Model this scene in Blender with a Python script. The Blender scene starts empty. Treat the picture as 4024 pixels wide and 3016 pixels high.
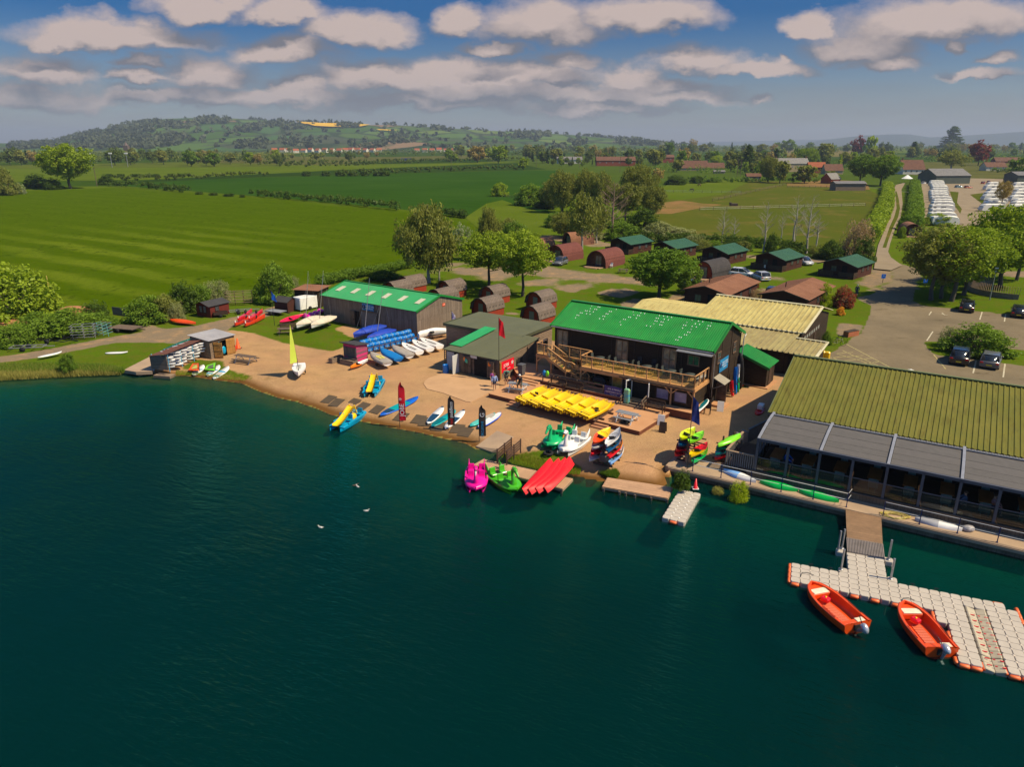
import bpy,bmesh,math,random
import numpy as np
from mathutils import Vector,Matrix,Euler,noise
from mathutils.geometry import tessellate_polygon
R=math.radians
PI=math.pi
random.seed(7)
SC=bpy.context.scene
COL=SC.collection

# ------------------------------------------------------------------ camera
CAM_H=22.0
FPX=2800.0
PITCH=math.atan((1508-564)/FPX)
cam=bpy.data.cameras.new('camera');camo=bpy.data.objects.new('camera',cam);COL.objects.link(camo)
camo.location=(0,0,CAM_H);camo.rotation_euler=(PI/2-PITCH,0,0)
cam.sensor_width=36;cam.lens=36*FPX/4024;cam.clip_start=.5;cam.clip_end=60000
SC.camera=camo
SC.view_settings.view_transform='Standard';SC.view_settings.look='None'
SC.view_settings.exposure=0.32;SC.view_settings.gamma=1.0
SC.cycles.max_bounces=6;SC.cycles.transparent_max_bounces=12;SC.cycles.volume_bounces=0
SC.cycles.diffuse_bounces=3;SC.cycles.glossy_bounces=3;SC.cycles.transmission_bounces=4
SC.cycles.caustics_reflective=False;SC.cycles.caustics_refractive=False
SC.cycles.use_denoising=True

# zoom frames used to read positions off the plan: (origin x, origin y, scale)
FR=dict(N=(0,0,1),D=(0,0,1/1.8192),Z1=(0,900,2.211),Z2=(1000,900,2.211),Z3=(1900,900,2.211),Z4=(2700,700,3.159),
          Z5=(3324,600,3.159),Z6=(3224,1000,2.764),Y1=(500,1200,3.685),Y2=(1100,1050,3.159),Y3=(1200,1400,2.764),
          Y4=(1700,1200,3.685),Y5=(2100,1150,2.457),Y6=(1700,1500,2.764),X1=(2300,1550,2.764),X2=(2824,1400,1.8425),
          X3=(3024,2050,2.211),X4=(0,400,1.58),X5=(1300,450,1.58),X6=(2600,450,2.212),X7=(1500,750,2.765),
          X8=(2850,1100,4.022),W2=(2400,1620,4.022),W3=(2050,1650,6.32),W4=(3100,2200,5.5275))
CP,SP=math.cos(PITCH),math.sin(PITCH)
def ray(f,x,y):
 o=FR[f];x=o[0]+x/o[2];y=o[1]+y/o[2]
 dx=(x-2012)/FPX;dy=(1508-y)/FPX
 return dx,CP+dy*SP,-SP+dy*CP
def g(f,x,y,z=0.0):
 """survey point: where a sight line meets the height z"""
 a,b,c=ray(f,x,y);t=(z-CAM_H)/c
 return Vector((a*t,b*t,z))
def far(f,x,y,Y):
 """survey point on a sight line at the distance Y"""
 a,b,c=ray(f,x,y);t=Y/b
 return Vector((a*t,Y,CAM_H+c*t))
def hgt(f,xb,yb,yt,z0=0.0):
 p=g(f,xb,yb,z0);a,b,c=ray(f,xb,yt)
 return CAM_H+c/b*p.y-z0

# ------------------------------------------------------------------ sun and sky
SUN_EL=R(51);SUN_DIR=Vector((.95*math.cos(SUN_EL),-.31*math.cos(SUN_EL),math.sin(SUN_EL))).normalized()
sun=bpy.data.lights.new('sun','SUN');suno=bpy.data.objects.new('sun',sun);COL.objects.link(suno)
sun.energy=5.0;sun.angle=R(.53);sun.color=(1.0,.85,.58)
suno.rotation_euler=SUN_DIR.to_track_quat('Z','Y').to_euler()
suno.location=(60,-30,80)

world=bpy.data.worlds.new("World");SC.world=world;world.use_nodes=True
wt=world.node_tree;wt.nodes.clear()

class NT:
 def __init__(s,tree):s.t=tree
 def n(s,ty,**kw):
  nd=s.t.nodes.new(ty)
  for k,v in kw.items():setattr(nd,k,v)
  return nd
 def l(s,a,b):s.t.links.new(a,b)
 def put(s,sock,v):
  if isinstance(v,bpy.types.NodeSocket):s.l(v,sock)
  else:sock.default_value=v
 def m(s,op,a,b=None,c=None,clamp=False):
  nd=s.n('ShaderNodeMath',operation=op);nd.use_clamp=clamp
  for i,v in enumerate((a,b,c)):
   if v is not None:s.put(nd.inputs[i],v)
  return nd.outputs[0]
 def v(s,op,a,b=None,c=None):
  nd=s.n('ShaderNodeVectorMath',operation=op)
  for i,v in enumerate((a,b,c)):
   if v is not None:s.put(nd.inputs[i],v)
  return nd.outputs['Value']if op in('LENGTH','DOT_PRODUCT')else nd.outputs[0]
 def mix(s,f,a,b,blend='MIX'):
  nd=s.n('ShaderNodeMix',data_type='RGBA',blend_type=blend)
  s.put(nd.inputs[0],f)
  for i,v in((6,a),(7,b)):
   if isinstance(v,(tuple,list))and len(v)==3:v=(*v,1)
   s.put(nd.inputs[i],v)
  return nd.outputs[2]
 def noise(s,vec,scale,detail=4,rough=.55,w=0):
  nd=s.n('ShaderNodeTexNoise');s.l(vec,nd.inputs['Vector'])
  nd.inputs['Scale'].default_value=scale;nd.inputs['Detail'].default_value=detail;nd.inputs['Roughness'].default_value=rough
  return nd.outputs[0]
 def ramp(s,f,stops,interp='LINEAR'):
  nd=s.n('ShaderNodeValToRGB');s.l(f,nd.inputs[0]);cr=nd.color_ramp;cr.interpolation=interp
  while len(cr.elements)<len(stops):cr.elements.new(.5)
  for e,(p,c)in zip(cr.elements,stops):e.position=p;e.color=(*c,1)if len(c)==3 else c
  return nd.outputs[0]
 def mr(s,v,a,b,c=0.,d=1.):
  nd=s.n('ShaderNodeMapRange');s.put(nd.inputs[0],v)
  for i,x in enumerate((a,b,c,d)):nd.inputs[i+1].default_value=x
  return nd.outputs[0]
 def rgb(s,v):
  nd=s.n('ShaderNodeCombineColor')
  for i in range(3):s.put(nd.inputs[i],v)
  return nd.outputs[0]

def skyuv(x,y):
 a,b,c=ray('D',x,y);return a/b,c/b
CLOUDS=[(240,74,225,36),(110,90,90,20),(430,5,120,34),(620,26,100,32),(775,64,128,36),(620,110,135,30),(1000,44,64,38),(1180,55,160,50),
          (1400,28,175,42),(1215,132,72,26),(95,158,118,42),(305,130,52,16),(300,165,58,18),(450,158,100,42),(1060,110,75,16),
          (640,190,90,22),(850,170,200,40),(1010,195,180,45),(1190,178,70,24),(1350,172,85,34),(1440,190,90,20),(1500,128,110,35),
          (1640,152,150,20),(1700,134,20,12),(1870,95,130,48),(2040,45,260,48),(1760,50,60,28),(1920,138,80,22),(2077,98,30,20),
          (2175,125,50,16),(2110,166,90,14),(620,210,180,20),(1640,216,40,10),(930,225,260,22),(1280,240,200,14),(1000,165,330,34),(480,212,420,24),(1300,212,330,26),(90,215,240,26)]
grp=bpy.data.node_groups.new('cloud_field','ShaderNodeTree')
grp.interface.new_socket('Vector',in_out='INPUT',socket_type='NodeSocketVector')
grp.interface.new_socket('Density',in_out='OUTPUT',socket_type='NodeSocketFloat')
N=NT(grp);gi=N.n('NodeGroupInput');go=N.n('NodeGroupOutput');run=None
for(cx,cy,rx,ry)in CLOUDS:
 u0,v0=skyuv(cx,cy+ry*.25);u1,v1=skyuv(cx+rx,cy-ry)
 ru,rv=abs(u1-u0)*1.12,abs(v1-v0)*1.22
 a=N.v('MULTIPLY_ADD',gi.outputs[0],(1/ru,1/rv,0),(-u0/ru,-v0/rv,0))
 b=N.v('MAXIMUM',a,N.v('MULTIPLY',a,(-1,-2.1,0)))
 L=N.v('LENGTH',b)
 run=L if run is None else N.m('SMOOTH_MIN',run,L,.12)
N.l(N.m('SUBTRACT',1.0,run),go.inputs[0])

N=NT(wt)
tc=N.n('ShaderNodeTexCoord');d=N.v('NORMALIZE',tc.outputs['Generated'])
sep=N.n('ShaderNodeSeparateXYZ');N.l(d,sep.inputs[0])
ay=N.m('MAXIMUM',N.m('ABSOLUTE',sep.outputs[1]),.08)
comb=N.n('ShaderNodeCombineXYZ');N.l(N.m('DIVIDE',sep.outputs[0],ay),comb.inputs[0]);N.l(N.m('DIVIDE',sep.outputs[2],ay),comb.inputs[1])
N.l(N.m('MULTIPLY',N.m('SIGN',sep.outputs[1]),3.0),comb.inputs[2])
uv=comb.outputs[0]
def disp(vec,scale,amt,det):
 nd=N.n('ShaderNodeTexNoise');N.l(vec,nd.inputs['Vector']);nd.inputs['Scale'].default_value=scale;nd.inputs['Detail'].default_value=det
 nd.inputs['Roughness'].default_value=.62
 o=N.v('SUBTRACT',nd.outputs['Color'],(.5,.5,.5));return N.v('MULTIPLY',o,(amt,amt*.55,0))
st=N.v('MULTIPLY',uv,(1,1.7,1))
uvd=N.v('ADD',N.v('ADD',uv,disp(st,7.5,.12,7)),disp(st,34,.022,5))
def dens(vec):
 q=N.n('ShaderNodeGroup');q.node_tree=grp;N.l(vec,q.inputs[0]);return q.outputs[0]
d0=dens(uvd);d1=dens(N.v('ADD',uvd,(.010,.030,0)))
fine=N.noise(st,26,6,.62)
d0n=N.m('ADD',d0,N.m('MULTIPLY',N.m('SUBTRACT',fine,.5),.40))
cover=N.mr(d0n,-.10,.40)
lit=N.mr(N.m('ADD',N.m('SUBTRACT',d0,d1),N.m('MULTIPLY',N.m('SUBTRACT',fine,.5),.9)),-.22,.62)
sky=N.n('ShaderNodeTexSky',sky_type='NISHITA');sky.sun_disc=False;sky.sun_elevation=SUN_EL
sky.sun_rotation=math.atan2(SUN_DIR.x,SUN_DIR.y);sky.altitude=60;sky.air_density=1.0;sky.dust_density=.6;sky.ozone_density=2.2
el=sep.outputs[2]
skyc=N.mix(1.0,sky.outputs[0],N.ramp(el,[(0,(.72,.72,.78)),(.06,(.46,.55,.68)),(.15,(.02,.28,.58)),(.3,(.16,.45,.80)),(.8,(.50,.62,.74))]),'MULTIPLY')
skyc0=skyc
cloudc=N.mix(lit,(1.85,1.78,2.0),(6.2,4.9,4.35))
bank=N.mr(N.noise(N.v('MULTIPLY',uv,(1,6,1)),4.5,6,.65),.30,.62)
bank=N.m('MULTIPLY',bank,N.mr(el,.13,.03))
left=N.mr(comb.outputs[0],.5,.1,.45,1.0)
bank=N.m('MULTIPLY',bank,left)
skyc=N.mix(N.m('MULTIPLY',bank,.85),skyc,N.mix(N.noise(N.v('MULTIPLY',uv,(1,5,1)),9,4,.6),(1.5,1.42,1.6),(2.9,2.45,2.4)))
fade=N.mr(el,.0,.08,.5,.95)
up=N.mr(el,-.01,.02)
c2=N.mix(N.m('MULTIPLY',N.m('MULTIPLY',cover,fade),up),skyc,cloudc)
bg=N.n('ShaderNodeBackground');N.l(c2,bg.inputs[0]);bg.inputs[1].default_value=.08
bg0=N.n('ShaderNodeBackground');N.l(skyc0,bg0.inputs[0]);bg0.inputs[1].default_value=.13
low=N.m('MULTIPLY',N.m('LESS_THAN',el,.2),N.m('GREATER_THAN',sep.outputs[1],.3))
mxw=N.n('ShaderNodeMixShader');N.l(low,mxw.inputs[0]);N.l(bg0.outputs[0],mxw.inputs[1]);N.l(bg.outputs[0],mxw.inputs[2])
wo=N.n('ShaderNodeOutputWorld');N.l(mxw.outputs[0],wo.inputs[0])
world.cycles.sampling_method='MANUAL';world.cycles.sample_map_resolution=512

# ------------------------------------------------------------------ materials
def lin(c):
 if isinstance(c,str):
  c=tuple(int(c[i:i+2],16)/255 for i in(1,3,5))
 return tuple(x/12.92 if x<=.04045 else((x+.055)/1.055)**2.4 for x in c)
MATS={}
def new_mat(name):
 m=bpy.data.materials.new(name);m.use_nodes=True;m.node_tree.nodes.clear();return m,NT(m.node_tree)
def finish(N,m,col,rough=.7,bump=None,bstr=.3,bdist=.02,metal=0.,coat=0.,spec=.5,alpha=None,trans=None):
 p=N.n('ShaderNodeBsdfPrincipled');o=N.n('ShaderNodeOutputMaterial');N.l(p.outputs[0],o.inputs[0])
 if isinstance(col,(tuple,list)):col=(*col[:3],1)
 N.put(p.inputs['Base Color'],col);N.put(p.inputs['Roughness'],rough);p.inputs['Metallic'].default_value=metal
 p.inputs['Coat Weight'].default_value=coat;p.inputs['Coat Roughness'].default_value=.08
 p.inputs['Specular IOR Level'].default_value=spec
 if bump is not None:
  b=N.n('ShaderNodeBump');N.l(bump,b.inputs['Height']);b.inputs['Strength'].default_value=bstr;b.inputs['Distance'].default_value=bdist
  N.l(b.outputs[0],p.inputs['Normal'])
 if alpha is not None:N.put(p.inputs['Alpha'],alpha)
 if trans is not None:p.inputs['Transmission Weight'].default_value=trans
 return m
def M(name,c,c2=None,scale=3.,rough=.65,bump=.15,metal=0.,coat=0.,spec=.4,det=4,amt=1.):
 """plain paint, plastic, stone... with a little procedural variation"""
 if name in MATS:return MATS[name]
 m,N=new_mat(name);c=lin(c)if isinstance(c,str)else c
 c2=tuple(x*.78 for x in c)if c2 is None else(lin(c2)if isinstance(c2,str)else c2)
 tc=N.n('ShaderNodeTexCoord');nz=N.noise(tc.outputs['Object'],scale,det,.6)
 f=N.mr(nz,.35,.68);f2=N.m('MULTIPLY',f,amt)
 n2=N.noise(tc.outputs['Object'],scale*9,2)
 finish(N,m,N.mix(f2,c,c2),N.mr(nz,.3,.7,rough-.07,min(1,rough+.1)),n2,bump,.01,metal,coat,spec)
 MATS[name]=m;return m
def boards(name,c,c2,row=.16,length=3.0,vert=False,gap=.012,rough=.75,stain=.5,bstr=.8,flat=None):
 """timber boarding: rows of boards with own tone and dark joints"""
 if name in MATS:return MATS[name]
 m,N=new_mat(name);c=lin(c)if isinstance(c,str)else c;c2=lin(c2)if isinstance(c2,str)else c2
 tc=N.n('ShaderNodeTexCoord');s=N.n('ShaderNodeSeparateXYZ');N.l(tc.outputs['Object'],s.inputs[0])
 al=N.m('ADD',s.outputs[0],s.outputs[1]);cb=N.n('ShaderNodeCombineXYZ')
 if flat:N.l(s.outputs[0 if flat=='x' else 1],cb.inputs[0]);N.l(s.outputs[1 if flat=='x' else 0],cb.inputs[1])
 elif vert:N.l(s.outputs[2],cb.inputs[0]);N.l(al,cb.inputs[1])
 else:N.l(al,cb.inputs[0]);N.l(s.outputs[2],cb.inputs[1])
 br=N.n('ShaderNodeTexBrick');N.l(cb.outputs[0],br.inputs['Vector']);br.offset=.37
 br.inputs['Scale'].default_value=1;br.inputs['Mortar Size'].default_value=gap;br.inputs['Mortar Smooth'].default_value=.25
 br.inputs['Brick Width'].default_value=length;br.inputs['Row Height'].default_value=row
 br.inputs['Color1'].default_value=(*c,1);br.inputs['Color2'].default_value=(*c2,1);br.inputs['Mortar'].default_value=(*[x*.3 for x in c2],1)
 nz=N.noise(N.v('MULTIPLY',tc.outputs['Object'],(1,1,.5)if vert else(.6,.6,2.5)),1.8,5,.65)
 gr=N.noise(N.v('MULTIPLY',cb.outputs[0],(1.5,24,1)),2,3,.6)
 col=N.mix(N.m('MULTIPLY',N.mr(nz,.4,.7),stain),br.outputs[0],tuple(x*.45 for x in c2))
 col=N.mix(N.m('MULTIPLY',N.mr(gr,.4,.75),.35),col,tuple(min(1,x*1.35)for x in c))
 h=N.m('SUBTRACT',N.m('MULTIPLY',gr,.12),br.outputs['Fac'])
 finish(N,m,col,rough,h,bstr,.02,spec=.25);MATS[name]=m;return m
def glassy(name,c=(.02,.025,.03),rough=.06):
 if name in MATS:return MATS[name]
 m,N=new_mat(name);tc=N.n('ShaderNodeTexCoord');nz=N.noise(tc.outputs['Object'],1.3,3)
 finish(N,m,N.mix(nz,c,tuple(x*2.2 for x in c)),rough,None,spec=.8,coat=.3);MATS[name]=m;return m
def clear(name,tint=(.8,.9,.88),op=.25):
 if name in MATS:return MATS[name]
 m,N=new_mat(name);t=N.n('ShaderNodeBsdfTransparent');t.inputs[0].default_value=(*tint,1)
 gl=N.n('ShaderNodeBsdfGlossy');gl.inputs['Roughness'].default_value=.04
 lw=N.n('ShaderNodeFresnel');lw.inputs[0].default_value=1.5
 df=N.n('ShaderNodeBsdfDiffuse');df.inputs[0].default_value=(*[x*.35 for x in tint],1)
 a=N.n('ShaderNodeMixShader');a.inputs[0].default_value=op;N.l(t.outputs[0],a.inputs[1]);N.l(df.outputs[0],a.inputs[2])
 mx=N.n('ShaderNodeMixShader');N.l(lw.outputs[0],mx.inputs[0]);N.l(a.outputs[0],mx.inputs[1]);N.l(gl.outputs[0],mx.inputs[2])
 o=N.n('ShaderNodeOutputMaterial');N.l(mx.outputs[0],o.inputs[0]);MATS[name]=m;return m

# ------------------------------------------------------------------ object helpers
def tag(o,label=None,cat=None,group=None,kind=None):
 if label:o['label']=label
 if cat:o['category']=cat
 if group:o['group']=group
 if kind:o['kind']=kind
 return o
def thing(name,label,cat,loc=(0,0,0),rz=0.,group=None):
 o=bpy.data.objects.new(name,None);COL.objects.link(o);o.location=loc;o.rotation_euler=(0,0,rz)
 o.empty_display_size=.3
 return tag(o,label,cat,group)
def kids(o):return[c for c in COL.objects if c.parent==o]
KID={}
def link_child(o,parent):
 if parent is not None:
  o.parent=parent;KID.setdefault(parent.name,[]).append(o)
def dup(o,loc=None,rot=None,label=None,scale=None,parent=None):
 c=o.copy();COL.objects.link(c)
 if parent is not None:link_child(c,parent)
 if loc is not None:c.location=loc
 if rot is not None:c.rotation_euler=rot if not isinstance(rot,(int,float))else(0,0,rot)
 if scale is not None:c.scale=scale if not isinstance(scale,(int,float))else(scale,)*3
 if label:c['label']=label
 for ch in KID.get(o.name,[]):dup(ch,parent=c)
 return c
def place(o,loc,rz=0.,scale=None,label=None):
 o.location=loc;o.rotation_euler=(0,0,rz)if isinstance(rz,(int,float))else rz
 if scale is not None:o.scale=scale if not isinstance(scale,(int,float))else(scale,)*3
 if label:o['label']=label
 return o

class MB:
 """collects shapes and links them as one mesh object"""
 def __init__(s):s.v=[];s.f=[];s.mi=[];s.sm=[];s.cur=0;s.smooth=False
 def mat(s,i):s.cur=i;return s
 def add(s,vs,fs):
  b=len(s.v);s.v.extend([tuple(p)for p in vs])
  for f in fs:s.f.append([i+b for i in f]);s.mi.append(s.cur);s.sm.append(s.smooth)
  return s
 def box(s,c,d,rz=0.,ry=0.,rx=0.,bev=0.):
  hx,hy,hz=d[0]/2,d[1]/2,d[2]/2
  rot=Euler((rx,ry,rz)).to_matrix();c=Vector(c)
  if bev>0:
   b=bev;vs=[]
   for z,q in((-hz,b),(-hz+b,0),(hz-b,0),(hz,b)):
    x,y=hx-q,hy-q;e=b if q==0 else b*.5
    for px,py in((-x+e,-y),(x-e,-y),(x,-y+e),(x,y-e),(x-e,y),(-x+e,y),(-x,y-e),(-x,-y+e)):
     vs.append(rot@Vector((px,py,z))+c)
   fs=[list(range(7,-1,-1)),list(range(24,32))]
   for k in range(3):
    for i in range(8):j=(i+1)%8;fs.append([k*8+i,k*8+j,k*8+8+j,k*8+8+i])
   return s.add(vs,fs)
  vs=[rot@Vector((x*hx,y*hy,z*hz))+c for z in(-1,1)for y in(-1,1)for x in(-1,1)]
  return s.add(vs,[(0,2,3,1),(4,5,7,6),(0,1,5,4),(1,3,7,5),(3,2,6,7),(2,0,4,6)])
 def bar(s,a,b,w=.05,h=None,up=(0,0,1)):
  a,b=Vector(a),Vector(b);h=w if h is None else h;t=(b-a)
  if t.length<1e-6:return s
  t.normalize();u=Vector(up)
  if abs(t.dot(u))>.98:u=Vector((0,1,0))
  sx=t.cross(u).normalized()*w/2;sz=t.cross(sx).normalized()*h/2
  vs=[p+x*sx+z*sz for p in(a,b)for x,z in((-1,-1),(1,-1),(1,1),(-1,1))]
  return s.add(vs,[(0,1,2,3),(7,6,5,4),(0,4,5,1),(1,5,6,2),(2,6,7,3),(3,7,4,0)])
 def tube(s,pts,r,n=8,cap=True,sm=True):
  pts=[Vector(p)for p in pts];rs=r if isinstance(r,(list,tuple))else[r]*len(pts)
  rings=[];prev=None
  for i,p in enumerate(pts):
   t=(pts[min(i+1,len(pts)-1)]-pts[max(i-1,0)])
   t=t.normalized()if t.length>1e-9 else Vector((0,0,1))
   if prev is None:
    u=Vector((0,0,1))if abs(t.z)<.9 else Vector((1,0,0));a=t.cross(u).normalized()
   else:a=(prev-t*prev.dot(t));a=a.normalized()if a.length>1e-6 else t.orthogonal().normalized()
   prev=a;b=t.cross(a)
   rings.append([p+(a*math.cos(2*PI*k/n)+b*math.sin(2*PI*k/n))*rs[i]for k in range(n)])
  return s.loft(rings,cap,sm)
 def loft(s,rings,cap=True,sm=True,closed=True,flip=False):
  n=len(rings[0]);vs=[p for r in rings for p in r];fs=[]
  for i in range(len(rings)-1):
   for k in range(n if closed else n-1):
    j=(k+1)%n;q=[i*n+k,i*n+j,(i+1)*n+j,(i+1)*n+k];fs.append(q[::-1]if flip else q)
  o=s.smooth;s.smooth=sm;s.add(vs,fs);s.smooth=o
  if cap and closed:
   s.add(rings[0],[list(range(n))[::-1]]);s.add(rings[-1],[list(range(n))])
  return s
 def lathe(s,prof,c=(0,0,0),n=16,sm=True,axis='z',cap=True):
  rings=[]
  for r,z in prof:
   ring=[]
   for k in range(n):
    a=2*PI*k/n;p=(r*math.cos(a),r*math.sin(a),z)
    if axis=='x':p=(z,r*math.cos(a),r*math.sin(a))
    if axis=='y':p=(r*math.sin(a),z,r*math.cos(a))
    ring.append((p[0]+c[0],p[1]+c[1],p[2]+c[2]))
   rings.append(ring)
  return s.loft(rings,cap,sm)
 def ell(s,c,r,n=10,m=7,rz=0.):
  rings=[];ca,sa=math.cos(rz),math.sin(rz)
  for i in range(m+1):
   ph=-PI/2+PI*i/m;q=max(math.cos(ph),.02);ring=[]
   for k in range(n):
    a=2*PI*k/n;x,y=r[0]*q*math.cos(a),r[1]*q*math.sin(a)
    ring.append((c[0]+x*ca-y*sa,c[1]+x*sa+y*ca,c[2]+r[2]*math.sin(ph)))
   rings.append(ring)
  return s.loft(rings,True,True)
 def poly(s,pts,z0,z1):
  n=len(pts);A=sum(pts[i][0]*pts[(i+1)%n][1]-pts[(i+1)%n][0]*pts[i][1]for i in range(n))
  if A<0:pts=pts[::-1]
  tris=tessellate_polygon([[Vector((p[0],p[1],0))for p in pts]])
  b=[(p[0],p[1],z0)for p in pts];t=[(p[0],p[1],z1)for p in pts]
  for tr in tris:
   a_,b_,c_=(Vector(pts[i][:2]).to_3d()for i in tr)
   if(b_-a_).cross(c_-a_).z<0:tr=tr[::-1]
   s.add([t[i]for i in tr],[(0,1,2)])
   if z1>z0:s.add([b[i]for i in tr],[(2,1,0)])
  if z1>z0:s.add(b+t,[(i,(i+1)%n,n+(i+1)%n,n+i)for i in range(n)])
  return s
 def quad(s,a,b,c,d):return s.add([a,b,c,d],[(0,1,2,3)])
 def xf(s,m,i0=0):
  s.v[i0:]=[tuple(m@Vector(p))for p in s.v[i0:]];return s
 def build(s,name,mats,parent=None,label=None,loc=None,rz=None):
  me=bpy.data.meshes.new(name);me.from_pydata(s.v,[],s.f)
  for m in(mats if isinstance(mats,(list,tuple))else[mats]):me.materials.append(m)
  me.polygons.foreach_set('material_index',s.mi);me.polygons.foreach_set('use_smooth',s.sm)
  me.update();o=bpy.data.objects.new(name,me);COL.objects.link(o)
  link_child(o,parent)
  if label:o['label']=label
  if loc is not None:o.location=loc
  if rz is not None:o.rotation_euler=(0,0,rz)
  return o
def text(body,size,mat,parent,loc,rot,name='lettering',ext=.004,align='CENTER',shear=0.,bold=0.,sx=1.):
 cu=bpy.data.curves.new(name,'FONT');cu.body=body;cu.size=size;cu.extrude=ext;cu.align_x=align;cu.align_y='CENTER'
 cu.shear=shear;cu.offset=bold;cu.resolution_u=3
 t=bpy.data.objects.new('tmp',cu);COL.objects.link(t);cu.materials.append(mat)
 dg=bpy.context.evaluated_depsgraph_get();me=bpy.data.meshes.new_from_object(t.evaluated_get(dg));bpy.data.objects.remove(t)
 o=bpy.data.objects.new(name,me);COL.objects.link(o)
 o.location=loc;o.rotation_euler=rot;o.scale=(sx,1,1);link_child(o,parent);return o
# ------------------------------------------------------------------ ground with lake basin
WL=-.5
def P2(f,pts,z=0.):
 return[tuple(g(f,x,y,z)[:2])for x,y in pts]
SHORE=P2('D',[(-60,822),(0,819),(80,815),(170,811),(240,806),(300,808),(360,813),(400,812),(450,819),(520,829),(560,845),(600,860),
                 (640,868),(680,882),(715,897),(760,906),(830,921),(900,934),(960,948),(1005,958),(1030,972),(1070,968),(1090,985),(1120,1000),(1160,1014),(1230,1030),(1290,1042),
                 (1330,1040),(1400,1052),(1440,1056)],WL)
QA=g('X2',0,893,0);QB=g('X2',2211,1415,0)
qd=(QB-QA).normalized();qn=Vector((-qd.y,qd.x,0)) # along the quay, and inland
LAKE=[(-140,66)]+SHORE+[tuple((QA-qd*3.4+qn*.2)[:2]),tuple((QA+qd*60+qn*.2)[:2]),(90,-20),(-140,-20)]

def inpoly(px,py,poly):
 r=np.zeros(px.shape,bool);n=len(poly)
 for i in range(n):
  x1,y1=poly[i];x2,y2=poly[(i+1)%n]
  if y1==y2:continue
  c=((y1>py)!=(y2>py))&(px<(x2-x1)*(py-y1)/(y2-y1)+x1)
  r^=c
 return r
def pdist(px,py,poly,close=True):
 r=np.full(px.shape,1e9);n=len(poly)
 for i in range(n if close else n-1):
  x1,y1=poly[i];x2,y2=poly[(i+1)%n]
  dx,dy=x2-x1,y2-y1;L=dx*dx+dy*dy+1e-12
  t=np.clip(((px-x1)*dx+(py-y1)*dy)/L,0,1)
  r=np.minimum(r,np.hypot(px-x1-t*dx,py-y1-t*dy))
 return r
Z=lambda f,*p:P2(f,p)
SAND=[Z('D',(285,800),(300,790),(345,770),(470,742),(490,712),(550,721),(612,741),(669,752),(724,760),(745,748),(790,722),(860,706),(960,700),(1000,760),(1130,720),(1600,840),(1640,830),
          (1660,790),(1760,740),(1820,800),(1700,960),(1560,1050),(1480,1085),(1300,1070),(1100,1040),(900,975),(600,890),(400,830)),
  Z('Z2',(690,862),(800,838),(1000,880),(960,960),(860,950)),
  Z('Z1',(1350,905),(1700,880),(1750,960),(1600,1000),(1480,990))]
HOLE=[Z('Y3',(0,380),(60,385),(130,440),(80,450)),Z('Y6',(700,760),(900,790),(1080,740),(1200,730),(1500,850),(1620,940),(1600,1010),(1450,990),(1120,950),(850,880)),
  Z('Y1',(1000,780),(1200,800),(1350,790),(1450,930),(1700,1000),(1820,1030),(1700,1090),(1400,1060),(1100,990),(700,1000),(760,930)),
  Z('X1',(250,830),(330,820),(370,870),(330,895),(270,890))]
TRACK=[Z('Z1',(-600,1190),(0,1112),(400,1050),(700,990),(1000,935),(1350,880),(1500,862),(1700,845),(1900,800),(2211,722),(2430,660),(2560,640),(2560,690),(2300,770),(2150,830),
           (2000,850),(1980,900),(1780,960),(1560,1000),(1350,985),(1000,990),(700,1050),(400,1110),(0,1165),(-600,1280)),
         Z('Z3',(560,330),(700,350),(900,385),(1100,390),(1280,420),(1500,440),(1560,500),(1280,480),(1000,455),(860,440),(640,420),(420,400),(200,340),(-200,300),(-300,330),(-320,290)),
         Z('Z3',(600,520),(760,470),(930,492),(780,560)),Z('Z3',(980,560),(1150,500),(1370,545),(1200,605)),Z('Z3',(240,480),(420,440),(740,440),(500,505)),
         Z('Z3',(1200,640),(1320,600),(1480,640),(1300,700),(1190,680)),Z('Z3',(1640,570),(1830,560),(1850,640),(1600,620)),
         Z('Z3',(850,455),(960,440),(1050,470),(940,485)),Z('Z3',(1030,100),(1100,140),(1000,165),(500,80),(520,50)),
         Z('X7',(0,985),(200,960),(520,870),(830,815),(840,830),(560,900),(140,1030),(0,1035)),Z('X7',(760,870),(920,825),(1500,880),(1460,930),(900,920)),
         Z('X7',(1000,960),(1100,920),(1480,930),(1240,1000)),Z('X7',(1340,1320),(1520,1330),(1500,1352),(1340,1345)),
         Z('Z4',(540,1160),(620,1165),(1000,1225),(1400,1280),(1390,1300),(960,1250),(540,1180)),Z('Z4',(700,950),(1900,1030),(1900,1070),(900,1010),(700,985)),
         Z('Z4',(900,1370),(1250,1390),(1100,1430),(880,1400)),Z('Z4',(-30,880),(120,920),(110,960),(-30,930)),Z('Z4',(1750,1590),(2060,1410),(2090,1500),(2000,1560)),
         Z('Z6',(420,310),(600,130),(640,110),(800,200),(800,260),(640,390),(540,410)),Z('Z6',(190,740),(480,770),(420,860),(300,900),(180,880)),
         Z('Z6',(1900,190),(2400,190),(2400,240),(1950,240)),Z('X6',(-120,800),(60,770),(180,790),(200,840),(60,885),(-200,870)),
         Z('X6',(-560,925),(-500,900),(-400,940),(-420,960)),Z('Z1',(1100,815),(1250,820),(1400,865),(1380,895),(1250,890))]
ASPH=[Z('Z6',(380,470),(540,440),(640,390),(800,262),(800,195),(690,140),(620,66),(780,60),(930,130),(1080,165),(1100,250),(1020,400),(1000,512),(1120,560),(1400,585),(1700,620),(2211,652),(3200,700),
          (3200,1700),(1700,1700),(900,1500),(60,1250),(0,1120),(75,1085),(180,1030),(290,960),(350,900),(440,860),(490,770),(535,660),(545,560))]
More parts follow.
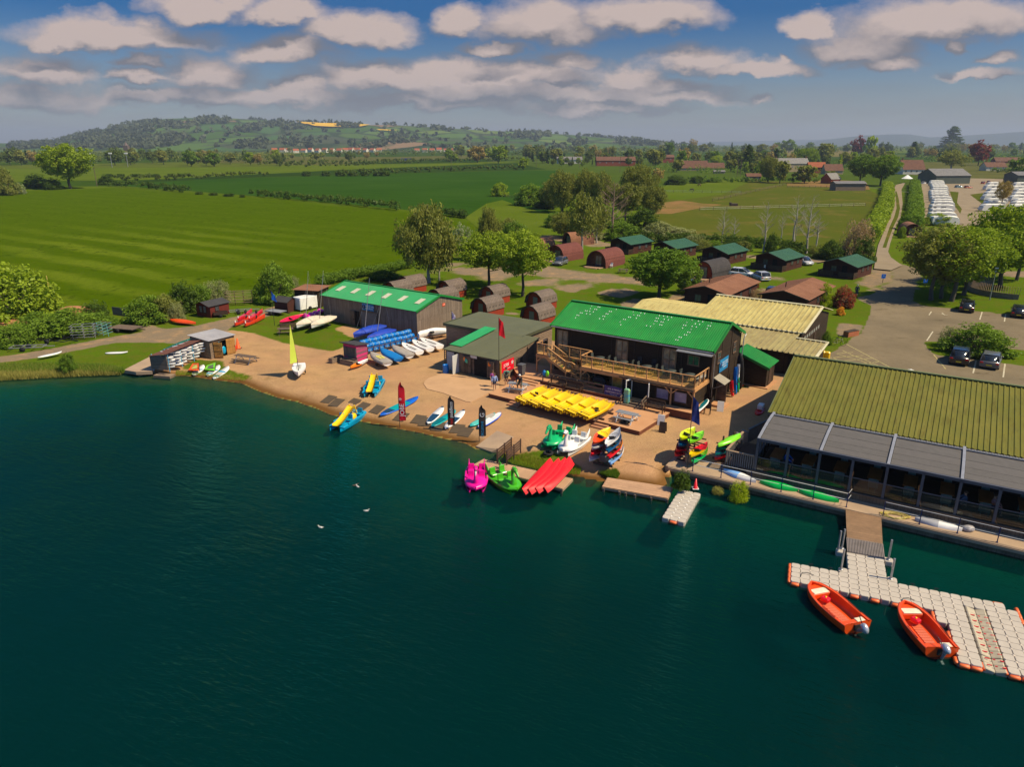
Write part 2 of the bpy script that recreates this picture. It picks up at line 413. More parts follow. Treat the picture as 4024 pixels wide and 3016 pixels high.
ISLE=[Z('Z6',(1120,952),(1300,945),(1800,1000),(2211,1040),(3200,1100),(3200,1290),(2211,1212),(1650,1140),(1250,1092),(1170,1030))]
STRIPE=[Z('D',(-300,425),(190,408),(240,405),(600,430),(865,455),(1005,470),(1040,500),(870,580),(730,600),(600,620),(300,660),(160,690),(100,700),(-300,700))]
CONC=[Z('Z2',(1470,1350),(1500,1310),(1640,1260),(2120,1340),(2130,1400),(2050,1430),(1880,1510),(1640,1430),(1490,1390)),
  Z('Y6',(470,700),(700,533),(880,600),(720,720),(640,770)),Z('Z1',(1060,1230),(1330,1100),(1340,1200),(1310,1245))]

def gz(x,y):
 X,Y=np.array([float(x)]),np.array([float(y)]);s=pdist(X,Y,LAKE)[0]
 if inpoly(X,Y,LAKE)[0]:s=-s
 if(x-QA.x)*qd.x+(y-QA.y)*qd.y>-3.4 and s>0:return 0.
 return min(0,WL+s*.26)if s>0 else WL+s*.22
def gg(f,x,y,up=0.):
 """survey point on the real ground, slopes included"""
 z=0.
 for _ in range(6):p=g(f,x,y,z+up);z=gz(p.x,p.y)
 return g(f,x,y,z+up)
def blur(a,k):
 for _ in range(k):
  b=np.pad(a,1,mode='edge');a=(b[:-2,1:-1]+b[2:,1:-1]+b[1:-1,:-2]+b[1:-1,2:]+2*b[1:-1,1:-1])/6
 return a
def grid(x0,x1,y0,y1,st,name_of,margin=1.06):
 xs=np.arange(x0,x1+st*.5,st);ys=np.arange(y0,y1+st*.5,st)
 X,Y=np.meshgrid(xs,ys);shp=X.shape
 inl=inpoly(X,Y,LAKE)
 dl=pdist(X,Y,LAKE);sd=np.where(inl,-dl,dl)
 zz=np.where(sd>0,np.minimum(0,WL+sd*.26),np.maximum(-3.6,WL+sd*.22+.02*0))
 qx,qy=(X-QA.x)*qd.x+(Y-QA.y)*qd.y,(X-QA.x)*qn.x+(Y-QA.y)*qn.y
 quay=(qx>-3.4)&(qy>-.6)
 zz=np.where(quay&(sd>0),0,zz)
 tq=np.clip((qx+16)/14,0,1)
 zz=np.where((sd<=0)&(qx>-16),zz*(1-tq)+tq*np.maximum(-3.6,-1.2+sd*.24),zz)
 wob=np.array([noise.noise(Vector((x*.35,y*.35,0)))for x,y in zip(X.ravel(),Y.ravel())]).reshape(shp)
 zz=zz+np.where((np.abs(sd)<3.5)&(~quay),wob*.03,0)
 def mk(polys,k):
  a=np.zeros(shp)
  for p in polys:a=np.maximum(a,inpoly(X,Y,p).astype(float))
  return blur(a,k)
 k=3 if st<1 else 1
 sand=np.minimum(mk(SAND,k),1-mk(HOLE,k));sand=np.maximum(sand,np.clip(1.2-(sd-.2)/1.2,0,1)*(X>-40))
 conc=mk(CONC,0);trk=mk(TRACK,k);asp=np.minimum(mk(ASPH,1),1-mk(ISLE,1));stp=mk(STRIPE,1)
 col=np.stack([sand,trk,asp,stp],-1)
 idx=np.arange(X.size).reshape(shp)
 q=np.stack([idx[:-1,:-1],idx[:-1,1:],idx[1:,1:],idx[1:,:-1]],-1).reshape(-1,4)
 qc=lambda a:a.ravel()[q].mean(1)
 cx,cy=qc(X),qc(Y)
 inside=(np.abs(cx)<cy*.80*margin+8)
 c={n:qc(a)for n,a in dict(sand=sand,trk=trk,asp=asp,stp=stp,sd=sd,conc=conc).items()}
 cls=np.full(len(q),0)
 cls[c['stp']>.5]=5;cls[c['sand']>.5]=1;cls[c['trk']>.5]=2;cls[c['asp']>.5]=3;cls[c['sd']<0]=4
 V=np.stack([X,Y,zz],-1).reshape(-1,3);CC=col.reshape(-1,4)
 for k_,nm in name_of.items():
  sel=q[(cls==k_)&inside]
  if not len(sel):continue
  us,inv=np.unique(sel,return_inverse=True);inv=inv.reshape(-1,4)
  me=bpy.data.meshes.new(nm);me.from_pydata(V[us].tolist(),[],inv.tolist())
  at=me.color_attributes.new('zones','FLOAT_COLOR','POINT');at.data.foreach_set('color',CC[us].ravel())
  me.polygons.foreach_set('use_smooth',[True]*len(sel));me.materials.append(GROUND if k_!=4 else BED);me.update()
  o=bpy.data.objects.new(nm,me);COL.objects.link(o);tag(o,kind='structure')

# ground material
m,N=new_mat('ground_cover');GROUND=m
tc=N.n('ShaderNodeTexCoord');ob=tc.outputs['Object']
at=N.n('ShaderNodeVertexColor',layer_name='zones');sp=N.n('ShaderNodeSeparateColor');N.l(at.outputs[0],sp.inputs[0])
edge=N.m('MULTIPLY',N.m('SUBTRACT',N.m('ADD',N.m('MULTIPLY',N.noise(ob,.9,6,.7),.6),N.m('MULTIPLY',N.noise(ob,.16,4,.6),.4)),.5),1.5)
def zone(s,w=.14):return N.mr(N.m('ADD',s,edge),.5-w,.5+w)
n1=N.noise(ob,.07,5,.6);n2=N.noise(ob,.6,6,.68);n3=N.noise(ob,6.,3,.7)
gr=N.mix(N.mr(n1,.35,.65),(.068,.125,.005),(.105,.165,.010))
gr=N.mix(N.mr(n2,.42,.75),gr,(.125,.115,.02));gr=N.mix(N.mr(n3,.3,.75,0,.6),gr,(.035,.068,.002))
gr=N.mix(N.m('MULTIPLY',N.mr(N.noise(ob,1.6,3,.5),.62,.8),.6),gr,(.17,.13,.05))
# mown meadow with long paler passes
rot=N.n('ShaderNodeVectorRotate',rotation_type='Z_AXIS');N.l(ob,rot.inputs[0]);rot.inputs['Angle'].default_value=R(34)
ss=N.n('ShaderNodeSeparateXYZ');N.l(rot.outputs[0],ss.inputs[0])
w=N.m('SINE',N.m('ADD',N.m('MULTIPLY',ss.outputs[1],.62),N.m('MULTIPLY',N.noise(ob,.035,4,.6),6.5)))
spy=N.n('ShaderNodeSeparateXYZ');N.l(ob,spy.inputs[0])
w=N.m('MULTIPLY',N.mr(w,-.35,.75),N.m('MULTIPLY',N.mr(N.noise(ob,.02,2,.5),.35,.55,.25,1),N.m('MULTIPLY',N.mr(spy.outputs[1],165,215,1,.12),N.mr(spy.outputs[0],-75,-35,1,.15))))
md=N.mix(w,(.060,.100,.0008),(.112,.152,.008));md=N.mix(N.mr(N.noise(N.v('MULTIPLY',ob,(1,1,1)),1.2,6,.75),.35,.75,0,.55),md,(.030,.060,.001))
md=N.mix(N.mr(N.noise(ob,.25,5,.7),.55,.8,0,.5),md,(.135,.14,.02))
md=N.mix(N.m('MULTIPLY',N.mr(N.noise(ob,.55,3,.6),.54,.68),N.mr(N.noise(ob,.06,3),.45,.6)),md,(.022,.045,.001))
base=N.mix(at.outputs[1],gr,md)
vr2=N.n('ShaderNodeVectorRotate',rotation_type='Z_AXIS');N.l(ob,vr2.inputs[0]);vr2.inputs['Angle'].default_value=R(55);r2=vr2.outputs[0]
sn1=N.noise(ob,.35,6,.65);sn2=N.noise(ob,9.,4,.8)
sand=N.mix(N.mr(sn1,.35,.68),(.55,.335,.16),(.36,.225,.12));sand=N.mix(N.mr(sn2,.38,.66,0,.8),sand,(.22,.125,.06));sand=N.mix(N.mr(N.noise(ob,14,2,.8),.62,.74,0,.7),sand,(.72,.55,.36))
sand=N.mix(N.mr(N.noise(ob,.8,5,.7),.56,.75,0,.55),sand,(.16,.12,.035))
spz=N.n('ShaderNodeSeparateXYZ');N.l(ob,spz.inputs[0])
wet=N.mr(N.m('ADD',spz.outputs[2],N.m('MULTIPLY',N.m('SUBTRACT',n2,.5),.14)),-.40,-.16,1,0)
sand=N.mix(N.mr(N.noise(ob,.12,4,.6),.45,.62,0,.45),sand,(.42,.22,.12));sand=N.mix(N.mr(N.noise(N.v('MULTIPLY',r2,(1,.16,1)),1.6,5,.7),.56,.70,0,.4),sand,(.25,.15,.075))
sand=N.mix(wet,sand,(.15,.072,.022))
trk=N.mix(N.mr(sn1,.35,.7),(.22,.175,.12),(.30,.21,.125));trk=N.mix(N.mr(sn2,.4,.66,0,.7),trk,(.10,.075,.05))
trk=N.mix(N.mr(N.noise(ob,.5,6,.7),.52,.72,0,.8),trk,(.42,.25,.12))
asp=N.mix(N.mr(N.noise(ob,.13,6,.6),.35,.7),(.15,.12,.078),(.22,.172,.11));asp=N.mix(N.mr(N.noise(ob,1.1,6,.75),.5,.78,0,.6),asp,(.11,.08,.045));asp=N.mix(N.mr(n3,.4,.7,0,.25),asp,(.25,.21,.15));asp=N.mix(N.mr(N.noise(N.v('MULTIPLY',ob,(.5,1.6,1)),.45,6,.7),.60,.68,0,.6),asp,(.06,.045,.025))
c=N.mix(zone(sp.outputs[0]),base,sand);c=N.mix(zone(sp.outputs[1]),c,trk);c=N.mix(N.mr(N.m('ADD',sp.outputs[2],N.m('MULTIPLY',edge,.3)),.42,.58),c,asp)
bmp=N.m('ADD',N.m('MULTIPLY',n3,.5),sn2)
finish(N,m,c,.92,bmp,.45,.05,spec=0.)
# lake bed: silt, with the water's absorption of light painted in by depth
m,N=new_mat('lake_bed');BED=m
tc=N.n('ShaderNodeTexCoord');ob=tc.outputs['Object'];s=N.n('ShaderNodeSeparateXYZ');N.l(ob,s.inputs[0])
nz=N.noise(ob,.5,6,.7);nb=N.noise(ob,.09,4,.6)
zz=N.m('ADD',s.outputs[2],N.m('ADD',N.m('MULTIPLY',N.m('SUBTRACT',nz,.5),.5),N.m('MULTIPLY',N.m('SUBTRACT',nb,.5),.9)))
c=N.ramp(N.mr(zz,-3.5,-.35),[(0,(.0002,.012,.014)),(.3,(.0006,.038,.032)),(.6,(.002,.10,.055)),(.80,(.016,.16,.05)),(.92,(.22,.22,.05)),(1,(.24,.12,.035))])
c=N.mix(N.mr(N.noise(ob,2.4,4,.7),.45,.7,0,.35),c,N.mix(.5,c,(0,0,0)))
finish(N,m,c,.95,None,spec=0.)

NEAR={0:'lawn',1:'beach',2:'track',3:'car_park',4:'lake_bed',5:'meadow'}
grid(-62,66,32,112,.4,NEAR)
grid(-40,66,6,32,2.0,NEAR);grid(-104,-62,60,112,2.0,NEAR);grid(66,106,32,112,2.0,NEAR)
grid(-190,190,112,216,2.0,NEAR);grid(-380,190,216,400,4.0,{0:'rough_grass',5:'meadow'})
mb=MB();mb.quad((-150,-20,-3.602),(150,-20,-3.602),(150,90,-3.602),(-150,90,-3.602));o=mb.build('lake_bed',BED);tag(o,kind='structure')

# far ground: one big sheet, its colour broken by fields
m,N=new_mat('far_land');FAR=m
tc=N.n('ShaderNodeTexCoord');ob=tc.outputs['Object']
vor=N.n('ShaderNodeTexVoronoi');N.l(N.v('MULTIPLY',ob,(1,.55,1)),vor.inputs['Vector']);vor.inputs['Scale'].default_value=.0035
f=N.n('ShaderNodeSeparateColor');N.l(vor.outputs['Color'],f.inputs[0])
c=N.ramp(f.outputs[0],[(0,(.035,.070,.008)),(.3,(.06,.095,.012)),(.55,(.09,.115,.015)),(.72,(.03,.065,.018)),(.86,(.10,.10,.03)),(.93,(.05,.09,.01))],'CONSTANT')
c=N.mix(N.mr(N.noise(ob,.02,6,.7),.4,.7,0,.5),c,(.03,.05,.008))
finish(N,m,c,.95,None,spec=0.)
mb=MB()
# a ring of land round the lake that reaches the horizon (the near ground lies inside it)
for(x0,x1,y0,y1)in((-30000,30000,399,1200),(-30000,30000,1200,40000),(-30000,-379,214,399),(189,30000,214,399),(-30000,-188,111,214),(188,30000,111,214),(-30000,-103,60,111),(105,30000,-500,111),(-30000,-139,-500,60),(-139,105,-500,-19)):
 mb.quad((x0,y0,-.02),(x1,y0,-.02),(x1,y1,-.02),(x0,y1,-.02))
tag(mb.build('ground',FAR),kind='structure')

def fieldmat(name,c1,c2,sc=.05,rows=None,ang=0.,c3=None):
 m,N=new_mat(name);ob=N.n('ShaderNodeTexCoord').outputs['Object']
 c=N.mix(N.mr(N.noise(ob,sc,6,.62),.35,.68),c1,c2)
 if rows:
  r=N.n('ShaderNodeVectorRotate',rotation_type='Z_AXIS');N.l(ob,r.inputs[0]);r.inputs['Angle'].default_value=ang
  s=N.n('ShaderNodeSeparateXYZ');N.l(r.outputs[0],s.inputs[0])
  c=N.mix(N.mr(N.m('SINE',N.m('ADD',N.m('MULTIPLY',s.outputs[1],rows),N.m('MULTIPLY',N.noise(ob,.02,2),5))),-.2,.9,0,.35),c,tuple(x*1.35 for x in c1))
 if c3:c=N.mix(N.mr(N.noise(ob,sc*2.3,5,.65),.54,.70),c,c3)
 c=N.mix(N.mr(N.noise(ob,.8,4,.8),.4,.7,0,.3),c,tuple(x*.5 for x in c1))
 return finish(N,m,c,.95,None,spec=0.)
FGREEN=fieldmat('green_crop',(.022,.062,.006),(.034,.080,.010),.02,.55,R(35))
FLIME=fieldmat('lime_pasture',(.075,.115,.008),(.10,.135,.014),.03)
FPAST=fieldmat('horse_pasture',(.088,.096,.014),(.066,.092,.010),.03,c3=(.15,.115,.035))
FDRY=fieldmat('dry_field',(.17,.13,.05),(.12,.12,.035),.02)
FDIRT=fieldmat('bare_earth',(.25,.14,.06),(.13,.11,.03),.12)
FDARK=fieldmat('dark_crop',(.02,.045,.008),(.032,.062,.010),.01)
FGRAV=fieldmat('gravel_yard',(.24,.19,.13),(.30,.24,.17),.2)
fz=[.03]
def field(name,mt,f,*pts,z=None):
 fz[0]+=.012;z=fz[0]if z is None else z
 mb=MB();mb.poly([tuple(g(f,x,y,z)[:2])for x,y in pts],z,z)
 return tag(mb.build(name,mt),kind='structure')
field('crop_field',FGREEN,'D',(240,400),(330,392),(560,384),(830,376),(1120,368),(1215,368),(1190,400),(1120,430),(1180,445),(1190,470),(1160,500),(1120,505),(1030,480),(1005,468),(865,452),(600,427))
field('pasture',FLIME,'D',(1040,500),(1005,470),(1050,440),(1085,432),(1130,448),(1185,462),(1180,485),(1160,520),(1100,530))
field('pasture',FLIME,'D',(-200,366),(100,364),(560,360),(760,364),(600,376),(330,388),(-200,396))
field('crop_field',FDARK,'D',(330,388),(560,376),(1115,352),(1180,366),(830,374),(560,382),(240,398))
field('pasture',FLIME,'D',(560,360),(760,355),(1000,349),(1120,351),(760,366),(640,371))
field('crop_field',FDARK,'D',(760,349),(1000,343),(1120,346),(1000,352),(760,355))
field('horse_pasture',FPAST,'D',(1415,430),(1440,400),(1540,388),(1700,392),(1790,396),(1880,412),(1915,430),(1880,535),(1700,530),(1480,510),(1400,480))
field('horse_paddock',FLIME,'D',(1415,428),(1440,400),(1540,388),(1620,392),(1560,420),(1470,432))
field('bare_patch',FDIRT,'D',(1412,440),(1470,433),(1520,440),(1560,442),(1500,452),(1450,462),(1415,462))
field('bare_patch',FDIRT,'D',(1790,388),(1870,392),(1880,410),(1780,404),(1700,402),(1700,396))
field('pasture',FLIME,'D',(1860,325),(1960,320),(1960,330),(1860,333))
field('stubble_field',FDRY,'D',(1700,322),(1850,325),(1850,340),(1700,336))
field('gravel_yard',FGRAV,'Z5',(930,330),(1100,310),(2211,330),(2700,380),(2700,900),(1300,920),(960,800))
field('yard_grass',FPAST,'Z5',(1290,480),(1400,490),(1380,620),(1440,700),(1420,760),(1340,640))
field('yard_grass',FPAST,'Z5',(1540,520),(1700,500),(1760,560),(1900,650),(1700,640))
field('lane',FGRAV,'Z5',(350,1440),(370,1300),(400,1150),(480,960),(560,780),(595,640),(590,470),(620,400),(740,370),(690,460),(706,640),(680,800),(605,960),(550,1130),(525,1230),(560,1300),(700,1400),(560,1460))
field('lane_grass',FPAST,'Z5',(455,1180),(490,1080),(540,930),(600,800),(630,690),(620,560),(612,480),(630,480),(655,570),(672,690),(650,800),(590,920),(530,1080),(500,1180))

# water surface
m,N=new_mat('lake_water');WATER=m
ob=N.n('ShaderNodeTexCoord').outputs['Object']
r1=N.n('ShaderNodeVectorRotate',rotation_type='Z_AXIS');N.l(ob,r1.inputs[0]);r1.inputs['Angle'].default_value=R(28)
a=N.noise(N.v('MULTIPLY',r1.outputs[0],(1,3.2,1)),.8,5,.62);b=N.noise(N.v('MULTIPLY',r1.outputs[0],(1,2.2,1)),3.2,4,.6)
gust=N.mr(N.noise(ob,.05,4,.6),.35,.65,.35,1)
h=N.m('MULTIPLY',N.m('ADD',a,N.m('MULTIPLY',b,.38)),gust)
bp=N.n('ShaderNodeBump');N.l(h,bp.inputs['Height']);bp.inputs['Strength'].default_value=1;bp.inputs['Distance'].default_value=.24
gl=N.n('ShaderNodeBsdfGlossy');gl.inputs['Roughness'].default_value=.05;N.l(bp.outputs[0],gl.inputs['Normal']);gl.inputs[0].default_value=(.14,.52,.46,1)
tr=N.n('ShaderNodeBsdfTransparent');tr.inputs[0].default_value=(.80,.93,.92,1)
fr=N.n('ShaderNodeFresnel');fr.inputs[0].default_value=1.22;N.l(bp.outputs[0],fr.inputs['Normal'])
df=N.n('ShaderNodeBsdfDiffuse');df.inputs[0].default_value=(.0,.028,.026,1);tm=N.n('ShaderNodeMixShader');tm.inputs[0].default_value=.5;N.l(tr.outputs[0],tm.inputs[1]);N.l(df.outputs[0],tm.inputs[2])
mx=N.n('ShaderNodeMixShader');N.l(fr.outputs[0],mx.inputs[0]);N.l(tm.outputs[0],mx.inputs[1]);N.l(gl.outputs[0],mx.inputs[2])
N.l(mx.outputs[0],N.n('ShaderNodeOutputMaterial').inputs[0])
mb=MB();mb.quad((-139.5,-19.5,WL),(104.5,-19.5,WL),(104.5,90,WL),(-139.5,90,WL));tag(mb.build('lake_water',WATER),kind='structure')

# ------------------------------------------------------------------ hills
def hillmesh(name,prof,Y0,Y1,mt,nx=150,ny=26,rough=1.,seed=0,z0=0.):
 xs=np.linspace(prof[0][0],prof[-1][0],nx);hs=np.interp(xs,[p[0]for p in prof],[p[1]for p in prof])
 vs,fs=[],[]
 for j in range(ny):
  tt=j/(ny-1);Y=Y0+(Y1-Y0)*tt
  for i,x in enumerate(xs):
   a,b,c=ray('D',x,hs[i]);top=CAM_H+c/b*Y1
   X=a/b*Y;s=tt*tt*(3-2*tt)if tt<1 else 1
   nn=noise.fractal(Vector((X/900,Y/900,seed)),1,2.1,5)*.16*rough
   z=top*(s*.75+tt*.25)*(1+nn*(1-tt)*3*(tt>0))+z0
   vs.append((X,Y,max(z,-.01 if j else-1)))
 for j in range(ny-1):
  for i in range(nx-1):q=j*nx+i;fs.append((q,q+1,q+nx+1,q+nx))
 mb=MB();mb.smooth=True;mb.add(vs,fs);o=mb.build(name,mt);return tag(o,kind='structure'),vs,nx,ny
m,N=new_mat('hill_fields');HILL=m
ob=N.n('ShaderNodeTexCoord').outputs['Object']
sv=N.v('MULTIPLY',N.v('ADD',ob,N.v('MULTIPLY',N.n('ShaderNodeTexNoise').outputs['Color'],(60,60,0))),(1,.5,0))
vor=N.n('ShaderNodeTexVoronoi');N.l(sv,vor.inputs['Vector']);vor.inputs['Scale'].default_value=.0052
ved=N.n('ShaderNodeTexVoronoi',feature='DISTANCE_TO_EDGE');N.l(sv,ved.inputs['Vector']);ved.inputs['Scale'].default_value=.0052
f=N.n('ShaderNodeSeparateColor');N.l(vor.outputs['Color'],f.inputs[0])
c=N.ramp(f.outputs[0],[(0,(.04,.085,.015)),(.22,(.07,.12,.03)),(.42,(.09,.135,.03)),(.6,(.045,.095,.03)),(.76,(.06,.11,.025)),(.88,(.17,.12,.07)),(.93,(.055,.10,.02))],'CONSTANT')
wood=N.mr(N.noise(N.v('MULTIPLY',ob,(1,.6,0)),.0022,6,.62),.50,.56)
c=N.mix(1.,c,(1.25,1.2,1.2),'MULTIPLY');c=N.mix(wood,c,(.06,.075,.04));c=N.mix(N.mr(ved.outputs[0],.035,.06,1,0),c,(.03,.05,.02))
finish(N,m,c,.95,None,spec=0.)
PROF=[(-500,318),(-200,312),(-40,308),(30,310),(90,306),(130,304),(160,293),(210,282),(260,271),(300,265),(350,257),(400,255),(470,254),(520,257),(600,262),(640,265),(720,266),(800,270),(850,270),(900,273),(1000,279),
  (1060,283),(1150,286),(1230,291),(1300,297),(1380,303),(1430,309),(1500,314),(1560,319)]
HO,HV,HNX,HNY=hillmesh('hill',PROF,2100,4300,HILL,seed=3)
# the rape field high on the slope and two smaller ones
RAPE=M('rape_flowers',(.75,.42,.0),(.62,.38,.0),.01,1,0)
def hill_z(X,Y):
 j=(Y-2100)/2200*(HNY-1);j=max(0,min(HNY-1.001,j));j0=int(j);row=HV[j0*HNX:(j0+1)*HNX];row2=HV[(j0+1)*HNX:(j0+2)*HNX]
 def at(r):
  for i in range(HNX-1):
   if r[i][0]<=X<=r[i+1][0]:t=(X-r[i][0])/(r[i+1][0]-r[i][0]);return r[i][2]*(1-t)+r[i+1][2]*t
  return 0
 return at(row)*(1-(j-j0))+at(row2)*(j-j0)
def hill_hit(x,y):
 a,b,c=ray('D',x,y);Y=2100
 while Y<4295:
  if CAM_H+c/b*Y<hill_z(a/b*Y,Y):break
  Y+=12
 return a/b*Y,Y
def hill_patch(name,mt,pts,up=3):
 mb=MB();c=[hill_hit(*p)for p in pts];top=[(x,y,hill_z(x,y)+up)for x,y in c]
 mb.add(top,[list(range(len(top)))]);return tag(mb.build(name,mt),kind='structure')
for nm,pts in(('rape_field',[(655,268),(720,269),(800,272),(780,276),(720,277),(680,275)]),('rape_field',[(640,265),(690,268),(660,271)]),('rape_field',[(812,282),(860,284),(845,285.4),(820,284.4)])):
 pp=[]
 for i in range(len(pts)):
  (x1,y1),(x2,y2)=pts[i],pts[(i+1)%len(pts)];pp+=[(x1+(x2-x1)*t,y1+(y2-y1)*t)for t in(0,.33,.66)]
 hill_patch(nm,RAPE,pp,7)
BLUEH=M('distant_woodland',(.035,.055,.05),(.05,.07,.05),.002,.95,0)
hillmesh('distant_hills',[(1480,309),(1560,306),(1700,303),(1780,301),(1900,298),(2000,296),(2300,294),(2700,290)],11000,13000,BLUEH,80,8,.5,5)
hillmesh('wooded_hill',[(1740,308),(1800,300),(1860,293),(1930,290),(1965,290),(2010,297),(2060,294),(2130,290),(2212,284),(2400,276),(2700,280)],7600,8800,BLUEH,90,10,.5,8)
# ------------------------------------------------------------------ building kit
DARKW=boards('dark_weatherboard',(.030,.018,.010),(.045,.028,.015),.15)
GREYV=boards('grey_vertical_boards',(.27,.20,.15),(.15,.11,.08),.13,3.3,True,stain=.35)
GREYH=boards('grey_weatherboard',(.27,.19,.13),(.19,.135,.095),.17,3)
BROWNH=boards('brown_shiplap',(.085,.028,.018),(.062,.020,.014),.12,4)
REDH=boards('red_stained_boards',(.36,.045,.016),(.30,.038,.013),.11,4,stain=.25)
PODW=boards('warm_pod_boards',(.19,.065,.028),(.14,.05,.022),.12,3)
DECKW=boards('new_deck_boards',(.60,.31,.115),(.50,.25,.09),.14,4,rough=.6,stain=.25,flat='x')
OLDDECK=boards('jetty_boards',(.46,.29,.17),(.36,.22,.13),.14,3,stain=.35,flat='x')
NEWWOOD=M('new_timber',(.56,.30,.12),(.44,.22,.085),2,.6)
OLDWOOD=M('weathered_timber',(.16,.11,.075),(.10,.07,.05),3,.8)
BENCHW=M('dark_stained_timber',(.055,.030,.018),(.035,.02,.012),3,.6)
def metalroof(name,c,c2=None,rough=.42,dirt=(.1,.08,.03),damt=.35,spec=.5):
 m,N=new_mat(name);ob=N.n('ShaderNodeTexCoord').outputs['Object']
 b=N.mix(N.mr(N.noise(ob,.5,5,.6),.35,.7),c,c2 or tuple(x*.85 for x in c))
 b=N.mix(N.m('MULTIPLY',N.mr(N.noise(N.v('MULTIPLY',ob,(2.2,.35,1)),1.6,5,.7),.5,.75),damt),b,dirt)
 return finish(N,m,b,N.mr(N.noise(ob,1,3),.3,.7,rough,rough+.25),None,spec=spec)
GROOF=metalroof('green_sheet_roof',(.007,.20,.026),(.009,.26,.034),.45,(.03,.10,.025),.5)
GROOF2=metalroof('green_shed_roof',(.010,.26,.075),(.012,.31,.10),.45,(.03,.17,.07),.3)
OLIVE=metalroof('olive_sheet_roof',(.085,.092,.045),(.10,.105,.055),.55,(.05,.05,.025),.4)
MOSS=metalroof('mossy_green_roof',(.135,.135,.026),(.175,.16,.034),.75,(.075,.055,.015),.7,.15)
YELL=metalroof('yellow_sheet_roof',(.50,.43,.17),(.42,.34,.13),.6,(.20,.14,.05),.75,.3)
YELL2=metalroof('weathered_yellow_roof',(.36,.31,.13),(.27,.21,.10),.65,(.12,.075,.03),.7,.3)
WHROOF=metalroof('pale_sheet_roof',(.42,.40,.40),(.50,.48,.48),.5,(.2,.17,.14),.4)
BRROOF=metalroof('brown_sheet_roof',(.22,.085,.05),(.17,.07,.04),.6,(.09,.05,.03),.4)
GREYROOF=metalroof('grey_sheet_roof',(.15,.14,.135),(.19,.18,.17),.5,(.07,.06,.05),.4)
TRIMG=M('green_flashing',(.010,.20,.03),None,2,.5)
GALV=M('galvanised_metal',(.42,.42,.42),(.30,.30,.31),4,.4,.05,.6)
BLACKM=M('black_metal',(.015,.015,.017),None,3,.45)
WHITE=M('white_paint',(.80,.79,.76),(.72,.71,.68),1.5,.4,.05)
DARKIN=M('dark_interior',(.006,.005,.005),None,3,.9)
GLASS=glassy('window_glass',(.05,.06,.065))
PANEL=clear('balustrade_glass',(.78,.82,.74),.10)
DARKGLASS=clear('shaded_glass',(.70,.74,.72),.04)
def tiles(name,c,c2,w=.3,h=.3,gap=.018):
 m,N=new_mat(name);ob=N.n('ShaderNodeTexCoord').outputs['UV']if False else N.n('ShaderNodeTexCoord').outputs['Object']
 s=N.n('ShaderNodeSeparateXYZ');N.l(ob,s.inputs[0]);cb=N.n('ShaderNodeCombineXYZ');N.l(s.outputs[1],cb.inputs[0])
 N.l(N.m('ADD',N.m('MULTIPLY',N.m('ABSOLUTE',s.outputs[0]),.9),N.m('MULTIPLY',s.outputs[2],-.75)),cb.inputs[1])
 br=N.n('ShaderNodeTexBrick');N.l(cb.outputs[0],br.inputs[0]);br.inputs['Scale'].default_value=1;br.inputs['Mortar Size'].default_value=gap
 br.inputs['Brick Width'].default_value=w;br.inputs['Row Height'].default_value=h
 br.inputs['Color1'].default_value=(*c,1);br.inputs['Color2'].default_value=(*c2,1);br.inputs['Mortar'].default_value=(*[x*.4 for x in c2],1)
 c=N.mix(N.mr(N.noise(ob,1.2,5,.7),.4,.7,0,.4),br.outputs[0],tuple(x*.5 for x in c2))
 return finish(N,m,c,.85,N.m('SUBTRACT',1,br.outputs['Fac']),.6,.02,spec=.2)
POT=tiles('pod_shingles',(.20,.065,.050),(.16,.052,.040),.45,.26)
HUTT=tiles('hut_shingles',(.19,.145,.115),(.15,.115,.095),.9,.30)
GREYT=tiles('slate_grey_shingles',(.075,.065,.065),(.055,.05,.05),.4,.22)
GREENT=metalroof('dark_green_felt',(.022,.085,.050),(.03,.10,.055),.6,(.02,.045,.03),.4,.3)
BRT=metalroof('brown_felt',(.25,.115,.065),(.19,.085,.05),.8,(.10,.055,.035),.5,.2)
BLKT=M('black_roofing_felt',(.035,.033,.035),(.05,.048,.048),2,.85)
BRICK=boards('red_brick',(.21,.072,.038),(.15,.052,.03),.075,.225,gap=.010,stain=.3,bstr=.4)
PLAZA=M('pink_concrete',(.52,.27,.13),(.44,.22,.105),.5,.9,.2,det=6)
CONCR=M('old_concrete',(.40,.28,.18),(.31,.22,.15),.6,.9,.3,det=7)

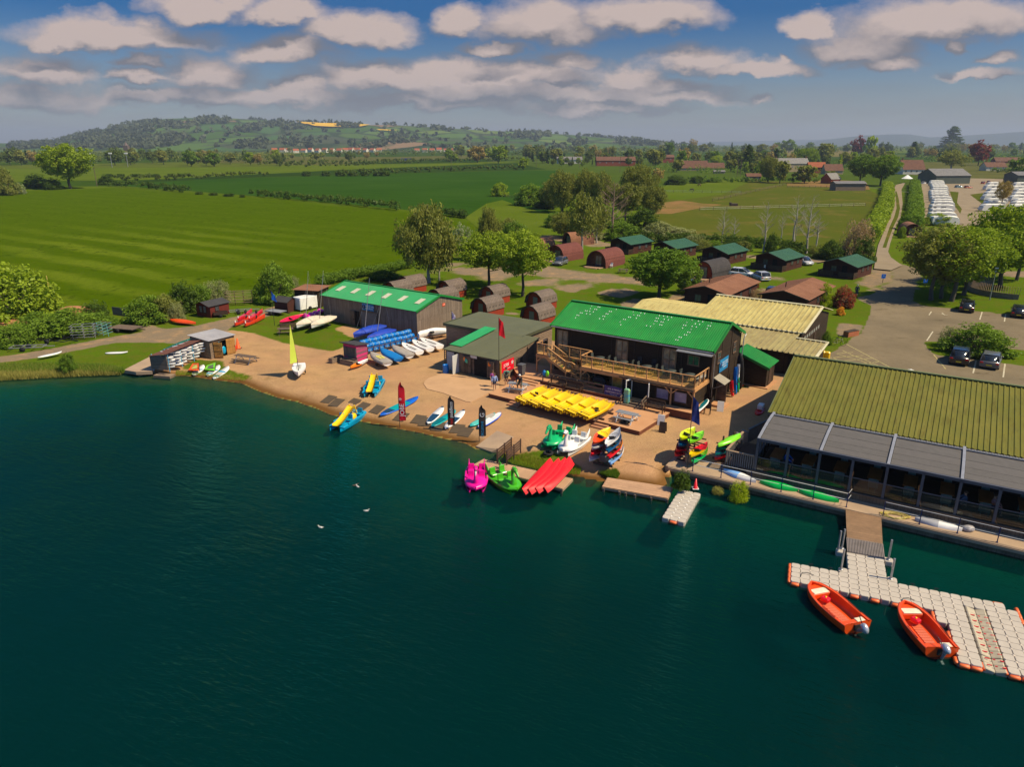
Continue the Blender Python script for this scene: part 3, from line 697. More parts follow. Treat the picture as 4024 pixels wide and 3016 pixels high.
def bframe(f,a,b,z):
 A=g(f,*a,z);B=g(f,*b,z);d=B-A;return Vector((A.x,A.y,0)),math.atan2(d.y,d.x),d.length
def lcl(root,p):
 c,s=math.cos(-root.rotation_euler.z),math.sin(-root.rotation_euler.z);q=Vector(p)-root.location
 return Vector((q.x*c-q.y*s,q.x*s+q.y*c,q.z))
def corr(mb,x0,x1,a,b,pitch=.2,h=.03,flat=.45,th=.02):
 """profiled sheet: ribs run from a=(y,z) down to b"""
 (ya,za),(yb,zb)=a,b;nr=max(1,round((x1-x0)/pitch));p=(x1-x0)/nr;prof=[]
 for i in range(nr):
  s=x0+i*p;e=(1-flat)*p*.5
  prof+=[(s,0),(s+p*flat,0),(s+p*flat+e*.35,h),(s+p-e*.35,h)]
 prof.append((x1,0));up=Vector((0,-(zb-za),yb-ya));up=up/up.length
 if up.z<0:up=-up
 vs,fs=[],[]
 for x,q in prof:
  for y,z in((ya,za),(yb,zb)):vs.append((x,y+up.y*q,z+up.z*q))
 for i in range(len(prof)-1):k=i*2;fs.append((k,k+2,k+3,k+1)if(yb<ya)==False else(k,k+1,k+3,k+2))
 mb.add(vs,fs)
 n0=up*-th
 mb.add([(x0,ya+n0.y,za+n0.z),(x1,ya+n0.y,za+n0.z),(x1,yb+n0.y,zb+n0.z),(x0,yb+n0.y,zb+n0.z)],[(0,1,2,3)])
 return mb
def gable(mb,L,D,e,r,ym=None,x0=0,y0=0,z0=0):
 ym=D/2 if ym is None else ym
 vs=[]
 for x in(x0,x0+L):vs+=[(x,y0,z0),(x,y0+D,z0),(x,y0+D,e),(x,y0+ym,r),(x,y0,e)]
 return mb.add(vs,[(4,3,2,1,0),(5,6,7,8,9),(0,5,9,4),(1,2,7,6),(0,1,6,5),(4,9,8,3),(3,8,7,2)])
def window(root,c,w,h,ax='x',face=-1,fm=None,pm=None,nx=2,nz=1,t=.06,name='window',bar=.05):
 """frame with its pane as a sub-part; ax = wall direction, face = which side is out"""
 fm=fm or BENCHW;pm=pm or GLASS;a=MB();out=face*t/2
 def put(mb,u,z,du,dz,dep,off):
  if ax=='x':mb.box((c[0]+u,c[1]+off,c[2]+z),(du,dep,dz))
  else:mb.box((c[0]+off,c[1]+u,c[2]+z),(dep,du,dz))
 put(a,0,h/2,w+.1,bar*1.6,t,out);put(a,0,-h/2,w+.14,bar*1.8,t*1.5,out);put(a,-w/2,0,bar*1.6,h,t,out);put(a,w/2,0,bar*1.6,h,t,out)
 for i in range(1,nx):put(a,-w/2+w*i/nx,0,bar,h-bar,t*.9,out)
 for i in range(1,nz):put(a,0,-h/2+h*i/nz,w-bar,bar*.8,t*.8,out)
 f=a.build(name,fm,root);p=MB();put(p,0,0,w-.02,h-.02,.02,face*.012);p.build('pane',pm,f);return f
def plank_door(root,c,w,h,ang,mat,name='door',hinge=0):
 """ledged and braced door, hung at c and turned by ang"""
 mb=MB();n=max(3,round(w/.16));mb.box((w/2,0,h/2),(w,.04,h))
 for z in(h*.12,h*.5,h*.88):mb.box((w/2,-.035,z),(w*.96,.035,.12))
 mb.bar((.08,-.035,h*.14),(w-.08,-.035,h*.48),.1,.03,up=(0,1,0));mb.bar((.08,-.035,h*.52),(w-.08,-.035,h*.86),.1,.03,up=(0,1,0))
 o=mb.build(name,mat,root,loc=c,rz=ang);h_=MB();h_.box((w*.9,-.07,h*.47),(.03,.05,.16));h_.build('handle',BLACKM,o);return o

# ------------------------------------------------------------------ boat shed with green roof
O=Vector((-24.88,91.66,0));L=16.75;D=8.7
shed=thing('boat_shed','long grey timber boat shed with bright green roof and six pale skylights','shed',O,R(-35.1))
mb=MB();gable(mb,L-.3,D-.2,3.26,4.4,x0=.15,y0=.1);mb.build('wall',GREYV,shed)
mb=MB();corr(mb,0,L,(D/2,4.5),(-.12,3.28),.17,.028);corr(mb,0,L,(D/2,4.5),(D+.12,3.28),.17,.028);rf=mb.build('roof',GROOF2,shed)
mb=MB()
for x in(-.02,L+.02):
 mb.bar((x,-.14,3.24),(x,D/2,4.5),.07,.24);mb.bar((x,D/2,4.5),(x,D+.14,3.24),.07,.24)
mb.bar((0,D/2,4.54),(L,D/2,4.54),.34,.05);mb.build('flashing',TRIMG,rf)
SKYL=M('rooflight_sheet',(.62,.60,.42),(.52,.50,.36),3,.35)
for px in((755,262),(935,292),(1123,322),(1317,355),(1518,388),(1725,424)):
 q=lcl(shed,g('Y2',*px,4.0));mb=MB();c_,s_=math.cos(.275),math.sin(.275)
 mb.box((q.x,2.15,3.97),(.75,1.35,.03),rx=.275);mb.build('rooflight',SKYL,rf)
plank_door(shed,(5.15,.03,0),1.0,1.95,R(-8),OLDWOOD)
mb=MB();mb.box((6.62,.06,.98),(.86,.12,1.96));mb.build('doorway',DARKIN,shed)
SHUT=boards('grey_roller_shutter',(.23,.22,.21),(.20,.19,.185),.09,9,gap=.02)
mb=MB();mb.box((8.6,.05,1.05),(2.7,.14,2.1));mb.build('roller_shutter',SHUT,shed)
mb=MB();mb.box((7.18,0,1.08),(.12,.2,2.2));mb.box((10.02,0,1.08),(.12,.2,2.2));mb.box((8.6,0,2.2),(3,.2,.14));mb.build('door_frame',OLDWOOD,shed)
BANNERB=M('blue_banner',(.02,.26,.50),(.01,.15,.38),1.2,.5)
TXW=M('white_print',(.85,.85,.85),None,3,.5);TXR=M('red_print',(.7,.02,.02),None,3,.5);TXY=M('yellow_print',(.85,.75,.1),None,3,.5)
sg=thing('banner_sign','blue lake club banner hung over the roller shutter of the boat shed','sign',shed.location,shed.rotation_euler.z)
mb=MB();mb.box((8.6,-.03,2.75),(2.0,.03,.85));mb.build('panel',BANNERB,sg)
text('SAILING & LAKE',.26,TXW,sg,(8.8,-.06,2.86),(PI/2,0,0));text('WATERSPORTS',.2,TXW,sg,(8.8,-.06,2.58),(PI/2,0,0))
mb=MB();mb.lathe([(.001,-.02),(.28,-.02),(.28,0),(.001,0)],(7.92,-.05,2.75),16,axis='y');mb.build('emblem',M('navy_print',(.01,.04,.15)),sg)
sg=thing('warning_sign','small orange warning sign high on the shed gable','sign',shed.location,shed.rotation_euler.z)
ORG=M('orange_paint',(.85,.10,.01),None,3,.45)
mb=MB();mb.box((L-.12,5.0,3.2),(.03,.5,.34));mb.build('panel',ORG,sg)
text('DANGER',.12,TXW,sg,(L-.10,5.0,3.2),(PI/2,0,PI/2))

# ------------------------------------------------------------------ clubhouse with balcony
HR=R(-35.3);club=thing('clubhouse','two storey dark timber clubhouse with bright green ribbed roof','clubhouse',(3.85,67.69,0),HR)
mb=MB();gable(mb,15.9,7.25,5.2,6.72,x0=.2,y0=.45);mb.build('wall',DARKW,club)
mb=MB();corr(mb,-.1,16.35,(4.05,6.9),(0,5.2),.2,.035);corr(mb,-.1,16.35,(4.05,6.9),(8.1,5.2),.2,.035);rf=mb.build('roof',GROOF,club)
mb=MB()
for x in(-.12,16.38):
 mb.bar((x,-.06,5.14),(x,4.05,6.88),.05,.26);mb.bar((x,4.05,6.88),(x,8.16,5.14),.05,.26)
mb.bar((-.1,4.05,6.96),(16.35,4.05,6.96),.4,.05);mb.build('flashing',TRIMG,rf)
mb=MB();mb.tube([(0,-.05,5.1),(16.3,-.05,5.06)],.06,8);mb.tube([(16.3,-.05,5.06),(16.35,.3,4.8),(16.35,.3,.2)],.045,8);mb.tube([(16.2,8.1,5.1),(16.45,8.1,5.1),(16.4,7.75,4.7),(16.3,7.8,.2)],.05,8);mb.build('gutter',GALV,club)
for x in(.2,2.0,4.2,6.4,8.75,11.1,13.35,16.1):mb=MB();mb.box((x,.43,3.9),(.07,.06,2.6));mb.build('wall_batten',BENCHW,club)
for y in(.5,2.7,5.1,7.66):mb=MB();mb.box((16.12,y,2.8),(.05,.09,5.2+(1.2 if 2<y<6 else 0)));mb.build('wall_batten',BENCHW,club)
CURT=M('curtained_glass',(.34,.30,.20),(.06,.065,.07),1.1,.12,spec=.8)
for cx,w in((1.05,1.15),(7.5,1.15),(12.2,1.25)):
 window(club,(cx,.44,3.68),w,2.05,'x',-1,M('tan_door_frame',(.26,.16,.08)),CURT,2,2,.08,'french_door',.07)
window(club,(14.45,.44,4.0),1.0,.85,'x',-1,M('tan_door_frame',(.26,.16,.08)),M('green_lit_glass',(.01,.22,.07),(.03,.04,.03),2,.15),2,1)
window(club,(16.11,2.05,4.15),.75,1.0,'y',1,M('brown_frame',(.16,.09,.05)),GLASS,2,2);window(club,(16.11,6.1,4.2),.75,1.0,'y',1,M('brown_frame',(.16,.09,.05)),GLASS,2,2)
mb=MB();mb.box((14.75,-.35,4.92),(3.2,.5,.05),rx=.1);mb.bar((13.15,-.6,4.9),(16.3,-.6,4.9),.05,.06);mb.build('awning',GALV,club)
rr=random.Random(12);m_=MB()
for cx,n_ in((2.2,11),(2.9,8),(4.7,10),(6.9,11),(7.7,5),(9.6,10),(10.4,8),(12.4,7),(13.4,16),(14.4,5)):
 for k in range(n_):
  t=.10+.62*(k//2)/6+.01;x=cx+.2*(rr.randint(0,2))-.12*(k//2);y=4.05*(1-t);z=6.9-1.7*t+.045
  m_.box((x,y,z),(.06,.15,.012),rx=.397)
m_.build('painted_roof_glints',M('glint_white',(.85,.85,.85),None,3,.15),rf)['kind']='stuff'  # small white chips laid on the ribs to paint in sun glints
# ground floor shop front under the balcony
mb=MB();mb.box((11.9,-1.15,1.45),(7.9,3.1,1.95));mb.box((.9+2.9,.3,1.5),(7.2,.1,2.0));mb.build('shop_front',DARKW,club)
mb=MB();mb.box((11.0,-2.72,1.35),(1.5,.06,1.9));mb.build('doorway',DARKIN,club)
for x in(10.22,11.85):
 f=MB();hx=x;a_=-1.9 if x<11 else-1.2
 dx,dy=math.cos(a_),math.sin(a_)
 for q in(0.04,.74):f.box((hx+dx*q,-2.76+dy*q,1.4),(.07,.07,1.95))
 for z in(.45,2.35):f.bar((hx,-2.76,z),(hx+dx*.78,-2.76+dy*.78,z),.07,.08)
 f=f.build('glass_door',WHITE,club);p=MB();p.bar((hx,-2.76,1.4),(hx+dx*.76,-2.76+dy*.76,1.4),.02,1.85);p.build('pane',DARKGLASS,f)
PHOTO=M('picture_panel',(.13,.12,.22),(.28,.26,.34),.9,.2);
for x,w in((13.1,1.15),(14.75,1.15)):
 f=window(club,(x,-2.72,1.55),w,.95,'x',-1,BENCHW,PHOTO,1,1)
window(club,(8.75,-2.72,1.75),.95,.95,'x',-1,M('tan_door_frame',(.26,.16,.08)),M('yellow_poster_glass',(.35,.20,.04),(.08,.05,.03),2,.2),1,1)
mb=MB();mb.tube([(9+k*.085,-2.93,2.36+.02*math.sin(k))for k in range(82)],.045,6);mb.build('canopy_trim',BLACKM,club)
# balcony
balc=thing('balcony','raised new timber balcony with glass balustrade along the clubhouse front','balcony',club.location,HR)
def slab(mb,pts,z0,z1):mb.poly(pts,z0,z1)
mb=MB();mb.poly([(5.0,-2.85),(15.95,-2.85),(15.95,.4),(2.2,.4),(.6,.4),(-.7,.4),(-.7,-1.55),(1.0,-1.55),(1.0,-.85),(5.0,-.85)],2.5,2.6);mb.build('deck',DECKW,balc)
mb=MB()
def skirt(a,b):mb.bar((a[0],a[1],2.40),(b[0],b[1],2.40),.05,.3)
for a,b in(((5,-2.88),(15.98,-2.88)),((15.98,-2.88),(15.98,.4)),((5,-2.88),(5,-.85)),((1,-.88),(5,-.88)),((-.72,-1.58),(1,-1.58)),((-.72,-1.58),(-.72,.4))):skirt(a,b)
mb.build('fascia',NEWWOOD,balc)
posts=[(5.05,-2.8),(9.6,-2.8),(13.9,-2.8),(15.9,-2.8),(1.0,-1.5),(-.65,-1.5),(5.0,-.9),(3.0,-.9)]
for i,(x,y)in enumerate(posts):
 if i==1:continue
 mb=MB();mb.box((x,y,1.3),(.13,.13,2.4));mb.build('post',NEWWOOD,balc)
 if i in(0,2,3,4,5):
  b_=MB()
  for s_ in((-1,1)if i in(2,)else((1,)if i in(0,5)else(-1,))):b_.bar((x,y-.02,1.75),(x+s_*.75,y-.02,2.42),.09,.09)
  b_.build('brace',NEWWOOD,balc)
def rail(root,pts,z0,h=1.02,step=1.12,mat=None,glass=True):
 """handrail with posts and glass, on the polyline pts"""
 mat=mat or NEWWOOD;mb=MB();gl=MB()
 for(a,b)in zip(pts,pts[1:]):
  a,b=Vector(a),Vector(b);n_=max(1,round((b-a).length/step))
  za,zb=(a.z if len(a)>2 else 0),(b.z if len(b)>2 else 0)
  for k in range(n_+1):
   p=a.lerp(b,k/n_);mb.box((p.x,p.y,p.z+z0+h/2),(.075,.075,h))
  mb.bar(a+Vector((0,0,z0+h+.02)),b+Vector((0,0,z0+h+.02)),.11,.05)
  if glass:
   u=Vector((0,0,1))
   for k in range(n_):
    p,q=a.lerp(b,(k+.08)/n_),a.lerp(b,(k+.92)/n_);gl.bar(p+u*(z0+.52),q+u*(z0+.52),.012,.82)
 mb.build('railing',mat,root)
 if glass:gl.build('glass_panel',PANEL,root)
V=Vector
rail(balc,[V((5.05,-.9,0)),V((5.05,-2.8,0)),V((15.9,-2.8,0)),V((15.9,.35,0))],2.6)
rail(balc,[V((5.05,-.95,0)),V((1.4,-.85,0))],2.6)
rail(balc,[V((-.68,.4,0)),V((-.68,-1.5,0)),V((.95,-1.5,0))],2.6,step=.8)
mb=MB() # stair flights
def flight(x0,z0,x1,z1,y0,y1,n_):
 for k in range(n_):
  t0=(k+.5)/n_;mb.box((x0+(x1-x0)*t0,(y0+y1)/2,z0+(z1-z0)*(k+1)/n_),((x1-x0)/n_+.04,y1-y0,.05))
 for y in(y0,y1):mb.bar((x0,y,z0-.1),(x1,y,z1-.05),.05,.26)
flight(1.0,2.6,3.0,1.55,-2.15,-1.15,6);mb.box((3.35,-1.65,1.55),(.75,1.05,.08));flight(3.7,1.55,5.6,.62,-2.15,-1.15,5);mb.build('stairs',DECKW,balc)
for y in(-2.2,-1.1):
 rail(balc,[V((1.0,y,2.6)),V((3.0,y,1.6)),V((3.7,y,1.6)),V((5.6,y,.75))],0,.95,.95)
for x,z in((3.05,1.5),(3.7,1.5)):
 for y in(-2.2,-1.1):mb=MB();mb.box((x,y,z/2+.2),(.1,.1,z));mb.build('post',NEWWOOD,balc)
# terraces
ter=thing('terrace','raised brick edged terrace in front of the clubhouse','terrace',club.location,HR)
mb=MB();mb.poly([(-4.2,.6),(-4.2,-.9),(-1.4,-3.6),(16.1,-3.55),(16.1,.6)],-.2,.65);mb.build('brick_base',BRICK,ter)
mb=MB();mb.poly([(-4.18,.58),(-4.18,-.92),(-1.42,-3.63),(16.14,-3.58),(16.14,.58)],.655,.685);mb.build('paving',PLAZA,ter)
plz=thing('patio','low paved patio with brown brick edge below the clubhouse terrace','patio',club.location,HR)
mb=MB();mb.poly([(-1.2,-8.65),(14.0,-8.95),(14.25,-3.66),(-1.3,-3.7)],-.2,.34);mb.build('brick_base',BRICK,plz)
mb=MB();mb.poly([(-1.23,-8.68),(14.03,-8.98),(14.28,-3.66),(-1.33,-3.7)],.344,.374);mb.build('paving',PLAZA,plz)
def steps(name,label,x0,x1,y0,dy,z,n_,mat):
 t_=thing(name,label,'steps',club.location,HR)
 for k in range(n_):
  m_=MB();m_.box(((x0+x1)/2,y0-dy*(k+.5),(z*(n_-k)/(n_+1))/2),(x1-x0,dy,z*(n_-k)/(n_+1)),bev=.015);m_.build('step',mat,t_)
 return t_
STEP=M('brick_step',(.42,.20,.10),(.30,.14,.07),2,.85)
steps('stone_steps','brick steps at the left end of the patio, beside the yellow boats',1.35,2.55,-8.72,.35,.36,2,STEP)
steps('stone_steps','brick steps below the patio picnic table, right of the yellow boats',9.9,11.3,-8.95,.35,.36,2,STEP)
t_=steps('wide_steps','broad timber edged steps from patio up to terrace by the grey bin',-.9,1.2,-3.66,.42,.36,2,PLAZA);
for c_ in KID[t_.name]:c_.location.z=.36
t_=thing('entrance_steps','grey timber entrance steps with handrails up to the shop door','steps',club.location,HR)
for k in range(2):m_=MB();m_.box((11.0,-3.85-.35*k,.5-.1*k),(1.9,.36,.26-.1*k));m_.build('step',OLDWOOD,t_)
for x in(10.0,12.0):
 m_=MB();m_.box((x,-3.0,1.1),(.09,.09,.9));m_.box((x,-4.4,.75),(.09,.09,.8));m_.bar((x,-2.9,1.5),(x,-4.5,1.12),.1,.07);m_.bar((x,-2.9,1.15),(x,-4.5,.8),.04,.1);m_.build('handrail',OLDWOOD,t_)
mb=MB()
for z in(1.05,1.42):mb.bar((1.3,-3.45,z),(7.8,-3.3,z),.05,.14)
for x in(1.3,3.1,5.0,7.75):mb.box((x,-3.42,1.05),(.09,.09,.8))
tag(mb.build('terrace_rail',OLDWOOD,None,loc=club.location,rz=HR),'weathered two bar timber rail above the dark benches','railing')
# gable-end canopy and door
mb=MB();mb.box((16.7,1.65,2.35),(1.15,1.5,.06),ry=.42);mb.bar((16.2,.95,1.6),(17.1,.95,2.1),.06);mb.bar((16.2,2.3,1.6),(17.1,2.3,2.1),.06);mb.build('door_canopy',M('felted_canopy',(.33,.29,.22)),club)
mb=MB();mb.box((16.12,1.5,1.05),(.06,.9,2.0));mb.build('doorway',DARKIN,club)
plank_door(club,(16.15,2.15,.05),.95,1.9,R(-8),OLDWOOD);plank_door(club,(16.15,1.0,.05),.95,1.9,R(-70),BENCHW)
mb=MB();mb.box((16.75,1.4,.1),(1.3,1.3,.2));mb.build('doorstep',PLAZA,club)
def sign(name,label,root,c,w,h,ax,mat,lines,face=-1):
 s_=thing(name,label,'sign',root.location,root.rotation_euler.z);m_=MB()
 if ax=='x':m_.box(c,(w,.03,h))
 else:m_.box(c,(.03,w,h))
 m_.build('panel',mat,s_)
 for(tx,du,dz,sz,tm)in lines:
  if ax=='x':text(tx,sz,tm,s_,(c[0]+du,c[1]+face*.02,c[2]+dz),(PI/2,0,0))
  else:text(tx,sz,tm,s_,(c[0]+.02,c[1]+du,c[2]+dz),(PI/2,0,PI/2))
 return s_
sign('wall_sign','large blue sign on the clubhouse gable above the door canopy',club,(16.17,3.35,3.25),2.15,1.15,'y',BANNERB,[('SAIL & PADDLE',.3,.2,.21,TXW),('WATERSPORTS CENTRE',.3,-.02,.15,TXW),('& LAKE SHOP',.3,-.26,.15,TXW)])
mb=MB();mb.lathe([(.001,.16),(.26,.16),(.26,.19),(.001,.19)],(16.0,2.62,3.3),16,axis='x');o=mb.build('round_emblem',M('navy_print',(.01,.04,.15)));o.location=club.location;o.rotation_euler.z=HR;tag(o,'round dark emblem at the left of the large blue gable sign','emblem')
NAVY=M('navy_banner',(.035,.035,.20),(.02,.02,.12),2,.5)
sign('shop_banner','dark blue SAIL & PADDLE banner beside the shop door',club,(8.75,-3.45,1.05),1.75,.95,'x',NAVY,[('SAIL & PADDLE',.1,.22,.19,TXW),('WATERSPORTS CENTRE',.05,-.06,.15,TXW),('AND LAKE SHOP',.05,-.28,.1,TXW)])

# ------------------------------------------------------------------ hire hut and flat roofed store
hut=thing('hire_hut','low timber hire hut with olive corrugated roof and open double doors','hut',(-7.0,69.88,0),R(-34.9))
mb=MB()
W_,D_=7.0,7.2
mb.add([(.15,.2,0),(W_-.1,.2,0),(W_-.1,D_,0),(.15,D_,0),(.15,.2,2.1),(W_-.1,.2,2.1),(W_-.1,D_,2.7),(.15,D_,2.7)],[(0,1,5,4),(1,2,6,5),(2,3,7,6),(3,0,4,7),(0,3,2,1)]);mb.build('wall',GREYH,hut)
mb=MB();corr(mb,-.05,W_,(D_+.1,2.78),(-.08,2.16),.19,.03);mb.build('roof',OLIVE,hut)
mb=MB();mb.box((3.1+1.62,.17,.98),(1.75,.1,1.85));mb.build('doorway',DARKIN,hut);mb=MB();mb.box((1.5,.17,1.0),(.62,.1,1.9));mb.build('doorway',DARKIN,hut)
WHCORR=M('white_metal_door',(.55,.55,.54),(.45,.45,.44),2,.5)
mb=MB();
for k in range(9):mb.box((.45+k*.1,.1,1.0),(.07,.05,1.95))
mb.box((.85,.13,1.0),(.95,.04,1.95));mb.box((1.95,-.45,1.0),(.05,1.0,1.95));mb.build('metal_door',WHCORR,hut)
d1=plank_door(hut,(2.35,.02,.05),1.2,1.85,R(-3),OLDWOOD);d2=plank_door(hut,(5.55,.0,.05),1.0,1.85,R(-12),OLDWOOD)
mb=MB();mb.box((W_-.02,.25,1.0),(.16,.16,1.7));mb.build('corner_post',M('orange_post',(.45,.22,.04)),hut)
plank_door(hut,(W_-.02,5.0,.5),1.2,1.9,PI/2,OLDWOOD)
JR=M('red_banner',(.75,.005,.025),(.65,.004,.02),1,.5)
sign('brand_banner','bright red banner on the right wall of the hire hut',hut,(W_-.06,1.55,1.25),2.1,1.15,'y',JR,[('JOBE',-.25,.1,.42,TXW),('watersports',0,-.27,.17,TXW)])
mb=MB()
for k in range(5):
 a1,a2=PI/2+k*2*PI/5,PI/2+(k+2)*2*PI/5;mb.bar((6.97,2.3+.2*math.cos(a1),1.42+.2*math.sin(a1)),(6.97,2.3+.2*math.cos(a2),1.42+.2*math.sin(a2)),.045,.01,up=(1,0,0))
o=mb.build('star_mark',TXW);o.location=hut.location;o.rotation_euler.z=R(-34.9);tag(o,'white star mark on the red hire hut banner','emblem')
SK=M('white_skull_board',(.66,.62,.55))
mb=MB();mb.box((3.9,-.0,1.98),(.8,.03,.3));mb.build('door_plaque',SK,hut)
mb=MB();mb.box((-.02,-.05,2.1),(.06,.06,.1))
for z in np.linspace(.2,2.0,9):mb.bar((.05,.1,z),(.05,1.6,z),.03,.07)
for y in(.1,1.6):mb.box((.05,y,1.1),(.07,.07,2.2))
mb.build('slatted_side',OLDWOOD,hut)
store=thing('flat_store','flat roofed store with big olive metal roof behind the hire hut','store',(-7.69,78.59,0),R(-34.2))
mb=MB();mb.box((5.3,3.25,1.3),(10.3,6.2,2.6));mb.build('wall',GREYH,store)
mb=MB();corr(mb,0,10.6,(6.7,2.78),(-.05,2.66),.28,.025);mb.build('roof',OLIVE,store)
mb=MB();mb.box((5.3,-.08,2.6),(10.7,.06,.3));mb.box((-.04,3.3,2.64),(.06,6.8,.3));mb.box((10.64,3.3,2.64),(.06,6.8,.3));mb.build('flashing',M('olive_flashing',(.07,.075,.04)),store)
window(store,(4.1,.12,1.9),.8,.6,'x',-1,OLDWOOD,DARKIN,1,1)
lean=thing('lean_to','small lean to with green corrugated roof between the hire hut and the store','lean-to',(-7.0,69.88,0),R(-34.9))
mb=MB();corr(mb,-.2,1.4,(7.3,3.0),(1.2,2.35),.16,.028);mb.build('roof',GROOF2,lean);mb=MB();mb.box((.6,6.6,1.2),(1.5,.1,2.4));mb.box((-.1,4.2,1.1),(.08,5.6,2.2));mb.build('wall',GREYH,lean)

# ------------------------------------------------------------------ small green roofed shed and yellow roofed hall
ss=thing('green_roof_shed','small dark shed with sloping bright green roof behind the clubhouse','shed',club.location,HR)
mb=MB();mb.add([(16.45,8.5,0),(18.65,8.5,0),(18.65,11,0),(16.45,11,0),(16.45,8.5,2.95),(18.65,8.5,2.15),(18.65,11,2.15),(16.45,11,2.95)],[(0,1,5,4),(1,2,6,5),(2,3,7,6),(3,0,4,7)]);mb.build('wall',DARKW,ss)
mb=MB();
m2=MB();corr(m2,8.1,11.2,(15.7,3.3),(18.95,2.12),.16,.025);m2.v=[(y,x,z)for x,y,z in m2.v];m2.f=[f[::-1]for f in m2.f];m2.build('roof',GROOF,ss)
mb.bar((15.7,8.08,3.2),(18.97,8.08,2.0),.04,.24);mb.build('flashing',TRIMG,ss);mb=MB();mb.box((18.67,9.6,1.0),(.05,.8,1.95));mb.build('door',BENCHW,ss)
mb=MB();mb.box((17.6,9.7,.05),(2.7,3.0,.1));mb.build('plinth',PLAZA,ss)
hall=thing('yellow_roof_hall','large dark timber hall with wide pale yellow ribbed roof','hall',club.location,HR)
mb=MB();gable(mb,11.6,12.2,3.1,4.45,6.6,x0=7.3,y0=19.2);gable(mb,8.2,6.2,2.9,3.5,3.1,x0=-.8,y0=19.7);mb.build('wall',DARKW,hall)
mb=MB();corr(mb,7.0,19.1,(26.3,4.62),(19.0,3.16),.52,.13,.72);corr(mb,7.0,19.1,(26.3,4.62),(31.6,3.3),.52,.13,.72);mb.build('main_roof',YELL,hall)
mb=MB();corr(mb,9.0,18.75,(19.3,3.05),(13.3,2.42),.52,.11,.72);corr(mb,18.75,21.8,(17.8,2.85),(13.5,2.35),.52,.11,.72);mb.build('lower_roof',YELL2,hall)
mb=MB();corr(mb,-1.0,7.4,(22.6,3.75),(19.4,3.15),.26,.04,.6);corr(mb,-1.0,7.4,(22.6,3.75),(26.4,3.3),.26,.04,.6);mb.build('side_roof',YELL,hall)
mb=MB();mb.bar((7,26.3,4.72),(19.15,26.3,4.72),.4,.08);mb.bar((19.15,26.3,4.7),(19.15,19,3.24),.3,.06);mb.bar((19.15,26.3,4.7),(19.15,31.6,3.38),.3,.06);mb.bar((9,19.1,3.18),(19.1,19.1,3.18),.25,.07)
mb.bar((21.8,17.8,2.93),(21.8,13.5,2.44),.3,.05);mb.bar((18.7,17.75,2.95),(21.9,17.75,2.95),.25,.06);mb.build('flashing',M('cream_flashing',(.66,.60,.38)),hall)
mb=MB();mb.box((13.9,16.6,1.25),(9.6,5.4,2.3));mb.box((20.1,15.9,1.2),(2.9,3.8,2.2));mb.box((13.0,13.9,1.2),(7.6,.1,2.4));mb.build('low_wall',DARKW,hall)
for k in range(7):window(hall,(18.93,20.6+k*1.0,2.35),.85,.5,'y',1,BENCHW,M('pale_window',(.35,.36,.33),None,3,.2),1,1)
for y,nm in((22.3,'door'),(25.4,'door')):mb=MB();mb.box((18.93,y,1.0),(.06,.9,2.0));mb.build(nm,BENCHW,hall)
mb=MB();mb.box((16.6,13.83,1.05),(.9,.05,2.0));mb.box((19.6,13.95,1.05),(1.0,.05,2.0));mb.build('doorway',DARKIN,hall)

# ------------------------------------------------------------------ restaurant on the quay
rest=thing('lakeside_cafe','long low lakeside cafe with mossy green ribbed roof and glazed verandah','cafe',(19.08,49.19,0),R(-31.3))
RL=26
mb=MB();mb.add([(0,.2,0),(RL,.2,0),(RL,15,0),(0,15,0),(0,.2,3.1),(RL,.2,3.1),(RL,8,5.25),(0,8,5.25),(0,15,3.1),(RL,15,3.1)],[(0,1,5,4),(1,2,9,6,5),(2,3,8,9),(3,0,4,7,8),(4,5,6,7),(7,6,9,8)]);mb.build('wall',DARKW,rest)
mb=MB();corr(mb,-.1,RL,(8.3,5.42),(-.1,3.2),.33,.05,.6);corr(mb,-.1,RL,(8.3,5.42),(15.6,3.3),.33,.05,.6);mb.build('roof',MOSS,rest)
mb=MB();mb.bar((-.1,8.3,5.5),(RL,8.3,5.5),.3,.08);mb.bar((-.14,-.1,3.14),(-.14,8.3,5.4),.06,.16);mb.build('ridge_cap',M('moss_ridge',(.14,.16,.06)),rest)
mb=MB();mb.tube([(-.1,-.2,3.02),(RL,-.2,3.02)],.08,8);mb.build('gutter',BLACKM,rest)
ver=thing('verandah','glazed cafe verandah with curved grey roof panels and slate posts','verandah',(16.82,44.98,0),R(-31.6))
VL=24;FZ=.5;VD=4.5;SLATE=M('slate_grey_metal',(.060,.065,.085),(.075,.08,.10),2,.5)
VPAN=boards('verandah_roof_panels',(.115,.105,.10),(.10,.093,.088),.11,30,gap=.003,stain=.15,bstr=.2)
RIM=M('pale_grey_rim',(.26,.27,.31),None,2,.5)
def arc(t):return(VD*t,2.82+.44*math.sin(min(1,t*1.15)*PI/2))
bay=3.98
mb=MB()
for k in range(6):
 x0=k*bay+.16;x1=(k+1)*bay-.06;rings=[[(x,*arc(j/10*.88))for x in(x0,x1)]for j in range(11)]
 mb.loft(rings,False,True,False,flip=True)
mb.build('roof_panel',VPAN,ver)
for k in range(7):
 x=k*bay+.05;m_=MB()
 for j in range(10):a_,b_=arc(j/10),arc((j+1)/10);m_.bar((x,a_[0],a_[1]+.05),(x,b_[0],b_[1]+.05),.17,.1)
 m_.build('roof_rib',RIM,ver)
mb=MB();corr(mb,0,VL,(VD+.35,3.14),(VD-.5,3.20),.16,.02);mb.build('valley_sheet',GALV,ver)
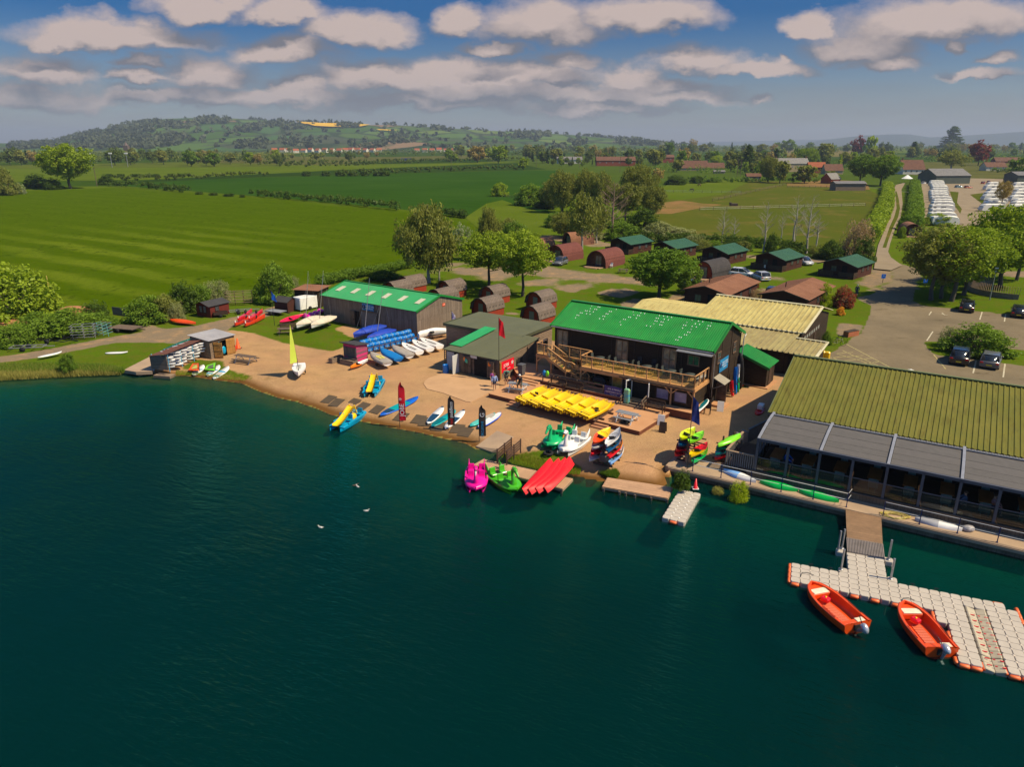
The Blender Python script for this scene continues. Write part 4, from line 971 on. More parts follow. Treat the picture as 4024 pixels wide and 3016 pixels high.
mb=MB();mb.bar((0,3.98,3.26),(VL,3.98,3.26),.14,.14);mb.bar((0,.02,2.8),(VL,.02,2.8),.16,.2);mb.bar((0,0,FZ+1.0),(VL,0,FZ+1.0),.04,.06);mb.build('beam',SLATE,ver)
for k in range(12):
 mb=MB();mb.box((k*bay/2+.05,.02,(FZ+2.8)/2),(.16,.16,2.8-FZ+.02));mb.build('post',SLATE,ver)
mb=MB()
for k in range(11):mb.box((k*bay/2+bay/4+.05,-.01,FZ+.52),(bay/2-.2,.02,.9))
mb.build('glass_screen',DARKGLASS,ver)
mb=MB();mb.box((VL/2-.5,2.42,FZ-.06),(VL+1,4.9,.1));mb.poly([(-2.0,.05),(-.05,.05),(-.05,4.6),(-1.8,4.6)],FZ-.1,FZ);mb.build('deck',boards('brown_cafe_deck',(.14,.075,.045),(.11,.06,.035),.14,4,flat='x'),ver)
mb=MB();mb.box((VL/2-.2,-.10,.24),(VL+.6,.06,.5));mb.build('timber_plinth',boards('grey_sleepers',(.17,.125,.085),(.13,.095,.065),.2,.9,True,stain=.4),ver)
mb=MB();mb.box((VL/2,-.08,FZ-.02),(VL+.4,.2,.06));mb.build('sill',OLDWOOD,ver)
mb=MB();mb.box((VL/2,4.75,1.6),(VL,.08,3.0));mb.build('inner_wall',M('cafe_inner_wall',(.05,.02,.01),(.02,.01,.008),.6,.8),ver)
mb=MB();mb.box((0.06,2.2,FZ+.5),(.03,4.2,.9));mb.build('end_glass',DARKGLASS,ver)
mb=MB()
for k in range(4):mb.box((.05,.9+k*1.1,1.9),(.1,.1,2.2))
mb.build('end_post',SLATE,ver)
# slatted balustrade at the cafe's left end
bal=thing('slatted_balustrade','weathered slatted timber balustrade round the cafe entrance deck','balustrade',ver.location,ver.rotation_euler.z)
def slats(root,a,b,z0,h,mat,cap,step=.14,w=.07):
 a,b=V(a),V(b);n_=int((b-a).length/step);m_=MB()
 for k in range(n_+1):
  p=a.lerp(b,k/n_);m_.box((p.x,p.y,z0+h/2),(w,w*.5,h),rz=math.atan2((b-a).y,(b-a).x))
 m_.build('slats',mat,root);c_=MB();c_.bar((a.x,a.y,z0+h+.03),(b.x,b.y,z0+h+.03),.16,.06);c_.build('cap_rail',cap,root)
GSL=M('grey_slats',(.16,.15,.14),(.12,.115,.11),3,.7);CAPW=M('pale_cap_rail',(.36,.24,.15),(.28,.19,.12),2,.7)
slats(bal,(-2.0,.0,0),(-.1,.0,0),.3,1.2,GSL,CAPW);slats(bal,(-2.0,.0,0),(-1.9,4.0,0),.3,1.2,GSL,CAPW);slats(bal,(-1.7,5.0,0),(-1.0,7.5,0),.3,1.1,GSL,GSL);slats(bal,(-1.9,4.1,0),(-2.5,4.6,0),.2,.9,GSL,GSL);slats(bal,(-1.7,5.0,0),(-2.3,5.4,0),.2,.9,GSL,GSL)
slats(bal,(-1.0,7.5,0),(.0,11,0),.3,1.1,GSL,GSL)

# ------------------------------------------------------------------ quay
quay=thing('quay_wall','concrete lakeside quay with stained sheet face below the cafe','quay',(QA.x,QA.y,0),math.atan2(qd.y,qd.x))
FACE=boards('stained_quay_face',(.20,.155,.105),(.12,.095,.065),.45,9,True,stain=.9)
mb=MB();mb.box((29.2,.15,-1.75),(65.6,.3,3.4));mb.build('face',FACE,quay)
mb=MB();mb.box((29.2,1.3,-.07),(65.6,2.9,.2));mb.box((29.2,.1,.035),(65.7,.42,.1));mb.build('path',CONCR,quay)
mb=MB();mb.box((-3.7,1.5,-.3),(.3,2.9,.75));mb.build('end_kerb',CONCR,quay)
rq=thing('quay_railing','navy posts with white wire rails along the left part of the quay','railing',quay.location,quay.rotation_euler.z,'navy railings along the quay edge')
NAVYP=M('navy_post',(.012,.022,.12),None,3,.45);WIRE=M('pale_rail',(.55,.55,.56),None,3,.4)
def qrail(root,x0,x1,y,step,ret=None):
 m_=MB();n_=round((x1-x0)/step)
 for k in range(n_+1):
  p=MB();x=x0+(x1-x0)*k/n_;p.box((x,y,.55),(.05,.05,1.0));p.box((x,y,.1),(.1,.1,.03));p.build('post',NAVYP,root)
 for z in(.6,1.03):m_.tube([(x0,y,z),(x1,y,z)]+([(x1+.1,y+ret,z)]if ret else[]),.019,6)
 m_.build('rail',WIRE,root)
qrail(rq,-1.9,8.1,.15,2.0,.8)
rq2=thing('quay_railing','navy posts with white wire rails along the right part of the quay','railing',quay.location,quay.rotation_euler.z,'navy railings along the quay edge')
qrail(rq2,10.2,34,.15,1.98)
# ------------------------------------------------------------------ vegetation
rng=np.random.default_rng(11)
def leafmat(name,c,c2,c3=None,p3=.0):
 c=tuple(min(.85,x*2.15)for x in c);c2=tuple(min(.85,x*2.2)for x in c2)
 m,N=new_mat(name);ob=N.n('ShaderNodeTexCoord').outputs['Object'];oi=N.n('ShaderNodeObjectInfo')
 at=N.n('ShaderNodeVertexColor',layer_name='tone');s=N.n('ShaderNodeSeparateColor');N.l(at.outputs[0],s.inputs[0])
 f=N.m('ADD',N.m('MULTIPLY',s.outputs[0],.65),N.m('MULTIPLY',oi.outputs['Random'],.35))
 col=N.mix(f,c,c2)
 if c3:col=N.mix(N.m('GREATER_THAN',s.outputs[1],1-p3),col,c3)
 a=N.n('ShaderNodeBsdfDiffuse');N.l(col,a.inputs[0]);b=N.n('ShaderNodeBsdfTranslucent');N.l(N.mix(1.,col,(1.0,1.0,.45),'MULTIPLY'),b.inputs[0])
 g_=N.n('ShaderNodeBsdfGlossy');g_.inputs['Roughness'].default_value=.45;g_.inputs[0].default_value=(.8,.8,.8,1)
 m1=N.n('ShaderNodeMixShader');m1.inputs[0].default_value=.36;N.l(a.outputs[0],m1.inputs[1]);N.l(b.outputs[0],m1.inputs[2])
 m2=N.n('ShaderNodeMixShader');m2.inputs[0].default_value=.008;N.l(m1.outputs[0],m2.inputs[1]);N.l(g_.outputs[0],m2.inputs[2])
 N.l(m2.outputs[0],N.n('ShaderNodeOutputMaterial').inputs[0]);return m
LM=dict(
 fresh=leafmat('fresh_leaves',(.075,.115,.006),(.145,.185,.014)),mid=leafmat('green_leaves',(.045,.085,.008),(.09,.135,.014)),
 dark=leafmat('dark_leaves',(.022,.042,.006),(.05,.078,.010)),olive=leafmat('olive_leaves',(.085,.095,.018),(.13,.135,.030)),
 lime=leafmat('lime_leaves',(.13,.18,.006),(.22,.25,.012)),grey=leafmat('greygreen_leaves',(.10,.115,.045),(.16,.165,.07)),
 rust=leafmat('budding_leaves',(.13,.10,.03),(.19,.14,.045)),copper=leafmat('copper_leaves',(.085,.018,.018),(.13,.03,.025)),
 may=leafmat('blossom_leaves',(.06,.10,.02),(.10,.14,.03),(.55,.52,.40),.30),conifer=leafmat('conifer_needles',(.012,.028,.008),(.028,.05,.014)),
 red=leafmat('red_tipped_leaves',(.09,.05,.02),(.12,.08,.03),(.40,.03,.03),.4),reed=leafmat('dry_reeds',(.20,.17,.05),(.12,.13,.02)),
 bare=leafmat('twig_haze',(.16,.11,.065),(.22,.16,.09)),far=leafmat('far_leaves',(.035,.055,.010),(.075,.095,.018)),hill=leafmat('hill_wood_leaves',(.035,.045,.022),(.06,.07,.035)),orange=leafmat('orange_hedge_leaves',(.30,.14,.01),(.38,.2,.02)))
BARK=M('bark',(.10,.08,.055),(.05,.04,.028),3,.9,.4);BIRCH=M('birch_bark',(.42,.38,.32),(.12,.10,.08),2.5,.8,.3)
def leaves(cen,rad,per,size,droop=0.,seed=0,flat=.8,aspect=1.5):
 """leaf faces scattered in clumps: cen (K,3), rad (K,) -> verts, faces, tone"""
 r=np.random.default_rng(seed);K=len(cen);n=K*per
 c=np.repeat(cen,per,0);R_=np.repeat(rad,per)
 d=r.normal(size=(n,3));d/=np.linalg.norm(d,axis=1,keepdims=True)+1e-9
 q=d*(R_*r.uniform(.35,1,n)**.6)[:,None];q[:,2]*=flat
 if droop:q[:,2]-=droop*r.uniform(0,1,n)**1.5
 p=c+q;nrm=d*.9+r.normal(size=(n,3))*.7+np.array([0,0,.45]);nrm/=np.linalg.norm(nrm,axis=1,keepdims=True)+1e-9
 t=np.cross(nrm,r.normal(size=(n,3)));
 if droop:t=t*.4+np.array([0,0,-1.0])
 t/=np.linalg.norm(t,axis=1,keepdims=True)+1e-9;b=np.cross(nrm,t);b/=np.linalg.norm(b,axis=1,keepdims=True)+1e-9
 s=size*r.uniform(.6,1.35,n)[:,None];t=t*s*aspect/2;b=b*s/2
 v=np.stack([p-t,p-b*.9,p+t,p+b*.9],1).reshape(-1,3)
 tone=np.repeat(r.uniform(0,1,K),per)*.55+r.uniform(0,1,n)*.45
 return v,np.repeat(tone,4),np.repeat(r.uniform(0,1,n),4)
def leafobj(name,parts,mat,parent=None):
 v=np.concatenate([p[0]for p in parts]);t1=np.concatenate([p[1]for p in parts]);t2=np.concatenate([p[2]for p in parts]);n=len(v)//4
 me=bpy.data.meshes.new(name);me.vertices.add(n*4);me.vertices.foreach_set('co',v.astype(np.float32).ravel());me.loops.add(n*4)
 me.loops.foreach_set('vertex_index',np.arange(n*4,dtype=np.int32));me.polygons.add(n);me.polygons.foreach_set('loop_start',np.arange(0,n*4,4,dtype=np.int32))
 me.update(calc_edges=True);a=me.color_attributes.new('tone','FLOAT_COLOR','POINT')
 a.data.foreach_set('color',np.stack([t1,t2,t1*0,t1*0+1],-1).astype(np.float32).ravel());me.materials.append(mat)
 o=bpy.data.objects.new(name,me);COL.objects.link(o);link_child(o,parent);return o
def limbs(mb,base,top,r0,nb,spread,seed,lo=.35,twig=0,rise=.55,n=6):
 """tapered trunk with limbs; returns the limb tips"""
 r=random.Random(seed);base,top=Vector(base),Vector(top);H=(top-base).length;tips=[]
 pts=[base.lerp(top,t)+Vector((r.uniform(-1,1),r.uniform(-1,1),0))*H*.018*(t>0)for t in(0,.15,.3,.5,.7,.85,1)]
 mb.tube(pts,[r0*1.25,r0,r0*.85,r0*.65,r0*.42,r0*.25,r0*.08],n+2)
 for k in range(nb):
  t=lo+(1-lo)*(k+.5)/nb*.95;i=min(5,int(t*6));p=base.lerp(top,t);a=k*2.4+r.uniform(-.4,.4);L=spread*(1-.55*abs(t-.5))*r.uniform(.75,1.1)*(1.15-t*.6)
  e=p+Vector((math.cos(a)*L,math.sin(a)*L,L*rise*r.uniform(.6,1.2)));m_=p.lerp(e,.5)+Vector((0,0,-L*.08));rr=r0*.42*(1.1-t)
  mb.tube([p,m_,e],[rr,rr*.6,rr*.15],n);tips.append(e)
  for q in range(twig):
   s0=p.lerp(e,r.uniform(.3,.95));aa=a+r.uniform(-1.1,1.1);l2=L*r.uniform(.25,.55)
   e2=s0+Vector((math.cos(aa)*l2,math.sin(aa)*l2,l2*r.uniform(.3,1.1)));mb.tube([s0,s0.lerp(e2,.5)+Vector((0,0,-.03*l2)),e2],[rr*.38,rr*.24,rr*.06],4);tips.append(e2)
   for w in range(2):
    a3=aa+r.uniform(-.9,.9);l3=l2*.5;s1=s0.lerp(e2,r.uniform(.4,.9));e3=s1+Vector((math.cos(a3)*l3,math.sin(a3)*l3,l3*r.uniform(.4,1.3)));mb.tube([s1,e3],[rr*.16,rr*.05],3)
 return tips
def crown_pts(K,seed,h0,h1,rx,shape='oak',hollow=.45):
 r=np.random.default_rng(seed);out=[]
 while len(out)<K:
  d=r.normal(size=3);d/=np.linalg.norm(d);q=r.uniform(hollow,1)**.7
  x,y,z=d*q
  if shape=='oak':w=1-.25*max(0,-z);zz=h0+(h1-h0)*(z*.5+.5)
  elif shape=='cone':u=r.uniform(0,1)**1.3;zz=h0+(h1-h0)*u;w=1-u*.92;x,y=d[0]*q,d[1]*q
  elif shape=='tall':zz=h0+(h1-h0)*(z*.5+.5);w=1-.5*max(0,z)**1.2
  elif shape=='bush':zz=h0+(h1-h0)*max(0,z*.95+.05);w=1
  out.append((x*rx*w*(1+.18*math.sin(5*math.atan2(y,x)+seed)),y*rx*w,zz+(h1-h0)*.04*r.normal()))
 return np.array(out)
PROTO={};KIND={}
def proto(key,name,mat,K,per,size,cr,shape,h0,rx,seed,droop=0.,bark=None,nb=9,twig=0,flat=.8,hollow=.45,r0=.022,aspect=1.5):
 """tree of height 1; rx = crown radius; key 'bare' kinds get twigs only"""
 root=bpy.data.objects.new(name,None);COL.objects.link(root);mb=MB()
 tips=limbs(mb,(0,0,0),(0,0,.93),r0,nb,rx*.8,seed,lo=max(.22,h0*.8),twig=twig)
 mb.build('trunk',bark or BARK,root)
 if K:
  c=crown_pts(K,seed,h0,1.0-cr*.5,rx,shape,hollow);rd=np.random.default_rng(seed+5).uniform(.6,1.3,K)*cr
  leafobj('crown',[leaves(c,rd,per,size,droop,seed,flat,aspect)],mat,root)
 for ch in KID[root.name]:
  if ch.name.split('.')[0]in('crown','foliage'):CROWN[key]=ch.data
 PROTO[key]=[root,False,rx+cr*.6]
def bushproto(key,name,mat,K,per,size,cr,seed,rx=.55,hollow=.5):
 if K>50:K=int(K*1.7);per=int(per*1.6);size*=.66
 root=bpy.data.objects.new(name,None);COL.objects.link(root)
 c=crown_pts(K,seed,.12,1-cr*.6,rx,'bush',hollow);rd=np.random.default_rng(seed+5).uniform(.6,1.3,K)*cr
 leafobj('foliage',[leaves(c,rd,per,size,0,seed)],mat,root)
 mb=MB();r=random.Random(seed)
 for k in range(5):a=r.uniform(0,6.28);mb.tube([(0,0,0),(math.cos(a)*.15,math.sin(a)*.15,.3),(math.cos(a)*.3,math.sin(a)*.3,.6)],[.02,.015,.006],5)
 mb.build('stems',BARK,root);PROTO[key]=[root,False,rx+cr*.6];CROWN[key]=[c for c in KID[root.name]if c.name.startswith('foliage')][0].data
SWAP={}
def swapmat(root,key,mat):
 for ch in KID[root.name]:
  if ch.name.split('.')[0]in('crown','foliage'):
   base=CROWN[key];k=(key,mat)
   if mat is None:ch.data=base;continue
   if k not in SWAP:me=base.copy();me.materials[0]=LM[mat];SWAP[k]=me
   ch.data=SWAP[k]
CROWN={}
proto('oak','broadleaf_tree',LM['fresh'],300,52,.021,.068,'oak',.32,.46,1,twig=3,hollow=.30)
proto('oak2','broadleaf_tree',LM['mid'],300,52,.023,.072,'oak',.24,.44,2,twig=3,hollow=.35)
proto('birch','weeping_birch',LM['olive'],340,48,.015,.05,'tall',.22,.30,3,droop=.13,bark=BIRCH,nb=12,twig=2,hollow=.25,r0=.014,aspect=2.2)
proto('slim','slender_birch',LM['olive'],130,26,.020,.05,'tall',.25,.22,4,droop=.08,bark=BIRCH,nb=10,twig=3,hollow=.2,r0=.012,aspect=2)
proto('willow','willow_tree',LM['olive'],320,50,.020,.07,'oak',.12,.38,5,droop=.05,hollow=.4)
proto('cedar','cedar_tree',LM['dark'],150,40,.028,.07,'cone',.12,.36,6,flat=.3)
proto('fir','conifer_tree',LM['conifer'],120,36,.030,.06,'cone',.08,.2,7,flat=.5)
proto('bare','bare_tree',None,0,0,0,0,'oak',.35,.30,8,bark=BIRCH,nb=20,twig=9,r0=.021)
proto('bare2','bare_tree',None,0,0,0,0,'oak',.30,.36,18,bark=M('pinkish_bark',(.26,.17,.12),(.14,.09,.06)),nb=24,twig=10,r0=.022)
proto('twiggy','budding_tree',LM['rust'],260,40,.018,.07,'oak',.3,.40,9,twig=4,hollow=.3)
proto('far1','field_tree',LM['far'],46,26,.085,.13,'oak',.18,.42,10,hollow=.5);proto('far2','field_tree',LM['mid'],46,26,.085,.13,'oak',.16,.46,12,hollow=.5)
proto('far3','field_tree',LM['olive'],46,26,.08,.12,'oak',.2,.40,13,hollow=.5);proto('far4','field_tree',LM['rust'],42,20,.07,.13,'oak',.25,.42,14,hollow=.4)
proto('farfir','dark_conifer',LM['conifer'],44,22,.07,.09,'cone',.08,.22,15);proto('farlime','field_tree',LM['fresh'],46,26,.08,.12,'oak',.15,.44,16,hollow=.5)
bushproto('bush','round_bush',LM['mid'],110,36,.055,.13,21);bushproto('bushd','dark_bush',LM['dark'],100,34,.06,.13,22);bushproto('bushg','grey_bush',LM['grey'],100,34,.045,.14,23)
bushproto('bushl','bright_bush',LM['lime'],100,34,.05,.13,24);bushproto('bushm','blossom_bush',LM['may'],100,34,.05,.13,25);bushproto('bushf','hedgerow_bush',LM['dark'],36,26,.12,.2,26)
def tree(key,f,x,yb,yt,w,label,group=None,mat=None,cat=None,h=None,rz=None,z=0.,name=None,spot=None):
 """grow the kind 'key' at a surveyed foot, its height and spread from the survey (w = crown width on the plan)"""
 pr_=PROTO[key];p=g(f,x,yb,z)if spot is None else Vector(spot)
 H=h if h is not None else hgt(f,x,yb,yt,z);H=max(.4,H)
 a1=g(f,x-w/2,yb,z);a2=g(f,x+w/2,yb,z);Wd=(a2-a1).length if spot is None else w
 sxy=Wd/(2*pr_[2])
 if not pr_[1]:o=pr_[0];pr_[1]=True
 else:o=dup(pr_[0])
 place(o,p,rng.uniform(0,6.28)if rz is None else rz,(sxy,sxy,H/.98))
 tag(o,label,cat or('bush' if 'bush' in key else 'tree'),group)
 if group is None and 'group' in o.keys():del o['group']
 if key in CROWN:swapmat(o,key,mat)
 if name:o.name=name
 return o
tree('birch','X7',515,1005,100,740,'tallest weeping birch, behind the green roofed boat shed')
tree('slim','X7',625,975,300,330,'slender white birch close against the tallest weeping birch')
tree('birch','X7',1165,760,155,300,'smaller narrow weeping birch behind the two spreading oaks')
tree('bushm','X7',870,640,335,260,'shrub of white blossom right of the tallest weeping birch')
tree('bush','X7',1440,560,320,330,'leafy bush behind the top of the spreading oaks',mat='mid')
tree('oak','X7',1165,1040,450,700,'left of two fresh green spreading trees behind the red huts')
tree('oak','X7',1530,1145,440,720,'right of two fresh green spreading trees behind the red huts',rz=1.2)
tree('oak2','Z3',1525,605,165,660,'rounded green tree alone above the clubhouse roof',mat='mid')
tree('bush','Z4',40,1440,1040,330,'green bush left of the grey pod',mat='mid')
tree('bush','Z2',190,640,280,360,'tall scrubby bush left of the brown shed and behind the white trailer',mat='mid')
tree('bushg','Z2',320,560,380,170,'greyish twiggy bush on the right of the scrubby bush')
tree('bush','Z1',1290,810,570,400,'wide bush left of the dark roofed red shed');tree('bushd','Z1',1620,720,440,300,'dark bush behind the dark roofed red shed');tree('bushg','Z1',1890,640,410,260,'pale grey bush behind the roof of the red shed')
tree('bushg','Z1',1545,800,610,160,'low grey twiggy bush beside the orange canoe');tree('bush','Z1',1700,700,560,260,'green bush against the left wall of the red shed')
tree('bush','Z1',150,790,290,740,'large yellow green tree at the left edge by the tall bare pole',mat='fresh')
tree('bushd','Z1',840,800,615,260,'ivy covered hump behind the stacked pale boards');tree('bush','Z1',600,900,690,640,'wide bramble bank behind the empty trailers',mat='mid');tree('bush','Z1',120,1000,830,420,'bramble bank at the left edge of the track',mat='mid');tree('bush','Z1',960,850,760,260,'low bramble mound by the dark gate',mat='mid')
for x,yb,yt,w,mt,lb in((1450,790,560,300,'olive','olive bush between the wide bush and the dark bush'),(1750,700,470,240,'mid','green bush right behind the red cabin roof'),(330,880,720,420,'mid','bramble hump right of the large left tree'),(60,760,420,380,'fresh','bright lower part of the large tree at the left edge')):tree('bush','Z1',x,yb,yt,w,lb,mat=mt)
tree('bush','Z1',600,1230,1075,150,'small green bush on the lake bank among the reeds')
tree('bush','Z2',1130,440,360,320,'dark hedge bush behind the left birch trunk',mat='dark')
tree('bushl','X8',1560,430,25,240,'bright green bamboo clump at the corner of the right lodge');tree('bush','X8',1850,430,80,400,'red tipped shrub beside the bright bamboo clump',mat='red');tree('bushg','X8',510,330,115,300,'brown feathery shrub between the two brown roofed lodges',mat='bare')
tree('bush','X8',510,130,50,60,'tiny red shrub by the silver car behind the lodge',mat='red');tree('bush','X8',1590,1030,800,170,'green climber bush against the window wall of the yellow roofed hall')
tree('bush','X8',1820,560,420,150,'orange leaved hedge bush beside the lodges',mat='orange')
for i,(x,y,w,lb)in enumerate(((1200,500,820,'first'),(1310,480,760,'second'),(1420,512,880,'third'),(1552,445,860,'fourth'))):
 tree('twiggy' if i%2==0 else 'oak2','Z6',x,y,-330+40*(i%2),w,lb+' tree from the left in the clump beside the car park road',mat=('olive','olive','fresh','fresh')[i])
tree('oak2','Z6',1950,350,-480,900,'broad fresh green tree behind the lamp post',mat='fresh',h=13);tree('oak','Z6',2130,280,-520,700,'tall green tree at the right edge behind the round fence',h=12)
tree('bush','Z6',1700,1075,740,720,'big rounded bush on the car park island');tree('bushg','Z6',1400,1000,745,250,'paler bush at the left end of the car park island',mat='grey')
for x,yb,yt,w,lb in((430,820,350,240,'bare pale tree leftmost behind the cabins'),(570,810,450,200,'small leaning bare tree second from left behind the cabins'),(945,920,240,280,'bare tree behind the cabin with the white car'),(1165,760,380,160,'thin bare tree left of the tall leaning bare one'),
                         (1320,790,180,330,'tall white leaning bare tree behind the right cabins'),(1470,990,160,360,'tallest bare tree with ivy at its foot behind the cabins'),(1600,850,420,260,'forked bare tree right of the tallest bare tree'),(1340,800,480,120,'thin bare stem beside the leaning white tree')):
 tree('bare','Z4',x,yb,yt,w,lb)
for x,yb,yt,w,k,mt,lb in((1045,930,660,170,'bushd','dark','dark ivy bush behind the middle cabin roof'),(1300,985,760,420,'bushd','dark','wide dark thicket behind the right cabins'),(1780,1010,760,330,'bush','dark','dark thicket left of the lane hedge'),
       (2080,1000,420,420,'bushg','bare','tall brown twiggy thicket beside the lane'),(2180,1060,700,300,'bushd','dark','dark bush at the foot of the brown thicket'),(100,830,680,300,'bushg','grey','grey scrub behind the leftmost green roofed cabins'),(700,900,790,260,'bush','mid','low green bush behind the second cabin from the right'),(-120,800,690,260,'bush','dark','dark scrub behind the first green roofed cabin')):
 tree(k,'Z4',x,yb,yt,w,lb,mat=mt)
for k,x,yb,yt,w,mt,lb in(('willow',1440,610,340,210,'olive','left tall willow at the head of the hedge'),('willow',1590,610,332,170,'olive','second tall willow, behind the bare pinkish tree'),('willow',1905,590,300,250,'olive','broadest willow right of the bare pinkish tree'),
       ('bare2',1745,760,390,270,None,'large bare pinkish tree in the middle of the willows'),('slim',1560,840,470,230,'olive','pale stemmed birch left of the bare pinkish tree'),('bushd',1925,730,560,230,'dark','dark bush below the broadest willow'),
       ('willow',1470,765,600,260,'olive','low grey green sallow behind the dark open pod'),('bush',1240,565,425,210,'mid','hedge end bush of pale blossom left of the willows'),('bush',1340,580,440,160,'dark','dark hedge bush left of the tall willows'),('bush',1050,508,420,120,'fresh','lone round bush in the crop field corner'),
       ('far2',910,300,195,125,'rust','golden brown round tree beyond the crop field'),('far2',1040,305,195,115,'fresh','round bright green tree beside the golden brown one'),('far2',1195,345,268,72,'fresh','small round tree on the far hedge'),('bush',2110,760,690,330,'grey','grey green scrub behind the second cabin'),('bush',2140,437,375,150,'dark','square clipped bush by the horse field'),('far4',2030,420,330,90,'rust','small brown tree left of the clipped bush'),
       ('bush',1270,780,730,80,'fresh','small bright hedge bush near the dark pod')):
 tree(k,'X5',x,yb,yt,w,lb,mat=mt)
for k,x,yb,yt,w,mt,lb in(('oak2',440,540,258,330,'fresh','great rounded tree at the left corner of the meadow'),('bushd',230,535,440,170,'dark','dark bush left of the great meadow tree'),('bushm',120,572,498,90,None,'white blossom bush at the left edge of the meadow'),('bush',40,580,400,160,'olive','tall olive bush at the far left meadow edge'),
       ('bushd',660,515,445,110,'dark','dark bush right of the great meadow tree'),('bushd',330,545,470,130,'dark','dark undergrowth below the great meadow tree')):
 tree(k,'X4',x,yb,yt,w,lb,mat=mt)
for k,x,yb,yt,w,mt,lb in(('cedar',745,500,262,200,'dark','big dark cedar right of the barn roofs'),('willow',925,590,355,190,'olive','drooping willow in front of the grey roofed farmhouse'),('far3',1025,600,400,160,'olive','spindly tree before the farmhouse garden'),('willow',1265,460,285,200,'fresh','golden weeping willow behind the farmhouse'),('far2',1105,330,215,130,'mid','rounded tree on the skyline behind the farmhouse'),('far3',1430,420,250,170,'olive','broad pale tree behind the red brick house'),
       ('far1',1690,370,190,130,'copper','copper beech on the skyline'),('far2',1800,380,185,120,'lime','bright lime tree beside the copper beech'),('oak2',1900,620,350,330,'mid','big green tree at the top of the lane, nearest the farm shed'),('oak2',1720,600,345,260,'mid','big green tree left of the one at the top of the lane'),('fir',1545,470,355,60,'lime','small golden conifer by the white barn'),('fir',1345,420,350,60,'dark','dark conifer behind the red brick house'),('far2',1000,420,280,110,'may','horse chestnut in white flower'),
       ('far2',1240,600,440,220,'olive','olive garden trees in front of the brick house'),('far2',1465,560,490,110,'olive','bronze bush left of the blue pickup'),('far2',60,370,240,120,'mid','rounded green tree at the left of the barn roofs'),('far3',170,440,330,90,'lime','pale lime shrub above the barn roofs'),('willow',470,430,350,130,'lime','drooping lime tree above the second barn'),('far3',130,500,390,120,'olive','olive tree in front of the left barn'),('far4',270,320,210,90,'rust','brown leafless tree on the skyline')):
 tree(k,'X6',x,yb,yt,w,lb,mat=mt)
for x0,x1,yb,yt,mt,lb in((30,220,605,520,'dark','square dark hedge bush at the corner of the horse field'),(235,380,600,528,'dark','dark bush right of the corner hedge bush'),(370,520,590,540,'mid','low bush by the paddock fence')):
 tree('bush','X6',(x0+x1)/2,yb,yt,x1-x0,lb,mat=mt)
for k,x,yb,yt,w,mt,lb in(('slim',1310,220,-40,420,'olive','tall pale stemmed birch behind the green barn'),('far1',1640,160,-140,260,'copper','dark copper beech behind the bungalows'),('fir',830,60,-130,200,'dark','dark conifer behind the half timbered house'),('cedar',1300,-20,-330,420,'dark','flat topped cedar on the right skyline'),('far2',2150,330,60,300,'mid','leafy tree at the right edge by the barns'),
       ('bush',800,960,750,330,'mid','bush above the hidden brown pod'),('bush',1130,900,745,370,'fresh','leafy bush at the near end of the caravan row'),('bush',690,1060,910,110,'fresh','small bright bush left of the hidden pod'),('twiggy',1920,700,340,220,'rust','twiggy young tree in front of the motorhomes')):
 tree(k,'Z5',x,yb,yt,w,lb,mat=mt)
for k,x,yb,yt,w,mt,lb in(('willow',1380,590,400,170,'olive','small willow at the left of the two tall ones'),('willow',1670,640,350,200,'olive','willow crown right behind the second tall willow'),('oak2',1830,660,420,220,'olive','olive tree in front of the broadest willow'),('slim',1650,800,500,200,'olive','feathery birch at the foot of the bare pinkish tree'),('bush',1600,770,640,260,'grey','grey green sallow below the pale stemmed birch'),
       ('bush',1700,700,560,240,'mid','green undergrowth below the bare pinkish tree'),('bush',1810,780,660,220,'mid','green thicket left of the first cabin'),('willow',1990,640,430,190,'olive','rounded willow right of the broadest willow'),('bush',2030,780,660,220,'grey','grey scrub right behind the first cabin'),('slim',1110,760,640,160,'olive','small feathery tree behind the spreading oaks'),('bush',1400,700,600,160,'mid','green scrub by the field gate')):
 tree(k,'X5',x,yb,yt,w,lb,mat=mt)
for i,x in enumerate((-150,60,200,330,560,690,830,1480,1600,1930,2010)):tree('bush' if i%2 else 'bushg','Z4',x,860+(i%3)*25+max(0,x-900)*.11,730+(i%2)*40+max(0,x-900)*.11,230,'scrubby bush in the green belt behind the cabins','bushes of the belt behind the cabins',mat=('mid','dark','olive')[i%3])
def hedge(name,label,pts,w,h,mat,f='D',per=30,size=.28,step=.7,seed=1,group=None,cat='hedge',tops=None,z=0.):
 P=[g(f,x,y,z)for x,y in pts];cs,rd=[],[];r=random.Random(seed)
 for a,b in zip(P,P[1:]):
  L=(b-a).length;n=max(1,int(L/step*1.5));d=(b-a).normalized()if L>0 else V((1,0,0));nn=V((-d.y,d.x,0))
  for k in range(n):
   q=a.lerp(b,(k+r.random())/n);hh=h*(1+.18*noise.noise(q*.12)+r.uniform(-.06,.06))
   for u in range(max(1,int(h/step/.8))):
    s=q+nn*r.uniform(-.5,.5)*w;cs.append((s.x,s.y,hh*(.25+.62*r.random()**.6)));rd.append(min(w,h)*.42)
 o=leafobj(name,[leaves(np.array(cs),np.array(rd),int(per*2.2),size*.72,0,seed)],LM[mat])
 return tag(o,label,cat,group)
HG='field hedges'
hedge('hedgerow','long trimmed hedge along the top right of the meadow, its left run',[(240,403),(330,408),(405,417)],3.2,3.2,'dark',per=20,size=.8,step=2.4,seed=2)
for i,(x,lb)in enumerate(((430,'first'),(462,'second'),(495,'third'),(523,'fourth'))):tree('bushf','D',x,420+i*2.2,412+i*2.2,(20,24,30,15)[i],lb+' lone round bush in the gap of the meadow hedge',cat='bush')
